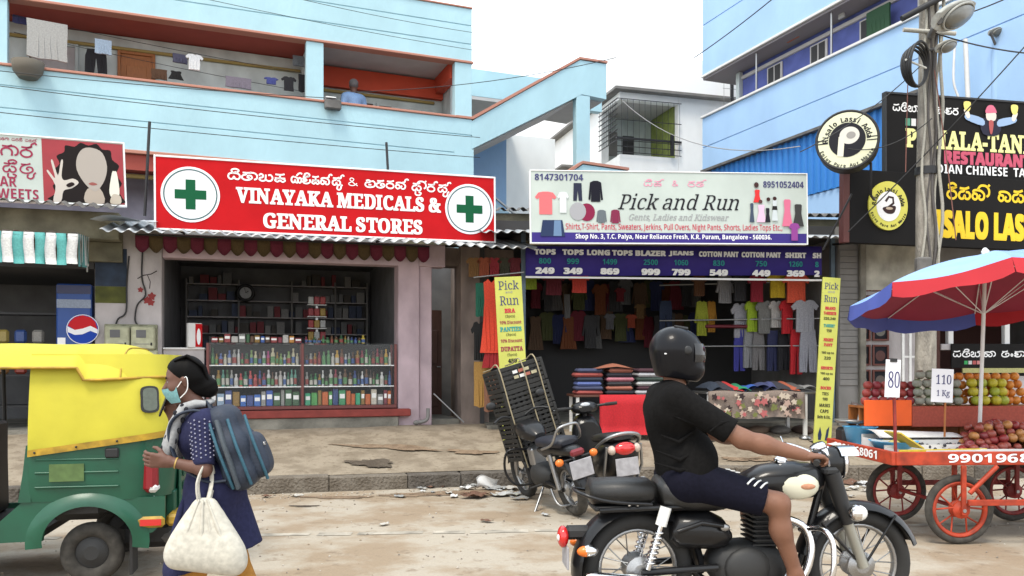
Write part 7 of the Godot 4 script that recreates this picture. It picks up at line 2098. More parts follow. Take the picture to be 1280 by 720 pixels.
func crate(c: Node, w: float, h: float, d: float):
	# corner posts, rails and a lattice of slats on every side; a floor
	var m: Material = M.crate_plastic
	for x in [-1, 1]:
		for z in [-1, 1]:
			part(c, "corner_post", Sh.new().box(Vector3((w / 2 - 0.02) * x, h / 2, (d / 2 - 0.02) * z), Vector3(0.04, h, 0.04), 0.006), m)
	for z in [-1, 1]:
		for i in 5:
			var y := lerpf(0.02, h - 0.02, i / 4.0)
			part(c, "slat", Sh.new().box(Vector3(0, y, (d / 2 - 0.008) * z), Vector3(w - 0.08, 0.046 if i % 4 == 0 else 0.034, 0.014), 0.004), m)
		for i in 7:
			part(c, "upright", Sh.new().box(Vector3(lerpf(-w / 2 + 0.09, w / 2 - 0.09, i / 6.0), h / 2, (d / 2 - 0.018) * z), Vector3(0.034, h - 0.02, 0.010)), m)
	for x in [-1, 1]:
		for i in 5:
			var y := lerpf(0.02, h - 0.02, i / 4.0)
			part(c, "slat", Sh.new().box(Vector3((w / 2 - 0.008) * x, y, 0), Vector3(0.014, 0.046 if i % 4 == 0 else 0.034, d - 0.08), 0.004), m)
		for i in 5:
			part(c, "upright", Sh.new().box(Vector3((w / 2 - 0.018) * x, h / 2, lerpf(-d / 2 + 0.08, d / 2 - 0.08, i / 4.0)), Vector3(0.010, h - 0.02, 0.016)), m)
	part(c, "floor", Sh.new().box(Vector3(0, 0.006, 0), Vector3(w - 0.05, 0.010, d - 0.05)), m)

func parked_scooter():
	var p := at(778, 640, 8.75)
	var o := thing("parked_scooter", "black scooter parked beside the old motorcycle, its red tail lamp to the road", "scooter", Transform3D(Basis(Vector3.UP, atan2(1.4, -0.30)) * Basis(Vector3.RIGHT, deg_to_rad(-6)), Vector3(p.x, 0.01, p.z)))
	wheel(o, Vector3(0, 0.225, 0), 0.225, 0.055, M.steel, M.rubber, 0, 0.09, 0.12)
	wheel(o, Vector3(1.22, 0.225, 0), 0.225, 0.05, M.steel, M.rubber, 0, 0.09, 0.12)
	part(o, "rear_body", pillow([[-0.30, 0.68, 0.05, 0.08], [-0.26, 0.64, 0.12, 0.15], [-0.1, 0.58, 0.18, 0.20], [0.2, 0.52, 0.22, 0.19], [0.45, 0.48, 0.20, 0.15], [0.55, 0.44, 0.08, 0.1]], 18), M.black_paint)
	part(o, "seat", pillow([[-0.24, 0.80, 0.02, 0.1], [-0.2, 0.80, 0.05, 0.14], [0.1, 0.78, 0.05, 0.15], [0.45, 0.74, 0.05, 0.12], [0.55, 0.73, 0.02, 0.06]], 16), M.leather)
	var tl := part(o, "tail_lamp", Sh.new().ball(Vector3(-0.27, 0.69, 0), Vector3(0.06, 0.07, 0.115), 16, 10), M.red_lens)
	for z in [-1, 1]:
		part(tl, "indicator", Sh.new().ball(Vector3(-0.25, 0.685, 0.13 * z), Vector3(0.05, 0.05, 0.045), 12, 8), cl(0.62, 0.5, 0.42, 0.25))
	part(o, "grab_rail", Sh.new().tube([Vector3(0.15, 0.62, 0.22), Vector3(-0.12, 0.74, 0.215), Vector3(-0.27, 0.82, 0.15), Vector3(-0.31, 0.85, 0.0), Vector3(-0.27, 0.82, -0.15), Vector3(-0.12, 0.74, -0.215), Vector3(0.15, 0.62, -0.22)], 0.018, 8), M.steel)
	for z in [-1, 1]:
		part(o, "side_trim", Sh.new().tube([Vector3(-0.25, 0.72, 0.18 * z), Vector3(-0.18, 0.50, 0.2 * z), Vector3(-0.05, 0.35, 0.18 * z)], 0.016, 8), M.steel)
	part(o, "rear_mudguard", Sh.new().box(Vector3(-0.24, 0.42, 0), Vector3(0.06, 0.28, 0.15), 0.03), M.black_plastic)
	part(o, "number_plate", Sh.new().box(Vector3(-0.30, 0.51, 0), Vector3(0.012, 0.18, 0.24), 0.004), M.plate_white)
	part(o, "silencer", Sh.new().tube([Vector3(0.3, 0.25, 0.17), Vector3(0.1, 0.27, 0.18), Vector3(-0.22, 0.33, 0.18)], [0.03, 0.055, 0.05], 10), M.steel)
	part(o, "floorboard", Sh.new().box(Vector3(0.72, 0.29, 0), Vector3(0.5, 0.06, 0.32), 0.02), M.black_plastic)
	part(o, "front_apron", pillow([[0.94, 0.58, 0.30, 0.17], [0.98, 0.60, 0.34, 0.19], [1.06, 0.62, 0.36, 0.17], [1.12, 0.62, 0.28, 0.08]], 16), M.black_paint)
	part(o, "front_mudguard", guard(0.27, 0.075, 0.3, PI - 0.3, 18), M.black_paint, Transform3D(Basis(), Vector3(1.22, 0.225, 0)))
	part(o, "steering_column", Sh.new().tube([Vector3(1.22, 0.24, 0.06), Vector3(1.08, 0.7, 0.0), Vector3(1.0, 1.02, 0)], 0.03, 8), M.black_plastic)
	part(o, "handle_cowl", pillow([[0.92, 1.03, 0.03, 0.08], [0.96, 1.04, 0.065, 0.15], [1.05, 1.04, 0.07, 0.15], [1.12, 1.02, 0.04, 0.08]], 14), M.black_paint)
	part(o, "dial", Sh.new().ball(Vector3(0.955, 1.07, 0), Vector3(0.03, 0.035, 0.07), 12, 8), cl(0.5, 0.52, 0.55, 0.15))
	part(o, "handlebar", Sh.new().tube([Vector3(0.9, 1.06, 0.34), Vector3(1.0, 1.05, 0.12), Vector3(1.0, 1.05, -0.12), Vector3(0.9, 1.06, -0.34)], 0.016, 8), M.black_plastic)
	for z in [-1, 1]:
		part(o, "grip", Sh.new().tube([Vector3(0.88, 1.062, 0.36 * z), Vector3(0.94, 1.056, 0.24 * z)], 0.02, 8), M.rubber)
		part(o, "lever", Sh.new().tube([Vector3(1.0, 1.05, 0.2 * z), Vector3(0.97, 1.05, 0.38 * z)], 0.007, 6), M.steel)
	part(o, "stand", Sh.new().tube([Vector3(0.3, 0.2, -0.1), Vector3(0.25, 0.02, -0.19)], 0.014, 6), M.steel)

func fruit_cart():
	var fc := frame(3.27, 7.15, 2.0)     # local x runs right, z towards the road is 0, back is negative
	var o := thing("fruit_cart", "orange four wheeled fruit cart with a phone number painted on its rails", "cart", fc)
	var W := 2.4
	var D := 1.36
	part(o, "front_rail", Sh.new().span(0, W, 0.685, 0.80, -0.035, 0.0, 0.006), M.cart_orange)
	part(o, "rear_rail", Sh.new().span(0, W, 0.685, 0.80, -D, -D + 0.035, 0.006), M.cart_orange)
	part(o, "end_rail", Sh.new().span(-0.037, -0.001, 0.685, 0.802, -D, 0.0, 0.006), M.cart_orange)
	part(o, "end_rail", Sh.new().span(W + 0.001, W + 0.037, 0.685, 0.802, -D, 0.0, 0.006), M.cart_orange)
	for i in 9:
		part(o, "floor_plank", Sh.new().span(0.002, W - 0.002, 0.70, 0.722, -0.04 - (i + 1) * 0.141, -0.045 - i * 0.141), M.wood_dark)
	txt(o, "9901968061", "bold", Vector3(0.95, 0.745, 0.003), 1.0, 0.075, M.ink_white)
	var et := txt(o, "9901968061", "bold", Vector3.ZERO, 0.9, 0.075, M.ink_white)
	et.transform = Transform3D(Basis(Vector3.UP, -PI / 2), Vector3(-0.04, 0.745, -0.72)) * et.transform
	# wheels with posts and axles
	var spots := [Vector3(0.58, 0.3, -0.06), Vector3(0.55, 0.3, -1.1), Vector3(1.72, 0.3, -1.1), Vector3(1.75, 0.3, -0.06)]
	for i in 4:
		var near := i == 0 or i == 3
		var c: Vector3 = spots[i]
		var rm: Material = M.cart_orange if near else M.cart_red
		wheel(o, c, 0.3, 0.033, rm, M.rubber_dusty, 10, 0.075, 0.12, 0.9)
		part(o, "wheel_rim_band", Sh.new().ring_z(0.222, 0.018, 32, 6, 1.4), rm, Transform3D(Basis(), c))
		for q in [-0.07, 0.07]:
			part(o, "fork_post", Sh.new().span(c.x - 0.02, c.x + 0.02, 0.26, 0.684, c.z + q - 0.014, c.z + q + 0.014, 0.004), rm)
		part(o, "axle", Sh.new().tube([c + Vector3(0, 0, -0.09), c + Vector3(0, 0, 0.09)], 0.016, 8), M.steel)
	for z in [0.03, -1.19]:
		part(o, "stretcher", Sh.new().span(0.605, 1.725, 0.345, 0.395, z - 0.016, z + 0.016, 0.004), M.cart_orange if z > 0 else M.cart_red)
		part(o, "brace", Sh.new().tube([Vector3(0.62, 0.45, z), Vector3(0.86, 0.68, z)], 0.02, 6), M.cart_orange if z > 0 else M.cart_red)
	part(o, "cross_bar", Sh.new().tube([Vector3(0.56, 0.32, -0.14), Vector3(0.56, 0.32, -1.02)], 0.018, 6), M.cart_red)
	part(o, "upright_rod", Sh.new().tube([Vector3(0.02, 0.80, -0.05), Vector3(0.0, 1.55, -0.05)], 0.014, 6), M.cart_red)
	# stepped display at the rear
	var st := thing("fruit_stand", "bright orange stepped stand at the back of the fruit cart", "stand", fc * pos(0, 0.722, -1.22))
	part(st, "orange_front", Sh.new().span(0.16, 0.62, 0.23, 0.48, 0.262, 0.29, 0.004), mat("bright_orange", 0.90, 0.12, 0.01, 0.6, 0, "soft", Vector3(1, 1, 1)))
	part(st, "red_front", Sh.new().span(0.625, 2.3, 0.22, 0.42, 0.262, 0.285, 0.004), cl(0.40, 0.07, 0.04, 0.7))
	part(st, "shelf", Sh.new().span(0.16, 2.3, 0.40, 0.42, -0.06, 0.26), M.wood)
	for x in [0.2, 1.2, 2.25]:
		part(st, "leg", Sh.new().span(x - 0.02, x + 0.02, 0.0, 0.40, 0.1, 0.14), M.wood)
	part(st, "back_board", Sh.new().span(0.16, 2.3, 0.0, 0.42, -0.08, -0.062), M.wood)
	# fruit: shared meshes, each fruit an object
	var apple := fruit_mesh(0.042, 0.9)
	var apm := [cl(0.26, 0.025, 0.025, 0.4), cl(0.30, 0.06, 0.04, 0.4), cl(0.22, 0.03, 0.035, 0.4), cl(0.46, 0.20, 0.06, 0.4)]
	var nm := ["deep red", "red", "dark red", "yellow blushed"]
	var n := 0
	for layer in 5:
		for i in 16 - layer * 2:
			for j in 7 - layer:
				if layer < 2 and j > 0 and j < 5 - layer and i > 1 and i < 14 - layer * 2:
					continue
				var k := rng.randi() % 4
				if rng.randf() < 0.5:
					k = 1
				solo("apple", "%s apple in the %s layer of the heap on the fruit cart" % [nm[k], ["bottom", "second", "third", "fourth", "top"][layer]], "apple", apple, apm[k], fc * Transform3D(Basis.from_euler(Vector3(rng.randf() * 0.9, rng.randf() * 6.0, rng.randf() * 0.9)).scaled(Vector3.ONE * rng.randf_range(0.86, 1.1)), Vector3(0.66 + layer * 0.08 + i * 0.083 + (0.04 if j % 2 else 0.0) + rng.randf_range(-0.022, 0.022), 0.762 + layer * 0.058 + rng.randf_range(-0.012, 0.012) - 0.06 * layer * pow((i - 7.0 + layer) / 8.0, 2.0), -0.22 - layer * 0.05 - j * 0.078 + rng.randf_range(-0.02, 0.02))), "apples heaped on the fruit cart")
				n += 1
	var orange := fruit_mesh(0.045, 0.97)
	var om := [cl(0.62, 0.19, 0.02, 0.5), cl(0.68, 0.25, 0.03, 0.5)]
	for r in 4:
		for i in 12 - r:
			solo("orange_fruit", "orange in the pile on the stand's back row, %s layer" % ["bottom", "second", "third", "top"][r], "orange", orange, om[rng.randi() % 2], fc * pos(0.92 + i * 0.09 + r * 0.045 + rng.randf_range(-0.014, 0.014), 0.722 + 0.465 + r * 0.078 + rng.randf_range(-0.006, 0.006), -1.22 + 0.03 + rng.randf_range(-0.015, 0.015)), "oranges on the stand")
	var guava := fruit_mesh(0.044, 1.05)
	var gm := cl(0.16, 0.20, 0.10, 0.6)
	for r in 4:
		for i in 5:
			if r == 3 and i > 2:
				continue
			var g := solo("netted_guava", "pale green guava in a foam net, %s row, %s from the left" % [["bottom", "second", "third", "top"][r], ["first", "second", "third", "fourth", "fifth"][i]], "guava", guava, gm if (i + r) % 3 else cl(0.20, 0.14, 0.10, 0.6), fc * pos(0.74 + i * 0.096 + (0.04 if r == 3 else 0.0), 0.722 + 0.468 + r * 0.085, -1.22 + 0.20 - r * 0.02), "guavas in foam nets")
			part(g, "foam_net", Sh.new().lathe([Vector2(0.032, -0.032), Vector2(0.047, -0.012), Vector2(0.048, 0.008), Vector2(0.036, 0.03)], 12, false, false, false), cl(0.30, 0.31, 0.26, 0.8))
	var mango := fruit_mesh(0.05, 0.95)
	for i in 12:
		solo("sweet_lime", "yellow green sweet lime heaped at the right of the stand", "sweet lime", mango, cl(0.52, 0.46, 0.03, 0.5) if i % 3 else cl(0.36, 0.42, 0.04, 0.5), fc * pos(1.30 + (i % 4) * 0.10 + rng.randf_range(-0.015, 0.015), 0.722 + 0.47 + (i / 4) * 0.085, -1.22 + 0.19 - (i / 4) * 0.03), "sweet limes on the stand")
	var pom := fruit_mesh(0.045, 0.98)
	for i in 18:
		solo("pomegranate", "dark red pomegranate heaped behind the orange front", "pomegranate", pom, cl(0.26, 0.03, 0.04, 0.5) if i % 2 else cl(0.34, 0.05, 0.04, 0.5), fc * pos(0.22 + (i % 6) * 0.088 + (i / 6) * 0.04, 0.722 + 0.465 + (i / 6) * 0.075, -1.22 + 0.17 - (i / 6) * 0.06), "pomegranates on the stand")
	# things lying on the cart
	var bowl := thing("blue_bowl", "sky blue plastic bowl of fruit at the cart's left corner", "bowl", fc * pos(0.20, 0.723, -0.45))
	part(bowl, "bowl", Sh.new().lathe([Vector2(0.001, 0.0), Vector2(0.12, 0.0), Vector2(0.20, 0.13), Vector2(0.215, 0.135), Vector2(0.20, 0.125), Vector2(0.12, 0.012), Vector2(0.001, 0.012)], 24), mat("bowl_blue", 0.10, 0.40, 0.68, 0.35))
	for i in 9:
		solo("cut_fruit", "pale yellow piece of fruit in the sky blue bowl", "fruit", fruit_mesh(0.04, 0.7), cl(0.55, 0.50, 0.18, 0.5), fc * pos(0.20 + 0.09 * cos(i * 2.4) * (0.4 + 0.1 * (i % 3)), 0.83 + 0.01 * (i % 2), -0.45 + 0.09 * sin(i * 2.4)), "fruit in the blue bowl")
	var cup := thing("blue_tub", "tall sky blue tub behind the bowl on the fruit cart", "tub", fc * pos(0.12, 0.723, -0.95))
	part(cup, "tub", Sh.new().lathe([Vector2(0.001, 0.0), Vector2(0.10, 0.0), Vector2(0.15, 0.22), Vector2(0.165, 0.225), Vector2(0.14, 0.215), Vector2(0.09, 0.012), Vector2(0.001, 0.012)], 22), M.bowl_blue)
	part(cup, "contents", Sh.new().lathe([Vector2(0.13, 0.17), Vector2(0.08, 0.20), Vector2(0.001, 0.21)], 16), cl(0.35, 0.32, 0.25))
	var sc := thing("weighing_scale", "dark weighing scale with a steel pan on the fruit cart", "scale", fc * pos(0.05, 0.723, -1.2))
	part(sc, "body", Sh.new().box(Vector3(0.1, 0.10, 0), Vector3(0.26, 0.2, 0.2), 0.03), M.iron)
	part(sc, "pan", Sh.new().lathe([Vector2(0.001, 0.22), Vector2(0.14, 0.225), Vector2(0.17, 0.25), Vector2(0.165, 0.255)], 20), M.steel, Transform3D(Basis(), Vector3(0.1, 0.02, 0)))
	part(sc, "arm", Sh.new().tube([Vector3(0.12, 0.2, 0.08), Vector3(0.16, 0.42, 0.08), Vector3(0.06, 0.44, 0.08)], 0.016, 6), M.steel)
	for q in [["grape_box", "yellow and white fruit carton lying open at the front of the cart", 0.46, -0.22, 0.84, 0.22, 0.09, 7.0], ["card_tray", "white card tray tilted behind the yellow carton", 0.46, -0.62, 0.80, 0.34, 0.14, 3.0], ["fruit_carton", "pale fruit carton in front of the apples", 1.06, -0.10, 0.55, 0.12, 0.07, 0.0]]:
		var bx := thing(q[0], q[1], "box", fc * pos(q[2], 0.723, q[3], q[7]))
		var w: float = q[4]
		var dd: float = q[5]
		var hh: float = q[6]
		part(bx, "bottom", Sh.new().span(-w / 2, w / 2, 0, 0.006, -dd / 2, dd / 2), M.card_white)
		part(bx, "front_flap", Sh.new().span(-w / 2, w / 2, 0.006, hh, dd / 2 - 0.006, dd / 2), M.card_white if q[0] != "grape_box" else mat("carton_yellow", 0.72, 0.55, 0.05, 0.6, 0, "blotch", Vector3(4, 4, 4)))
		part(bx, "back_flap", Sh.new().span(-w / 2, w / 2, 0.006, hh * 1.2, -dd / 2, -dd / 2 + 0.006), M.card_white)
		for sd in [-1, 1]:
			part(bx, "side_flap", Sh.new().box(Vector3((w / 2 - 0.003) * sd, hh / 2 + 0.003, 0), Vector3(0.006, hh - 0.008, dd - 0.014)), M.card_white)
		if q[0] == "grape_box":
			part(bx, "white_label", Sh.new().span(-w * 0.2, w * 0.46, 0.03, hh - 0.01, dd / 2 + 0.001, dd / 2 + 0.003), M.card_white)
			part(bx, "open_lid", Sh.new().box(Vector3(-w * 0.42, hh + 0.05, -0.02), Vector3(0.26, 0.012, dd * 1.1)), M.carton_yellow, Transform3D(Basis(Vector3.BACK, -0.55), Vector3(-0.06, -0.14, 0)))
		if q[0] == "card_tray":
			part(bx, "liner_sheet", Sh.new().sheet(func(r: float, t: float): return Vector3(lerpf(-w / 2, w / 2, r), hh + 0.02 + 0.03 * sin(t * PI) + 0.05 * (1.0 - r) * t, lerpf(dd / 2, -dd / 2, t)), 12, 8), M.card_white)
	var gr := thing("grape_bunch", "heap of dark grapes between the yellow carton and white tray", "grapes", fc * pos(0.66, 0.723, -0.40))
	for i in 90:
		part(gr, "grape", grape_mesh(), cl(0.02, 0.018, 0.03, 0.3), pos(rng.randf_range(-0.30, 0.30), 0.02 + rng.randf_range(0.0, 0.09), rng.randf_range(-0.08, 0.08)))
	solo("newspaper_sheet", "crumpled white paper on the cart's left end", "paper", Sh.new().sheet(func(r: float, t: float): return Vector3(lerpf(-0.16, 0.16, r), 0.03 + 0.03 * sin(r * 9.0) * sin(t * 7.0), lerpf(-0.3, 0.3, t)), 10, 12).done(), M.card_white, fc * pos(0.08, 0.723, -0.95))
	# price cards on sticks
	for q in [["price card lettered 110 1 Kg on a stick above the carton", at(1178, 482, 7.55), 0.20, 0.30, ["110", "1 Kg"]], ["tall price card lettered 80 at the cart's left rod", at(1116, 473, 7.15), 0.13, 0.32, ["80"]]]:
		var c := thing("price_card", q[0], "price card", Transform3D(Basis.from_euler(Vector3(0, 0.05, -0.04)), q[1]), "price cards on the cart")
		part(c, "card", Sh.new().span(-q[2] / 2, q[2] / 2, -q[3] / 2, q[3] / 2, -0.004, 0.0), M.sign_white)
		if q[4].size() == 2:
			txt(c, "110", "serif", Vector3(0.01, 0.055, 0.002), 0.14, 0.085, M.ink_navy)
			txt(c, "1 Kg", "serif", Vector3(0.01, -0.075, 0.002), 0.12, 0.07, M.ink_navy)
			part(c, "stick", Sh.new().tube([Vector3(0.04, -0.1, -0.015), Vector3(0.05, -0.46, -0.02)], 0.009, 6), M.wood)
		else:
			txt(c, "80", "serif", Vector3(0.01, -0.01, 0.002), 0.1, 0.14, M.ink_navy)
			part(c, "clip", Sh.new().span(-0.03, 0.03, 0.14, 0.17, -0.02, 0.008), M.iron)
	# umbrella
	var tp := at(1232, 318, 7.85)
	var foot := fc * Vector3(1.20, 0.723, -0.80)
	var uo := thing("cart_umbrella", "large faded blue and red umbrella shading the fruit cart", "umbrella", Transform3D(Basis(), foot))
	var ax := (tp - foot)
	part(uo, "pole", Sh.new().tube([Vector3.ZERO, ax * 0.5, ax], 0.018, 8), M.white_paint)
	var ub := Basis.from_euler(Vector3(deg_to_rad(-9), 0, deg_to_rad(3))) 
	part(uo, "finial", Sh.new().lathe([Vector2(0.03, 0.0), Vector2(0.035, 0.03), Vector2(0.015, 0.06), Vector2(0.001, 0.065)], 12), M.lamp_white, Transform3D(ub, ax))
	var R := 1.22
	for i in 8:
		var a0 := TAU * i / 8 + TAU / 16
		var a1 := a0 + TAU / 8
		var f := func(q: float, t: float, lift: float) -> Vector3:   # q round, t from top to rim
			var a := lerpf(a0, a1, q)
			var scallop := 1.0 - 0.05 * sin(q * PI) * t
			var r := R * t * scallop
			var y := -0.33 * (0.45 * t + 0.55 * t * t) - 0.05 * sin(q * PI) * t + lift
			return Vector3(cos(a) * r, y, sin(a) * r)
		var mid := (a0 + a1) / 2
		var red: bool = i % 2 == 0
		var s := Sh.new()
		s.grid(func(q: float, t: float): return f.call(q, t, 0.0), 8, 10)
		part(uo, "canopy_panel", s, mat("faded_blue", 0.20, 0.34, 0.66, 0.7, 0, "soft", Vector3(1, 1, 1)) if not red else mat("pale_blue", 0.26, 0.42, 0.70, 0.7, 0, "soft", Vector3(1, 1, 1)), Transform3D(ub, ax))
		s = Sh.new()
		s.grid(func(q: float, t: float): return f.call(1.0 - q, t, -0.008), 8, 10)
		part(uo, "lining_panel", s, mat("maroon_lining", 0.30, 0.025, 0.06, 0.8, 0, "soft", Vector3(1, 1, 1)), Transform3D(ub, ax))
		s = Sh.new()
		s.grid(func(q: float, t: float):
			var p: Vector3 = f.call(q, 1.0, 0.0)
			return p + Vector3(p.x * 0.03 * t + 0.012 * sin(q * 14.0) * t, -0.13 * t - 0.02 * sin(q * PI * 3.0) * t, p.z * 0.03 * t), 10, 3)
		var front := sin(mid) > 0.15 and cos(mid) > -0.75
		part(uo, "valance_panel", s, mat("red_valance", 0.45, 0.018, 0.028, 0.85, 0, "soft", Vector3(1, 1, 1)) if front or cos(mid) > 0.3 else mat("blue_valance", 0.06, 0.09, 0.36, 0.7, 0, "soft", Vector3(1, 1, 1)), Transform3D(ub, ax))
		part(uo, "rib", Sh.new().tube([ub * f.call(0.0, 0.02, -0.02) + ax, ub * f.call(0.0, 0.5, -0.02) + ax, ub * f.call(0.0, 0.99, -0.02) + ax], 0.006, 5), M.white_paint)
		part(uo, "strut", Sh.new().tube([ax * 0.70, ub * f.call(0.0, 0.55, -0.02) + ax], 0.005, 5), M.white_paint)

func fruit_mesh(r: float, sq: float) -> Mesh:
	var key := "fruit%.3f%.2f" % [r, sq]
	if not T.has(key):
		var s := Sh.new()
		s.lathe([Vector2(0.004, -r * sq * 0.82), Vector2(r * 0.45, -r * sq * 0.92), Vector2(r * 0.85, -r * sq * 0.55), Vector2(r, 0), Vector2(r * 0.88, r * sq * 0.55), Vector2(r * 0.5, r * sq * 0.92), Vector2(r * 0.15, r * sq * 0.86), Vector2(0.003, r * sq * 0.76)], 12)
		T[key] = s.done()
	return T[key]
func grape_mesh() -> Mesh:
	if not T.has("grape_ball"):
		T.grape_ball = Sh.new().ball(Vector3.ZERO, Vector3(0.015, 0.017, 0.015), 8, 6).done()
	return T.grape_ball

func stage_five():
	rider()
	woman()
	balcony_man()
	balcony_things()
	litter()

func hand(sh: Sh, wrist: Vector3, palm_dir: Vector3, across: Vector3, curl: float, flip := 1.0):
	# a hand with palm, four fingers and a thumb; palm_dir runs from wrist to knuckles, across from the little finger to the index finger
	var pd := palm_dir.normalized()
	var ac := (across - pd * across.dot(pd)).normalized()
	var nr := pd.cross(ac).normalized() * flip     # the palm side
	var bones := []
	var k0 := wrist + pd * 0.085
	for i in 4:
		var s := -0.030 + i * 0.020
		bones.append([wrist + ac * s * 0.55, k0 + ac * s, 0.017, 0.0125, 0.012])
	bones.append([wrist - pd * 0.03, wrist + pd * 0.02, 0.025, 0.024, 0.015])
	var lens := [0.058, 0.072, 0.078, 0.070]
	for i in 4:
		var p := k0 + ac * (-0.031 + i * 0.0207)
		var a := curl * 0.55
		for j in 3:
			var d := pd * cos(a) + nr * sin(a)
			var q: Vector3 = p + d * lens[i] * [0.46, 0.32, 0.26][j]
			bones.append([p, q, 0.0098 - j * 0.0008, 0.0092 - j * 0.001, 0.004])
			p = q
			a += curl * 0.85
	var t0 := wrist + pd * 0.025 + ac * 0.022
	var t1 := t0 + (pd * 0.6 + ac * 0.7 + nr * 0.35).normalized() * 0.04
	var t2 := t1 + (pd * 0.75 + ac * 0.2 + nr * (0.4 + curl * 0.4)).normalized() * 0.032
	var t3 := t2 + (pd * 0.8 - ac * 0.1 + nr * (0.4 + curl * 0.5)).normalized() * 0.026
	bones.append([t0, t1, 0.015, 0.0115, 0.01])
	bones.append([t1, t2, 0.0115, 0.0105, 0.004])
	bones.append([t2, t3, 0.0105, 0.0085, 0.004])
	flesh(sh, bones, 0.0045, [], 0.004)

func head_bones(c: Vector3, f: Vector3, up: Vector3) -> Array:
	# skull, jaw, brow, nose, lips, ears round the centre c, facing f
	var r := f.cross(up).normalized()
	var b := [
		[c - f * 0.015 + up * 0.03, c + f * 0.005 + up * 0.035, 0.088, 0.085, 0.03],
		[c + f * 0.025 - up * 0.03, c + f * 0.03 - up * 0.075, 0.066, 0.045, 0.03],
		[c + f * 0.055 - up * 0.09, c + f * 0.06 - up * 0.095, 0.028, 0.026, 0.03],
		[c + f * 0.085 + up * 0.01, c + f * 0.112 - up * 0.032, 0.011, 0.016, 0.012],
		[c + f * 0.086 - up * 0.062 - r * 0.018, c + f * 0.086 - up * 0.062 + r * 0.018, 0.011, 0.011, 0.010],
		[c + f * 0.086 - up * 0.074 - r * 0.014, c + f * 0.086 - up * 0.074 + r * 0.014, 0.011, 0.011, 0.008]]
	for s in [-1, 1]:
		b.append([c + f * 0.07 + up * 0.028 + r * 0.02 * s, c + f * 0.06 + up * 0.026 + r * 0.052 * s, 0.016, 0.014, 0.014])
		b.append([c + f * 0.055 - up * 0.03 + r * 0.04 * s, c + f * 0.05 - up * 0.03 + r * 0.045 * s, 0.03, 0.03, 0.03])
		b.append([c - f * 0.005 + up * 0.008 + r * 0.088 * s, c - f * 0.012 - up * 0.03 + r * 0.085 * s, 0.017, 0.011, 0.006])
	return b

func eyes(parent: Node, c: Vector3, f: Vector3, up: Vector3):
	var r := f.cross(up).normalized()
	for s in [-1, 1]:
		var p: Vector3 = c + f * 0.074 + up * 0.006 + r * 0.033 * s
		var e := part(parent, "eye", Sh.new().ball(p, Vector3.ONE * 0.0125, 10, 8), cl(0.6, 0.57, 0.54, 0.2))
		part(e, "iris", Sh.new().ball(p + f * 0.0075, Vector3.ONE * 0.0065, 8, 6), cl(0.02, 0.012, 0.01, 0.15))
		part(parent, "eyebrow", Sh.new().tube([p + f * 0.012 + up * 0.022 - r * 0.018, p + f * 0.016 + up * 0.027, p + f * 0.004 + up * 0.022 + r * 0.02], 0.004, 5), M.hair)

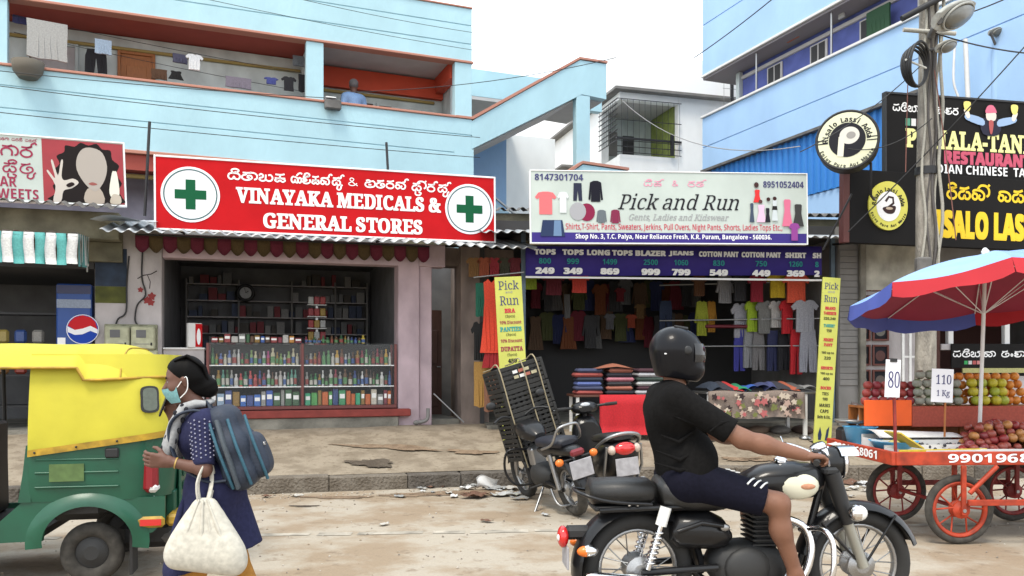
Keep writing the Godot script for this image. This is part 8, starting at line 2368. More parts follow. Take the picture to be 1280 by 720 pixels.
func rider():
	# sits on the motorcycle: same frame, x forward, z to the road side
	var o := thing("person", "person in black T-shirt and navy shorts riding the black motorcycle, wearing a dark helmet", "person", frame(0.745, 5.0, 5.0))
	var hip := Vector3(0.27, 0.90, 0)
	var chest := Vector3(0.20, 1.24, 0)
	var neck := Vector3(0.225, 1.44, 0)
	var head := Vector3(0.245, 1.60, 0)
	var s := Sh.new()
	var bones := [
		[hip + Vector3(0, 0, -0.08), hip + Vector3(0, 0, 0.08), 0.125, 0.125],
		[hip + Vector3(0.01, 0.02, 0), chest + Vector3(0.02, -0.08, 0), 0.13, 0.14],
		[chest + Vector3(0, 0.02, -0.08), chest + Vector3(0, 0.02, 0.08), 0.125, 0.125],
		[chest + Vector3(0.0, 0.08, 0), neck, 0.10, 0.062],
		[neck - Vector3(0, 0.02, 0), head - Vector3(-0.01, 0.05, 0), 0.060, 0.058]]
	var shirt := [
		[hip + Vector3(0.02, -0.02, -0.07), hip + Vector3(0.02, -0.02, 0.07), 0.155, 0.155],
		[hip + Vector3(0.035, 0.08, -0.05), hip + Vector3(0.035, 0.08, 0.05), 0.165, 0.165],
		[hip + Vector3(0.01, 0.1, 0), chest + Vector3(0.02, -0.05, 0), 0.165, 0.165],
		[chest + Vector3(0.0, 0.04, -0.10), chest + Vector3(0.0, 0.04, 0.10), 0.138, 0.138],
		[chest + Vector3(0.0, 0.12, -0.07), chest + Vector3(0.0, 0.12, 0.07), 0.09, 0.09],
		[chest + Vector3(0.0, 0.12, 0), neck + Vector3(0.0, -0.03, 0), 0.10, 0.075, 0.03]]
	var shorts := [[hip + Vector3(0, -0.03, -0.09), hip + Vector3(0, -0.03, 0.09), 0.142, 0.142]]
	for sd in [1.0, -1.0]:
		var shl := Vector3(0.195, 1.345, 0.195 * sd)
		var elb := Vector3(0.535, 1.125, 0.30 * sd)
		var wri := Vector3(0.875, 1.035, 0.345 * sd)
		bones.append([shl, elb, 0.066, 0.052])
		bones.append([elb, elb.lerp(wri, 0.35), 0.052, 0.051])
		bones.append([elb.lerp(wri, 0.3), wri, 0.051, 0.034])
		shirt.append([shl + Vector3(-0.01, 0.01, -0.01 * sd), shl.lerp(elb, 0.82), 0.082, 0.076, 0.04, true])
		var hj := hip + Vector3(0.03, -0.03, 0.10 * sd)
		var kn := Vector3(0.77, 0.745, 0.235 * sd)
		var an := Vector3(0.88, 0.335, 0.22 * sd)
		bones.append([hj, kn, 0.092, 0.064])
		bones.append([kn, kn.lerp(an, 0.4) + Vector3(-0.025, 0, 0), 0.062, 0.058])
		bones.append([kn.lerp(an, 0.35) + Vector3(-0.025, 0, 0), an, 0.058, 0.038])
		bones.append([an, an + Vector3(0.03, -0.05, 0), 0.038, 0.036])
		bones.append([an + Vector3(-0.04, -0.055, 0), an + Vector3(0.11, -0.065, 0.01 * sd), 0.032, 0.034])
		bones.append([an + Vector3(0.11, -0.065, 0.01 * sd), an + Vector3(0.17, -0.072, 0.015 * sd), 0.034, 0.022])
		shorts.append([hj, hj.lerp(kn, 0.84), 0.118, 0.096, 0.04, true])
		var f := part(o, "sandal", Sh.new().box(an + Vector3(0.06, -0.102, 0), Vector3(0.27, 0.02, 0.09), 0.009), M.rubber)
		part(f, "strap", Sh.new().tube([an + Vector3(0.10, -0.10, -0.045), an + Vector3(0.09, -0.03, 0), an + Vector3(0.10, -0.10, 0.045)], 0.009, 6), M.rubber)
		hand(s, Vector3(0.888, 1.030, 0.345 * sd), Vector3(0.085, 0.0, 0.0), Vector3(0.0, 0.03, -1.0 * sd), 1.15, -1.0 if sd > 0 else 1.0)
	bones.append_array(head_bones(head, Vector3(1, 0, 0), Vector3.UP))
	flesh(s, bones, 0.012, [], 0.035)
	part(o, "body", s, M.skin)
	s = Sh.new()
	flesh(s, shirt, 0.012, [[Vector3(0, 0.78, 0), Vector3(0, -1, 0)], [neck + Vector3(0.02, 0.0, 0), Vector3(0.35, 1, 0).normalized()]], 0.05)
	# creases: soft ridges of cloth
	for q in [[Vector3(0.06, 0.98, 0.165), Vector3(0.20, 0.94, 0.205), Vector3(0.36, 0.97, 0.18)], [Vector3(0.07, 1.05, 0.165), Vector3(0.2, 1.0, 0.202), Vector3(0.33, 1.06, 0.18)], [Vector3(0.10, 1.14, 0.17), Vector3(0.2, 1.10, 0.185), Vector3(0.30, 1.17, 0.18)], [Vector3(0.16, 1.25, 0.235), Vector3(0.28, 1.21, 0.24), Vector3(0.36, 1.14, 0.22)], [Vector3(0.34, 1.17, 0.31), Vector3(0.40, 1.22, 0.33), Vector3(0.45, 1.23, 0.33)]]:
		s.tube(q, [0.004, 0.014, 0.004], 6)
	part(o, "t_shirt", s, M.shirt_black)
	var coll := Sh.new()
	coll.t = Transform3D(Basis.from_euler(Vector3(0, 0, -0.33)), neck + Vector3(0.008, -0.018, 0))
	coll.lathe([Vector2(0.079, -0.012), Vector2(0.083, 0.0), Vector2(0.079, 0.012), Vector2(0.073, 0.0)], 22, false, true)
	part(o, "collar", coll, M.shirt_black)
	s = Sh.new()
	flesh(s, shorts, 0.012, [], 0.04)
	part(o, "shorts", s, M.shorts_navy)
	for sd in [1.0, -1.0]:
		var hj := hip + Vector3(0.03, -0.03, 0.10 * sd)
		var kn := Vector3(0.77, 0.745, 0.235 * sd)
		var d := (kn - hj).normalized()
		for i in 3:
			var c := hj.lerp(kn, 0.60 + i * 0.075)
			var r := lerpf(0.118, 0.096, (0.60 + i * 0.075) / 0.84) + 0.003
			var side: Vector3 = d.cross(Vector3.UP).normalized() * sd
			side = side if side.z * sd > 0 else -side
			var upv: Vector3 = side.cross(d).normalized()
			upv = upv if upv.y > 0 else -upv
			var pts := []
			for k in 7:
				var a := lerpf(0.75, 1.55, k / 6.0)
				pts.append(c + (side * cos(a) + upv * sin(a)) * r + d * 0.006 * k)
			part(o, "white_stripe", Sh.new().tube(pts, 0.006, 5), M.lamp_white)
	# helmet: shell, visor, trim
	var hm := Sh.new()
	flesh(hm, [[head + Vector3(-0.028, 0.035, -0.01), head + Vector3(-0.028, 0.035, 0.01), 0.138, 0.138, 0.03], [head + Vector3(0.02, 0.02, 0), head + Vector3(0.03, 0.01, 0), 0.132, 0.128, 0.03], [head + Vector3(-0.02, -0.06, 0), head + Vector3(0.03, -0.075, 0), 0.125, 0.118, 0.04], [head + Vector3(0.085, -0.085, -0.045), head + Vector3(0.085, -0.085, 0.045), 0.062, 0.062, 0.03]], 0.008, [[head + Vector3(0, -0.14, 0), Vector3(-0.15, -1, 0).normalized()]], 0.03)
	var hp := part(o, "helmet", hm, M.helmet)
	var vs := Sh.new()
	vs.grid(func(a: float, b: float):
		var th := lerpf(-1.25, 1.25, a)
		var ph := lerpf(-0.28, 0.42, b)
		return head + Vector3(0.022, 0.005, 0) + Vector3(cos(ph) * cos(th) * 0.146, sin(ph) * 0.16, cos(ph) * sin(th) * 0.140), 20, 10)
	part(hp, "visor", vs, mat("smoke_visor", 0.02, 0.02, 0.022, 0.06))
	for sd in [-1, 1]:
		part(hp, "visor_pivot", Sh.new().ball(head + Vector3(0.02, 0.03, 0.142 * sd), Vector3(0.026, 0.026, 0.008), 12, 6), M.black_plastic)
		part(hp, "brand_strip", Sh.new().box(head + Vector3(-0.09, 0.01, 0.122 * sd), Vector3(0.045, 0.008, 0.006), 0.002), M.lamp_white, Transform3D(Basis(), Vector3.ZERO))
		part(hp, "chin_strap", Sh.new().tube([head + Vector3(0.0, -0.12, 0.09 * sd), head + Vector3(0.05, -0.155, 0.05 * sd), head + Vector3(0.06, -0.165, 0.0)], 0.008, 5), M.black_plastic)
	part(hp, "vent", Sh.new().tube([head + Vector3(-0.03, 0.172, 0.04), head + Vector3(0.05, 0.160, 0.04)], 0.010, 6), M.black_plastic)

func woman():
	# faces the rickshaw (towards -x); z is the road side
	var p := at(262, 455, 4.72)
	var o := thing("person", "person in a dotted navy dress and face mask walking past the rickshaw with a backpack", "person", Transform3D(Basis(Vector3.UP, deg_to_rad(8)), Vector3(p.x, 0, p.z)))
	var f := Vector3(-0.97, -0.16, 0.14).normalized()
	var up := Vector3(-0.15, 0.985, 0.0).normalized()
	up = (up - f * up.dot(f)).normalized()
	var head := Vector3(-0.135, 1.455, 0)
	var hip := Vector3(0.03, 0.84, 0)
	var chest := Vector3(-0.01, 1.13, 0)
	var neck := Vector3(-0.06, 1.30, 0)
	var elb_n := Vector3(0.02, 0.985, 0.225)
	var wri_n := Vector3(-0.155, 1.03, 0.23)
	var elb_f := Vector3(-0.13, 1.04, -0.22)
	var wri_f := Vector3(-0.215, 1.235, -0.10)
	var s := Sh.new()
	var bones := [
		[hip + Vector3(0, 0, -0.08), hip + Vector3(0, 0, 0.08), 0.12, 0.12],
		[hip, chest, 0.115, 0.12],
		[chest + Vector3(0, 0.03, -0.07), chest + Vector3(0, 0.03, 0.07), 0.105, 0.105],
		[chest + Vector3(0, 0.08, 0), neck, 0.085, 0.05],
		[neck - Vector3(0, 0.02, 0), head - up * 0.06 - f * 0.01, 0.050, 0.050],
		[Vector3(-0.01, 1.235, 0.16), elb_n, 0.048, 0.038], [elb_n, wri_n, 0.037, 0.025],
		[Vector3(-0.01, 1.235, -0.16), elb_f, 0.048, 0.038], [elb_f, wri_f, 0.037, 0.025]]
	var legs := [[Vector3(0.03, 0.82, 0.09), Vector3(-0.06, 0.44, 0.09), Vector3(-0.10, 0.07, 0.09)], [Vector3(0.03, 0.82, -0.09), Vector3(0.12, 0.45, -0.08), Vector3(0.27, 0.13, -0.08)]]
	for l in legs:
		bones.append([l[0], l[1], 0.085, 0.058])
		bones.append([l[1], l[2], 0.056, 0.034])
		bones.append([l[2] + Vector3(0.02, -0.02, 0), l[2] + Vector3(-0.13, -0.045, 0), 0.032, 0.026])
	bones.append_array(head_bones(head, f, up))
	flesh(s, bones, 0.011, [], 0.03)
	hand(s, wri_n + Vector3(-0.005, 0, 0), Vector3(-1, 0.12, 0.05), Vector3(0, 1, 0.2), 0.65, 1.0)
	hand(s, wri_f + Vector3(0, 0.0, 0), Vector3(-0.05, 1, 0.35), Vector3(-1, 0.1, -0.2), 0.9, -1.0)
	var body := part(o, "body", s, M.skin_dark)
	eyes(body, head, f, up)
	# clothes
	s = Sh.new()
	var dress := [
		[chest + Vector3(0, 0.05, -0.08), chest + Vector3(0, 0.05, 0.08), 0.122, 0.122],
		[chest + Vector3(0, 0.09, -0.10), chest + Vector3(0, 0.09, 0.10), 0.07, 0.07],
		[chest + Vector3(-0.04, 0.0, -0.05), chest + Vector3(-0.04, 0.0, 0.05), 0.11, 0.11],
		[chest, hip + Vector3(0, 0.06, 0), 0.128, 0.135], [hip + Vector3(0, 0.03, -0.08), hip + Vector3(0, 0.03, 0.08), 0.14, 0.14],
		[hip + Vector3(0, 0, 0.05), Vector3(-0.06, 0.42, 0.07), 0.145, 0.17, 0.05], [hip + Vector3(0, 0, -0.05), Vector3(0.13, 0.46, -0.06), 0.145, 0.165, 0.05],
		[Vector3(-0.005, 1.235, 0.155), Vector3(-0.01, 1.235, 0.16).lerp(elb_n, 0.92), 0.068, 0.058, 0.03, true],
		[Vector3(-0.005, 1.235, -0.155), Vector3(-0.01, 1.235, -0.16).lerp(elb_f, 0.92), 0.068, 0.058, 0.03, true]]
	flesh(s, dress, 0.012, [[Vector3(0, 0.45, 0), Vector3(0.3, -1, 0).normalized()], [neck + Vector3(0, -0.005, 0), Vector3(-0.2, 1, 0).normalized()]], 0.05)
	for q in [[Vector3(-0.10, 0.85, 0.12), Vector3(-0.12, 0.75, 0.15), Vector3(-0.16, 0.58, 0.15)], [Vector3(-0.02, 0.88, 0.19), Vector3(-0.04, 0.72, 0.215), Vector3(-0.05, 0.58, 0.215)], [Vector3(0.09, 0.88, 0.16), Vector3(0.10, 0.75, 0.17), Vector3(0.13, 0.58, 0.13)]]:
		s.tube(q, [0.006, 0.02, 0.026], 6)
	var dr := part(o, "dress", s, M.kurta)
	# printed dots on the sleeve and side that face the road
	var dm := cl(0.30, 0.30, 0.40)
	var a := Vector3(-0.005, 1.235, 0.16)
	var ax := (elb_n - a).normalized()
	var sx := ax.cross(Vector3.BACK).normalized()
	var sz := sx.cross(ax).normalized()
	sz = sz if sz.z > 0 else -sz
	for i in 9:
		for j in 7:
			var an := lerpf(-1.2, 1.2, j / 6.0)
			var t := (i + (0.5 if j % 2 else 0.0)) / 9.5 * 0.88
			var r := lerpf(0.068, 0.058, t) + 0.0005
			part(dr, "dot", dot_mesh(), dm, Transform3D(Basis(), a.lerp(elb_n, t) + (sx * sin(an) + sz * cos(an)) * r))
	# face mask, hair with a low bun, scarf
	s = Sh.new()
	var r3 := f.cross(up).normalized()
	s.grid(func(q: float, t: float):
		var th := lerpf(-1.25, 1.25, q)
		var v := lerpf(-0.028, -0.112, t)
		var rad := 0.088 - 0.03 * t * t + 0.026 * exp(-th * th * 5.0) * (1.0 - 0.3 * t)
		return head + up * v + f * (0.012 + rad * cos(th)) + r3 * (0.083 - 0.014 * t * t) * sin(th) + up * 0.002 * sin(t * 18.0), 18, 10)
	var mk := part(o, "face_mask", s, mat("mask_teal", 0.20, 0.42, 0.44, 0.85, 0, "cloth", Vector3(4, 4, 4)))
	for sd in [-1, 1]:
		part(mk, "ear_loop", Sh.new().tube([head + up * -0.03 + f * 0.035 + r3 * 0.082 * sd, head + up * 0.02 - f * 0.02 + r3 * 0.098 * sd, head + up * -0.05 - f * 0.015 + r3 * 0.094 * sd, head - up * 0.09 + f * 0.03 + r3 * 0.07 * sd], 0.003, 4), M.lamp_white)
	s = Sh.new()
	flesh(s, [[head + up * 0.045 - f * 0.022, head + up * 0.05 - f * 0.005, 0.097, 0.092, 0.02], [head + up * 0.0 - f * 0.045, head - up * 0.04 - f * 0.045, 0.082, 0.065, 0.03], [head - up * 0.05 - f * 0.115, head - up * 0.065 - f * 0.12, 0.055, 0.05, 0.03]], 0.008, [[head + f * 0.045 + up * 0.045, (f * 1.0 - up * 0.75).normalized()]], 0.02)
	for i in 9:
		var q := lerpf(-0.075, 0.075, i / 8.0)
		s.tube([head + up * 0.115 + f * 0.03 + r3 * q * 0.8, head + up * 0.135 - f * 0.04 + r3 * q, head + up * 0.06 - f * 0.115 + r3 * q * 0.9, head - up * 0.04 - f * 0.13 + r3 * q * 0.4], [0.006, 0.009, 0.009, 0.007], 5)
	part(o, "hair", s, M.hair)
	s = Sh.new()
	s.tube([neck + Vector3(0.05, 0.03, 0.06), neck + Vector3(0.0, 0.03, 0.075), neck + Vector3(-0.06, 0.01, 0.075), neck + Vector3(-0.10, -0.08, 0.10), neck + Vector3(-0.125, -0.19, 0.125), neck + Vector3(-0.15, -0.30, 0.125)], [0.03, 0.042, 0.05, 0.062, 0.066, 0.045], 10, true, 0.6)
	s.tube([neck + Vector3(0.05, 0.03, 0.05), neck + Vector3(0.06, 0.04, 0), neck + Vector3(0.04, 0.03, -0.06), neck + Vector3(-0.05, 0.0, -0.06), neck + Vector3(-0.10, -0.12, -0.03), neck + Vector3(-0.12, -0.28, -0.02)], [0.026, 0.03, 0.032, 0.035, 0.04, 0.036], 10, true, 0.5)
	var sf := part(o, "scarf", s, mat("scarf_grey", 0.36, 0.36, 0.36, 0.9, 0, "cloth", Vector3(3, 3, 3)))
	for i in 16:
		var t := i / 15.0
		part(sf, "printed_mark", Sh.new().ball(neck + Vector3(-0.06 - 0.08 * t + 0.03 * sin(i * 2.0), 0.02 - 0.28 * t, 0.115 + 0.045 * sin(t * 2.2)), Vector3(0.012, 0.016, 0.006), 6, 5), M.ink_black)
	for i in 2:
		var l: Array = legs[i]
		s = Sh.new()
		flesh(s, [[l[0] + Vector3(0, -0.1, 0), l[1], 0.096, 0.072, 0.03], [l[1], (l[1] as Vector3).lerp(l[2], 0.85), 0.070, 0.048, 0.03, true]], 0.013, [], 0.03)
		part(o, "trouser_leg", s, mat("mustard_cloth", 0.42, 0.19, 0.03, 0.9, 0, "cloth", Vector3(2, 2, 2)))
		part(o, "sandal", Sh.new().box(l[2] + Vector3(-0.06, -0.065, 0), Vector3(0.24, 0.018, 0.085), 0.008), M.rubber)
	part(o, "bangle", Sh.new().tube([elb_n.lerp(wri_n, 0.80), elb_n.lerp(wri_n, 0.84)], 0.031, 12), cl(0.45, 0.30, 0.08, 0.35))
	# phone in her far hand
	solo("mobile_phone", "dark mobile phone held to the face by the walking person", "phone", Sh.new().box(Vector3.ZERO, Vector3(0.012, 0.14, 0.07), 0.005).done(), M.black_paint, o.transform * Transform3D(Basis.from_euler(Vector3(0.3, 0.2, -0.35)), wri_f + Vector3(-0.045, 0.09, 0.04)))
	# backpack
	var bp := thing("backpack", "dark blue and grey backpack on the walking person's back", "backpack", o.transform * Transform3D(Basis(Vector3.BACK, deg_to_rad(14)), Vector3(0.10, 0.83, 0.05)))
	var navy := mat("pack_navy", 0.022, 0.032, 0.055, 0.7, 0, "cloth", Vector3(3, 3, 3), 0.6, "cloth")
	var teal := mat("pack_teal", 0.03, 0.11, 0.16, 0.7, 0, "cloth", Vector3(3, 3, 3))
	s = Sh.new()
	flesh(s, [[Vector3(0.12, 0.10, -0.09), Vector3(0.12, 0.10, 0.09), 0.10, 0.10], [Vector3(0.11, 0.25, -0.09), Vector3(0.11, 0.25, 0.09), 0.11, 0.11], [Vector3(0.09, 0.40, -0.07), Vector3(0.09, 0.40, 0.07), 0.085, 0.085]], 0.012, [], 0.06)
	part(bp, "main_pocket", s, navy)
	s = Sh.new()
	flesh(s, [[Vector3(0.22, 0.10, -0.07), Vector3(0.22, 0.10, 0.07), 0.06, 0.06], [Vector3(0.215, 0.17, -0.07), Vector3(0.215, 0.17, 0.07), 0.062, 0.062], [Vector3(0.205, 0.24, -0.07), Vector3(0.205, 0.24, 0.07), 0.056, 0.056]], 0.012, [], 0.05)
	part(bp, "front_pocket", s, navy)
	for q in [[0.06, 0.205], [0.155, 0.200], [0.235, 0.135]]:
		part(bp, "piping", Sh.new().tube([Vector3(q[0] + 0.02, 0.03, q[1] - 0.03), Vector3(q[0] + 0.015, 0.12, q[1] - 0.002), Vector3(q[0], 0.26, q[1] + 0.004), Vector3(q[0] - 0.02, 0.40, q[1] - 0.05)], 0.009, 6), teal)
	part(bp, "side_panel", Sh.new().tube([Vector3(0.105, 0.03, 0.165), Vector3(0.105, 0.13, 0.19), Vector3(0.095, 0.27, 0.195), Vector3(0.08, 0.40, 0.145)], 0.034, 8, true, 0.4), mat("pack_grey", 0.07, 0.085, 0.10, 0.8, 0, "cloth", Vector3(3, 3, 3)))
	for y in [0.12, 0.22]:
		part(bp, "buckle", Sh.new().box(Vector3(0.275, y, 0.05), Vector3(0.012, 0.02, 0.05), 0.004), M.steel)
	part(bp, "shoulder_strap", Sh.new().tube([Vector3(0.05, 0.44, 0.10), Vector3(-0.03, 0.49, 0.115), Vector3(-0.13, 0.48, 0.115), Vector3(-0.185, 0.40, 0.11), Vector3(-0.175, 0.24, 0.12), Vector3(-0.06, 0.11, 0.155), Vector3(0.05, 0.08, 0.15)], 0.024, 8, true, 0.35), navy)
	part(bp, "haul_loop", Sh.new().tube([Vector3(0.04, 0.47, -0.03), Vector3(0.02, 0.52, 0), Vector3(0.04, 0.47, 0.03)], 0.010, 6), navy)
	# cloth bag hanging from her forearm
	var bg := thing("cloth_bag", "bulging white cloth bag hanging from the walking person's arm", "bag", o.transform * Transform3D(Basis(), Vector3(0.035, 0.44, 0.29)))
	s = Sh.new()
	flesh(s, [[Vector3(-0.14, 0.09, 0), Vector3(0.15, 0.05, 0.01), 0.055, 0.06], [Vector3(-0.12, 0.13, 0.0), Vector3(0.14, 0.10, 0.01), 0.06, 0.062], [Vector3(-0.10, 0.18, 0.0), Vector3(0.115, 0.16, 0.01), 0.058, 0.06], [Vector3(-0.075, 0.24, 0), Vector3(0.085, 0.23, 0.0), 0.05, 0.05], [Vector3(-0.05, 0.30, 0), Vector3(0.055, 0.30, 0.0), 0.042, 0.042], [Vector3(-0.02, 0.37, 0), Vector3(0.025, 0.37, 0), 0.033, 0.033]], 0.011, [], 0.08)
	for q in [[Vector3(-0.02, 0.40, 0.035), Vector3(-0.07, 0.25, 0.062), Vector3(-0.12, 0.08, 0.060)], [Vector3(0.0, 0.40, 0.04), Vector3(0.0, 0.25, 0.066), Vector3(-0.01, 0.06, 0.066)], [Vector3(0.02, 0.40, 0.035), Vector3(0.08, 0.25, 0.064), Vector3(0.15, 0.08, 0.068)], [Vector3(0.01, 0.38, 0.035), Vector3(0.04, 0.25, 0.06), Vector3(0.06, 0.10, 0.07)]]:
		s.tube(q, [0.005, 0.011, 0.004], 6)
	part(bg, "sack", s, M.canvas_white)
	for z in [-0.02, 0.02]:
		part(bg, "handle", Sh.new().tube([Vector3(-0.025, 0.37, z), Vector3(-0.035, 0.48, z), Vector3(-0.01, 0.572, z * 0.5 - 0.055), Vector3(0.012, 0.577, z * 0.5 - 0.075), Vector3(0.022, 0.48, z - 0.09), Vector3(0.015, 0.37, z)], 0.013, 8, true, 0.5), M.canvas_white)

func dot_mesh() -> Mesh:
	if not T.has("dot"):
		T.dot = Sh.new().ball(Vector3.ZERO, Vector3.ONE * 0.005, 6, 4).done()
	return T.dot

func balcony_man():
	var p := on(FB, 442, 128, -0.5)
	var o := thing("person", "person in a light blue shirt standing at the balcony parapet, seen from behind", "person", FB * Transform3D(Basis(Vector3.UP, 0.2).scaled(Vector3.ONE * 1.07), Vector3(p.x, 6.045, p.z)))
	var s := Sh.new()
	var head := Vector3(0, 1.52, 0)
	var f := Vector3(0.3, 0, -1).normalized()
	var bones := [[Vector3(-0.08, 0.9, 0), Vector3(0.08, 0.9, 0), 0.13, 0.13], [Vector3(0, 0.9, 0), Vector3(0, 1.2, 0), 0.13, 0.14], [Vector3(-0.1, 1.26, 0), Vector3(0.1, 1.26, 0), 0.11, 0.11], [Vector3(0, 1.3, 0), head, 0.07, 0.055]]
	bones.append_array(head_bones(head, f, Vector3.UP))
	var sh := [[Vector3(-0.09, 0.92, 0), Vector3(0.09, 0.92, 0), 0.155, 0.155], [Vector3(0, 0.92, 0), Vector3(0, 1.2, 0), 0.155, 0.16], [Vector3(-0.12, 1.27, 0), Vector3(0.12, 1.27, 0), 0.115, 0.115]]
	for sd in [-1, 1]:
		bones.append([Vector3(0.19 * sd, 1.28, 0), Vector3(0.25 * sd, 1.02, 0.02), 0.055, 0.04])
		bones.append([Vector3(0.25 * sd, 1.02, 0.02), Vector3(0.18 * sd, 0.85, -0.18), 0.04, 0.03])
		bones.append([Vector3(0.10 * sd, 0.86, 0), Vector3(0.11 * sd, 0.45, 0), 0.09, 0.06])
		bones.append([Vector3(0.11 * sd, 0.45, 0), Vector3(0.11 * sd, 0.06, 0), 0.06, 0.04])
		bones.append([Vector3(0.11 * sd, 0.04, 0.02), Vector3(0.12 * sd, 0.035, -0.15), 0.035, 0.03])
		sh.append([Vector3(0.19 * sd, 1.28, 0), Vector3(0.24 * sd, 1.06, 0.02), 0.078, 0.068, 0.03, true])
	flesh(s, bones, 0.02, [], 0.04)
	part(o, "body", s, M.skin_dark)
	s = Sh.new()
	flesh(s, sh, 0.02, [], 0.05)
	part(o, "shirt", s, cl(0.22, 0.36, 0.60))
	s = Sh.new()
	for sd in [-1, 1]:
		flesh(s, [[Vector3(0.07 * sd, 0.86, 0), Vector3(0.11 * sd, 0.45, 0), 0.12, 0.085], [Vector3(0.11 * sd, 0.45, 0), Vector3(0.11 * sd, 0.07, 0), 0.085, 0.07]], 0.02, [], 0.04)
	part(o, "trousers", s, cl(0.05, 0.05, 0.06))
	s = Sh.new()
	flesh(s, [[head + Vector3(0, 0.05, 0) - f * 0.02, head + Vector3(0, 0.04, 0) - f * 0.03, 0.097, 0.09]], 0.014, [[head + f * 0.05, f]], 0.02)
	part(o, "hair", s, cl(0.13, 0.12, 0.12))

func balcony_things():
	var G := "washing on the balcony lines"
	for q in [
		["large pale grey towel hanging over the balcony line at far left", "cloth", Color(0.42, 0.41, 0.39), 59, 27, 0.68, 0.72, -0.05, 0.16],
		["bunched blue cloth on the balcony line behind the grey towel", "cloth", Color(0.10, 0.12, 0.32), 28, 15, 0.34, 0.24, -0.9, 0.3],
		["pale blue small towel on the balcony line", "cloth", Color(0.40, 0.50, 0.62), 129, 50, 0.30, 0.28, -0.3, 0.1],
		["black trousers hanging behind the pale blue towel", "pants", Color(0.02, 0.02, 0.025), 120, 62, 0.42, 0.46, -0.7, 0.0],
		["striped dark cloth beside the small white vest", "cloth", Color(0.10, 0.10, 0.16), 225, 68, 0.28, 0.18, -0.5, 0.2],
		["small white vest hanging brightly on the balcony line", "tee", Color(0.80, 0.80, 0.80), 243, 68, 0.34, 0.32, -0.25, 0.08],
		["brown cloth hung low on the balcony", "cloth", Color(0.12, 0.06, 0.03), 199, 87, 0.30, 0.2, -0.6, 0.0],
		["black scarf hung low beside the brown cloth", "dress", Color(0.02, 0.02, 0.02), 220, 89, 0.3, 0.17, -0.6, 0.1],
		["checked grey cloth hanging low in the balcony's middle", "cloth", Color(0.26, 0.23, 0.28), 298, 97, 0.52, 0.22, -0.5, 0.05],
		["deep blue top hanging beside the checked cloth", "tee", Color(0.08, 0.10, 0.34), 339, 97, 0.30, 0.14, -0.5, 0.0],
		["charcoal top hanging near the balcony column", "tee", Color(0.03, 0.03, 0.035), 361, 96, 0.32, 0.30, -0.5, 0.0],
		["black cloth hanging against the balcony column", "cloth", Color(0.012, 0.012, 0.015), 378, 93, 0.16, 0.38, -0.45, 0.0],
		["grey bag like bundle hung high by the balcony column", "cloth", Color(0.16, 0.18, 0.20), 373, 70, 0.24, 0.22, -0.6, 0.0]]:
		var nm: String = "hanging_laundry"
		hang(nm, q[0], q[1], q[2], q[3], q[4], q[5], q[6], FB, q[7], G, q[8])
	for q in [[-6.4, 8.15, -0.3, -1.0, 7.75, -0.3, "washing line stretched along the front of the balcony"], [-6.4, 7.95, -0.65, -0.9, 7.42, -0.5, "lower washing line sloping along the balcony"]]:
		solo("washing_line", q[6], "washing line", Sh.new().tube(sag(Vector3(q[0], q[1], q[2]), Vector3(q[3], q[4], q[5]), 0.04), 0.006, 5).done(), M.iron, FB, "washing lines")
	var bk := thing("balcony_basket", "grey brown woven basket hanging on the balcony parapet at far left", "basket", FB * Transform3D(Basis(), on(FB, 35, 98, 0.16)))
	part(bk, "bowl", Sh.new().lathe([Vector2(0.16, 0.0), Vector2(0.25, 0.12), Vector2(0.28, 0.30), Vector2(0.26, 0.31), Vector2(0.22, 0.12), Vector2(0.001, 0.03)], 16), mat("basket_grey", 0.17, 0.15, 0.12, 0.95, 0, "fine", Vector3(2, 6, 2)))
	part(bk, "hook", Sh.new().tube([Vector3(0, 0.3, -0.25), Vector3(0, 0.5, -0.2), Vector3(0, 0.5, -0.4)], 0.012, 6), M.iron)
	var fl := thing("flood_lamp", "small grey flood lamp fixed on the balcony parapet beside the column", "lamp", FB * Transform3D(Basis(), on(FB, 416, 131, 0.12)))
	part(fl, "body", Sh.new().box(Vector3(0, 0, 0), Vector3(0.34, 0.2, 0.16), 0.02), M.zinc_old)
	part(fl, "visor", Sh.new().box(Vector3(-0.05, 0.13, 0.02), Vector3(0.22, 0.03, 0.14), 0.01), M.lamp_white)
	part(fl, "bracket", Sh.new().box(Vector3(0, -0.02, -0.1), Vector3(0.1, 0.06, 0.06)), M.iron)
	# things on the right hand corridor
	for q in [["red and yellow cloth hanging in the right building's corridor", Color(0.45, 0.12, 0.04), 991, 38, 0.42, 0.22], ["white vest hanging in the right building's corridor", Color(0.6, 0.6, 0.6), 1052, 5, 0.26, 0.3], ["dark green cloth hanging in the right building's corridor", Color(0.02, 0.07, 0.03), 1098, 10, 0.6, 0.5]]:
		var z := -0.35
		var p := on(FW, q[2], q[3], z)
		solo("corridor_laundry", q[0], "cloth", garment("tee" if "vest" in q[0] else "cloth", q[4], q[5], q[2]), cl(q[1].r, q[1].g, q[1].b), FW * Transform3D(Basis(), p), "washing in the right corridor")

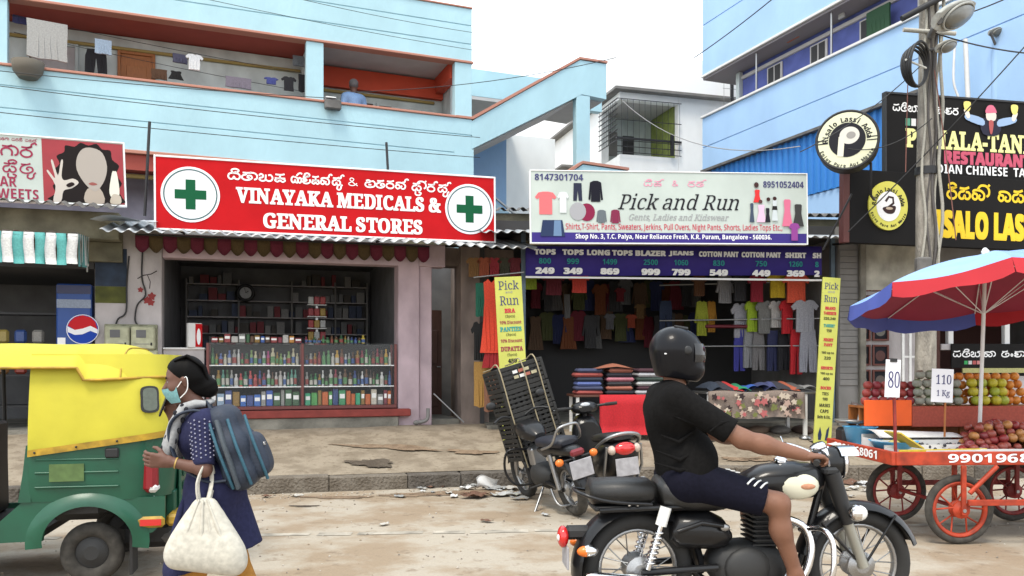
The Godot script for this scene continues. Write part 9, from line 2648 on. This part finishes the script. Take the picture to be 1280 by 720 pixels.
func litter():
	var G := "litter along the kerb"
	var spots := []
	for q in [[608, 605, 0.16], [590, 607, 0.13], [575, 606, 0.10], [596, 622, 0.18], [632, 620, 0.16], [560, 603, 0.09], [545, 606, 0.07], [500, 622, 0.06], [372, 621, 0.07], [333, 622, 0.06], [610, 600, 0.12], [626, 606, 0.12], [584, 612, 0.10], [618, 612, 0.14], [640, 612, 0.12], [1062, 605, 0.16], [1078, 606, 0.12], [1050, 612, 0.12], [960, 606, 0.1], [908, 607, 0.1], [480, 657, 0.05], [608, 653, 0.06], [682, 645, 0.05], [345, 617, 0.05], [430, 612, 0.04], [650, 625, 0.1]]:
		spots.append(q)
	for k in 44:
		spots.append([rng.randf_range(525, 668) if k < 34 else rng.randf_range(1045, 1090), rng.randf_range(602, 622), rng.randf_range(0.025, 0.07)])
	var i := 0
	var word := ["white", "crumpled grey", "torn pale", "brown", "clear", "dirty white"]
	for q in spots:
		var d: float = EYE * FOCAL / (q[1] - 455.0)
		var s := Sh.new()
		var ph := rng.randf() * 9.0
		var sz: float = q[2]
		s.sheet(func(a: float, b: float): return Vector3(lerpf(-sz, sz, a) * (1.0 - 0.2 * sin(b * 4.0 + ph)), 0.012 + sz * 0.28 * absf(sin(a * 5.0 + ph) * sin(b * 4.0 + ph)), lerpf(-sz, sz, b) * 0.6), 7, 6, 0.004)
		var k := i % 6
		var m: Material = [M.card_white, cl(0.3, 0.3, 0.29), cl(0.5, 0.47, 0.42), cl(0.16, 0.08, 0.05), cl(0.55, 0.56, 0.56, 0.3), cl(0.42, 0.40, 0.36)][k]
		solo("paper_scrap", "%s scrap of litter lying %s" % [word[k], "by the kerb below the parked motorcycle" if q[0] > 530 and q[0] < 700 and q[1] < 630 else ("by the kerb in front of the fruit cart" if q[0] > 900 else "on the open road")], "litter", s.done(), m, pos((q[0] - 640.0) / FOCAL * d, 0.004, -d, rng.randf() * 360.0), G)
		i += 1
	var sheet := Sh.new().sheet(func(a: float, b: float): return Vector3(lerpf(-0.14, 0.14, a), 0.02 + 0.13 * b + 0.03 * sin(a * 5.0), 0.06 * sin(a * 4.0 + b * 3.0)), 8, 6)
	solo("newspaper_scrap", "printed paper packet standing crumpled against the kerb", "litter", sheet.done(), M.card_white, pos(-0.31, 0.003, -10.35, 20))
	# stones and plastic waste on the sand
	var n := 0
	var G2 := Sh.new()
	for k in 1400:
		var x := rng.randf_range(-6.0, 7.5)
		var off := rng.randf_range(0.03, 0.5) if k % 2 == 0 else rng.randf_range(0.0, 4.5)
		var d := kerb_d(x) - off
		if d < 3.0:
			continue
		var r := rng.randf_range(0.004, 0.013)
		G2.tint([Color(0.30, 0.24, 0.17), Color(0.20, 0.17, 0.14), Color(0.42, 0.38, 0.32)][k % 3])
		var c := Vector3(x, r * 0.4, -d)
		var pts := [c + Vector3(r, 0, 0), c + Vector3(0, 0, r), c + Vector3(-r, 0, 0), c + Vector3(0, 0, -r)]
		for j in 4:
			G2.tri(c + Vector3(0, r, 0), pts[j], pts[(j + 1) % 4])
			G2.tri(c - Vector3(0, r, 0), pts[(j + 1) % 4], pts[j])
	var gv := struct("gravel", G2.done(), M.vertex)
	gv.set_meta("kind", "stuff")
	tag(gv, "loose grit and small stones scattered over the sandy road edge", "gravel")
	# white advertising board at the roadside beyond the rider
	var ab := thing("folding_board", "white framed folding board standing on the pavement behind the rider's arm", "board", Transform3D(Basis.from_euler(Vector3(-0.12, 0.5, 0)), Vector3(2.55, pave_y(2.55, 11.6), -11.6)))
	part(ab, "panel", Sh.new().span(-0.2, 0.2, 0.0, 0.66, -0.02, 0.0), M.black_plastic)
	part(ab, "frame", Sh.new().span(-0.23, -0.2, 0.0, 0.7, -0.03, 0.01).span(0.2, 0.23, 0.0, 0.7, -0.03, 0.01).span(-0.2, 0.2, 0.66, 0.7, -0.03, 0.01), M.white_paint)
	part(ab, "rear_leg", Sh.new().span(-0.2, 0.2, 0.0, 0.66, -0.02, 0.0), M.white_paint, Transform3D(Basis(Vector3.RIGHT, 0.30), Vector3(0, 0.0, -0.2)))
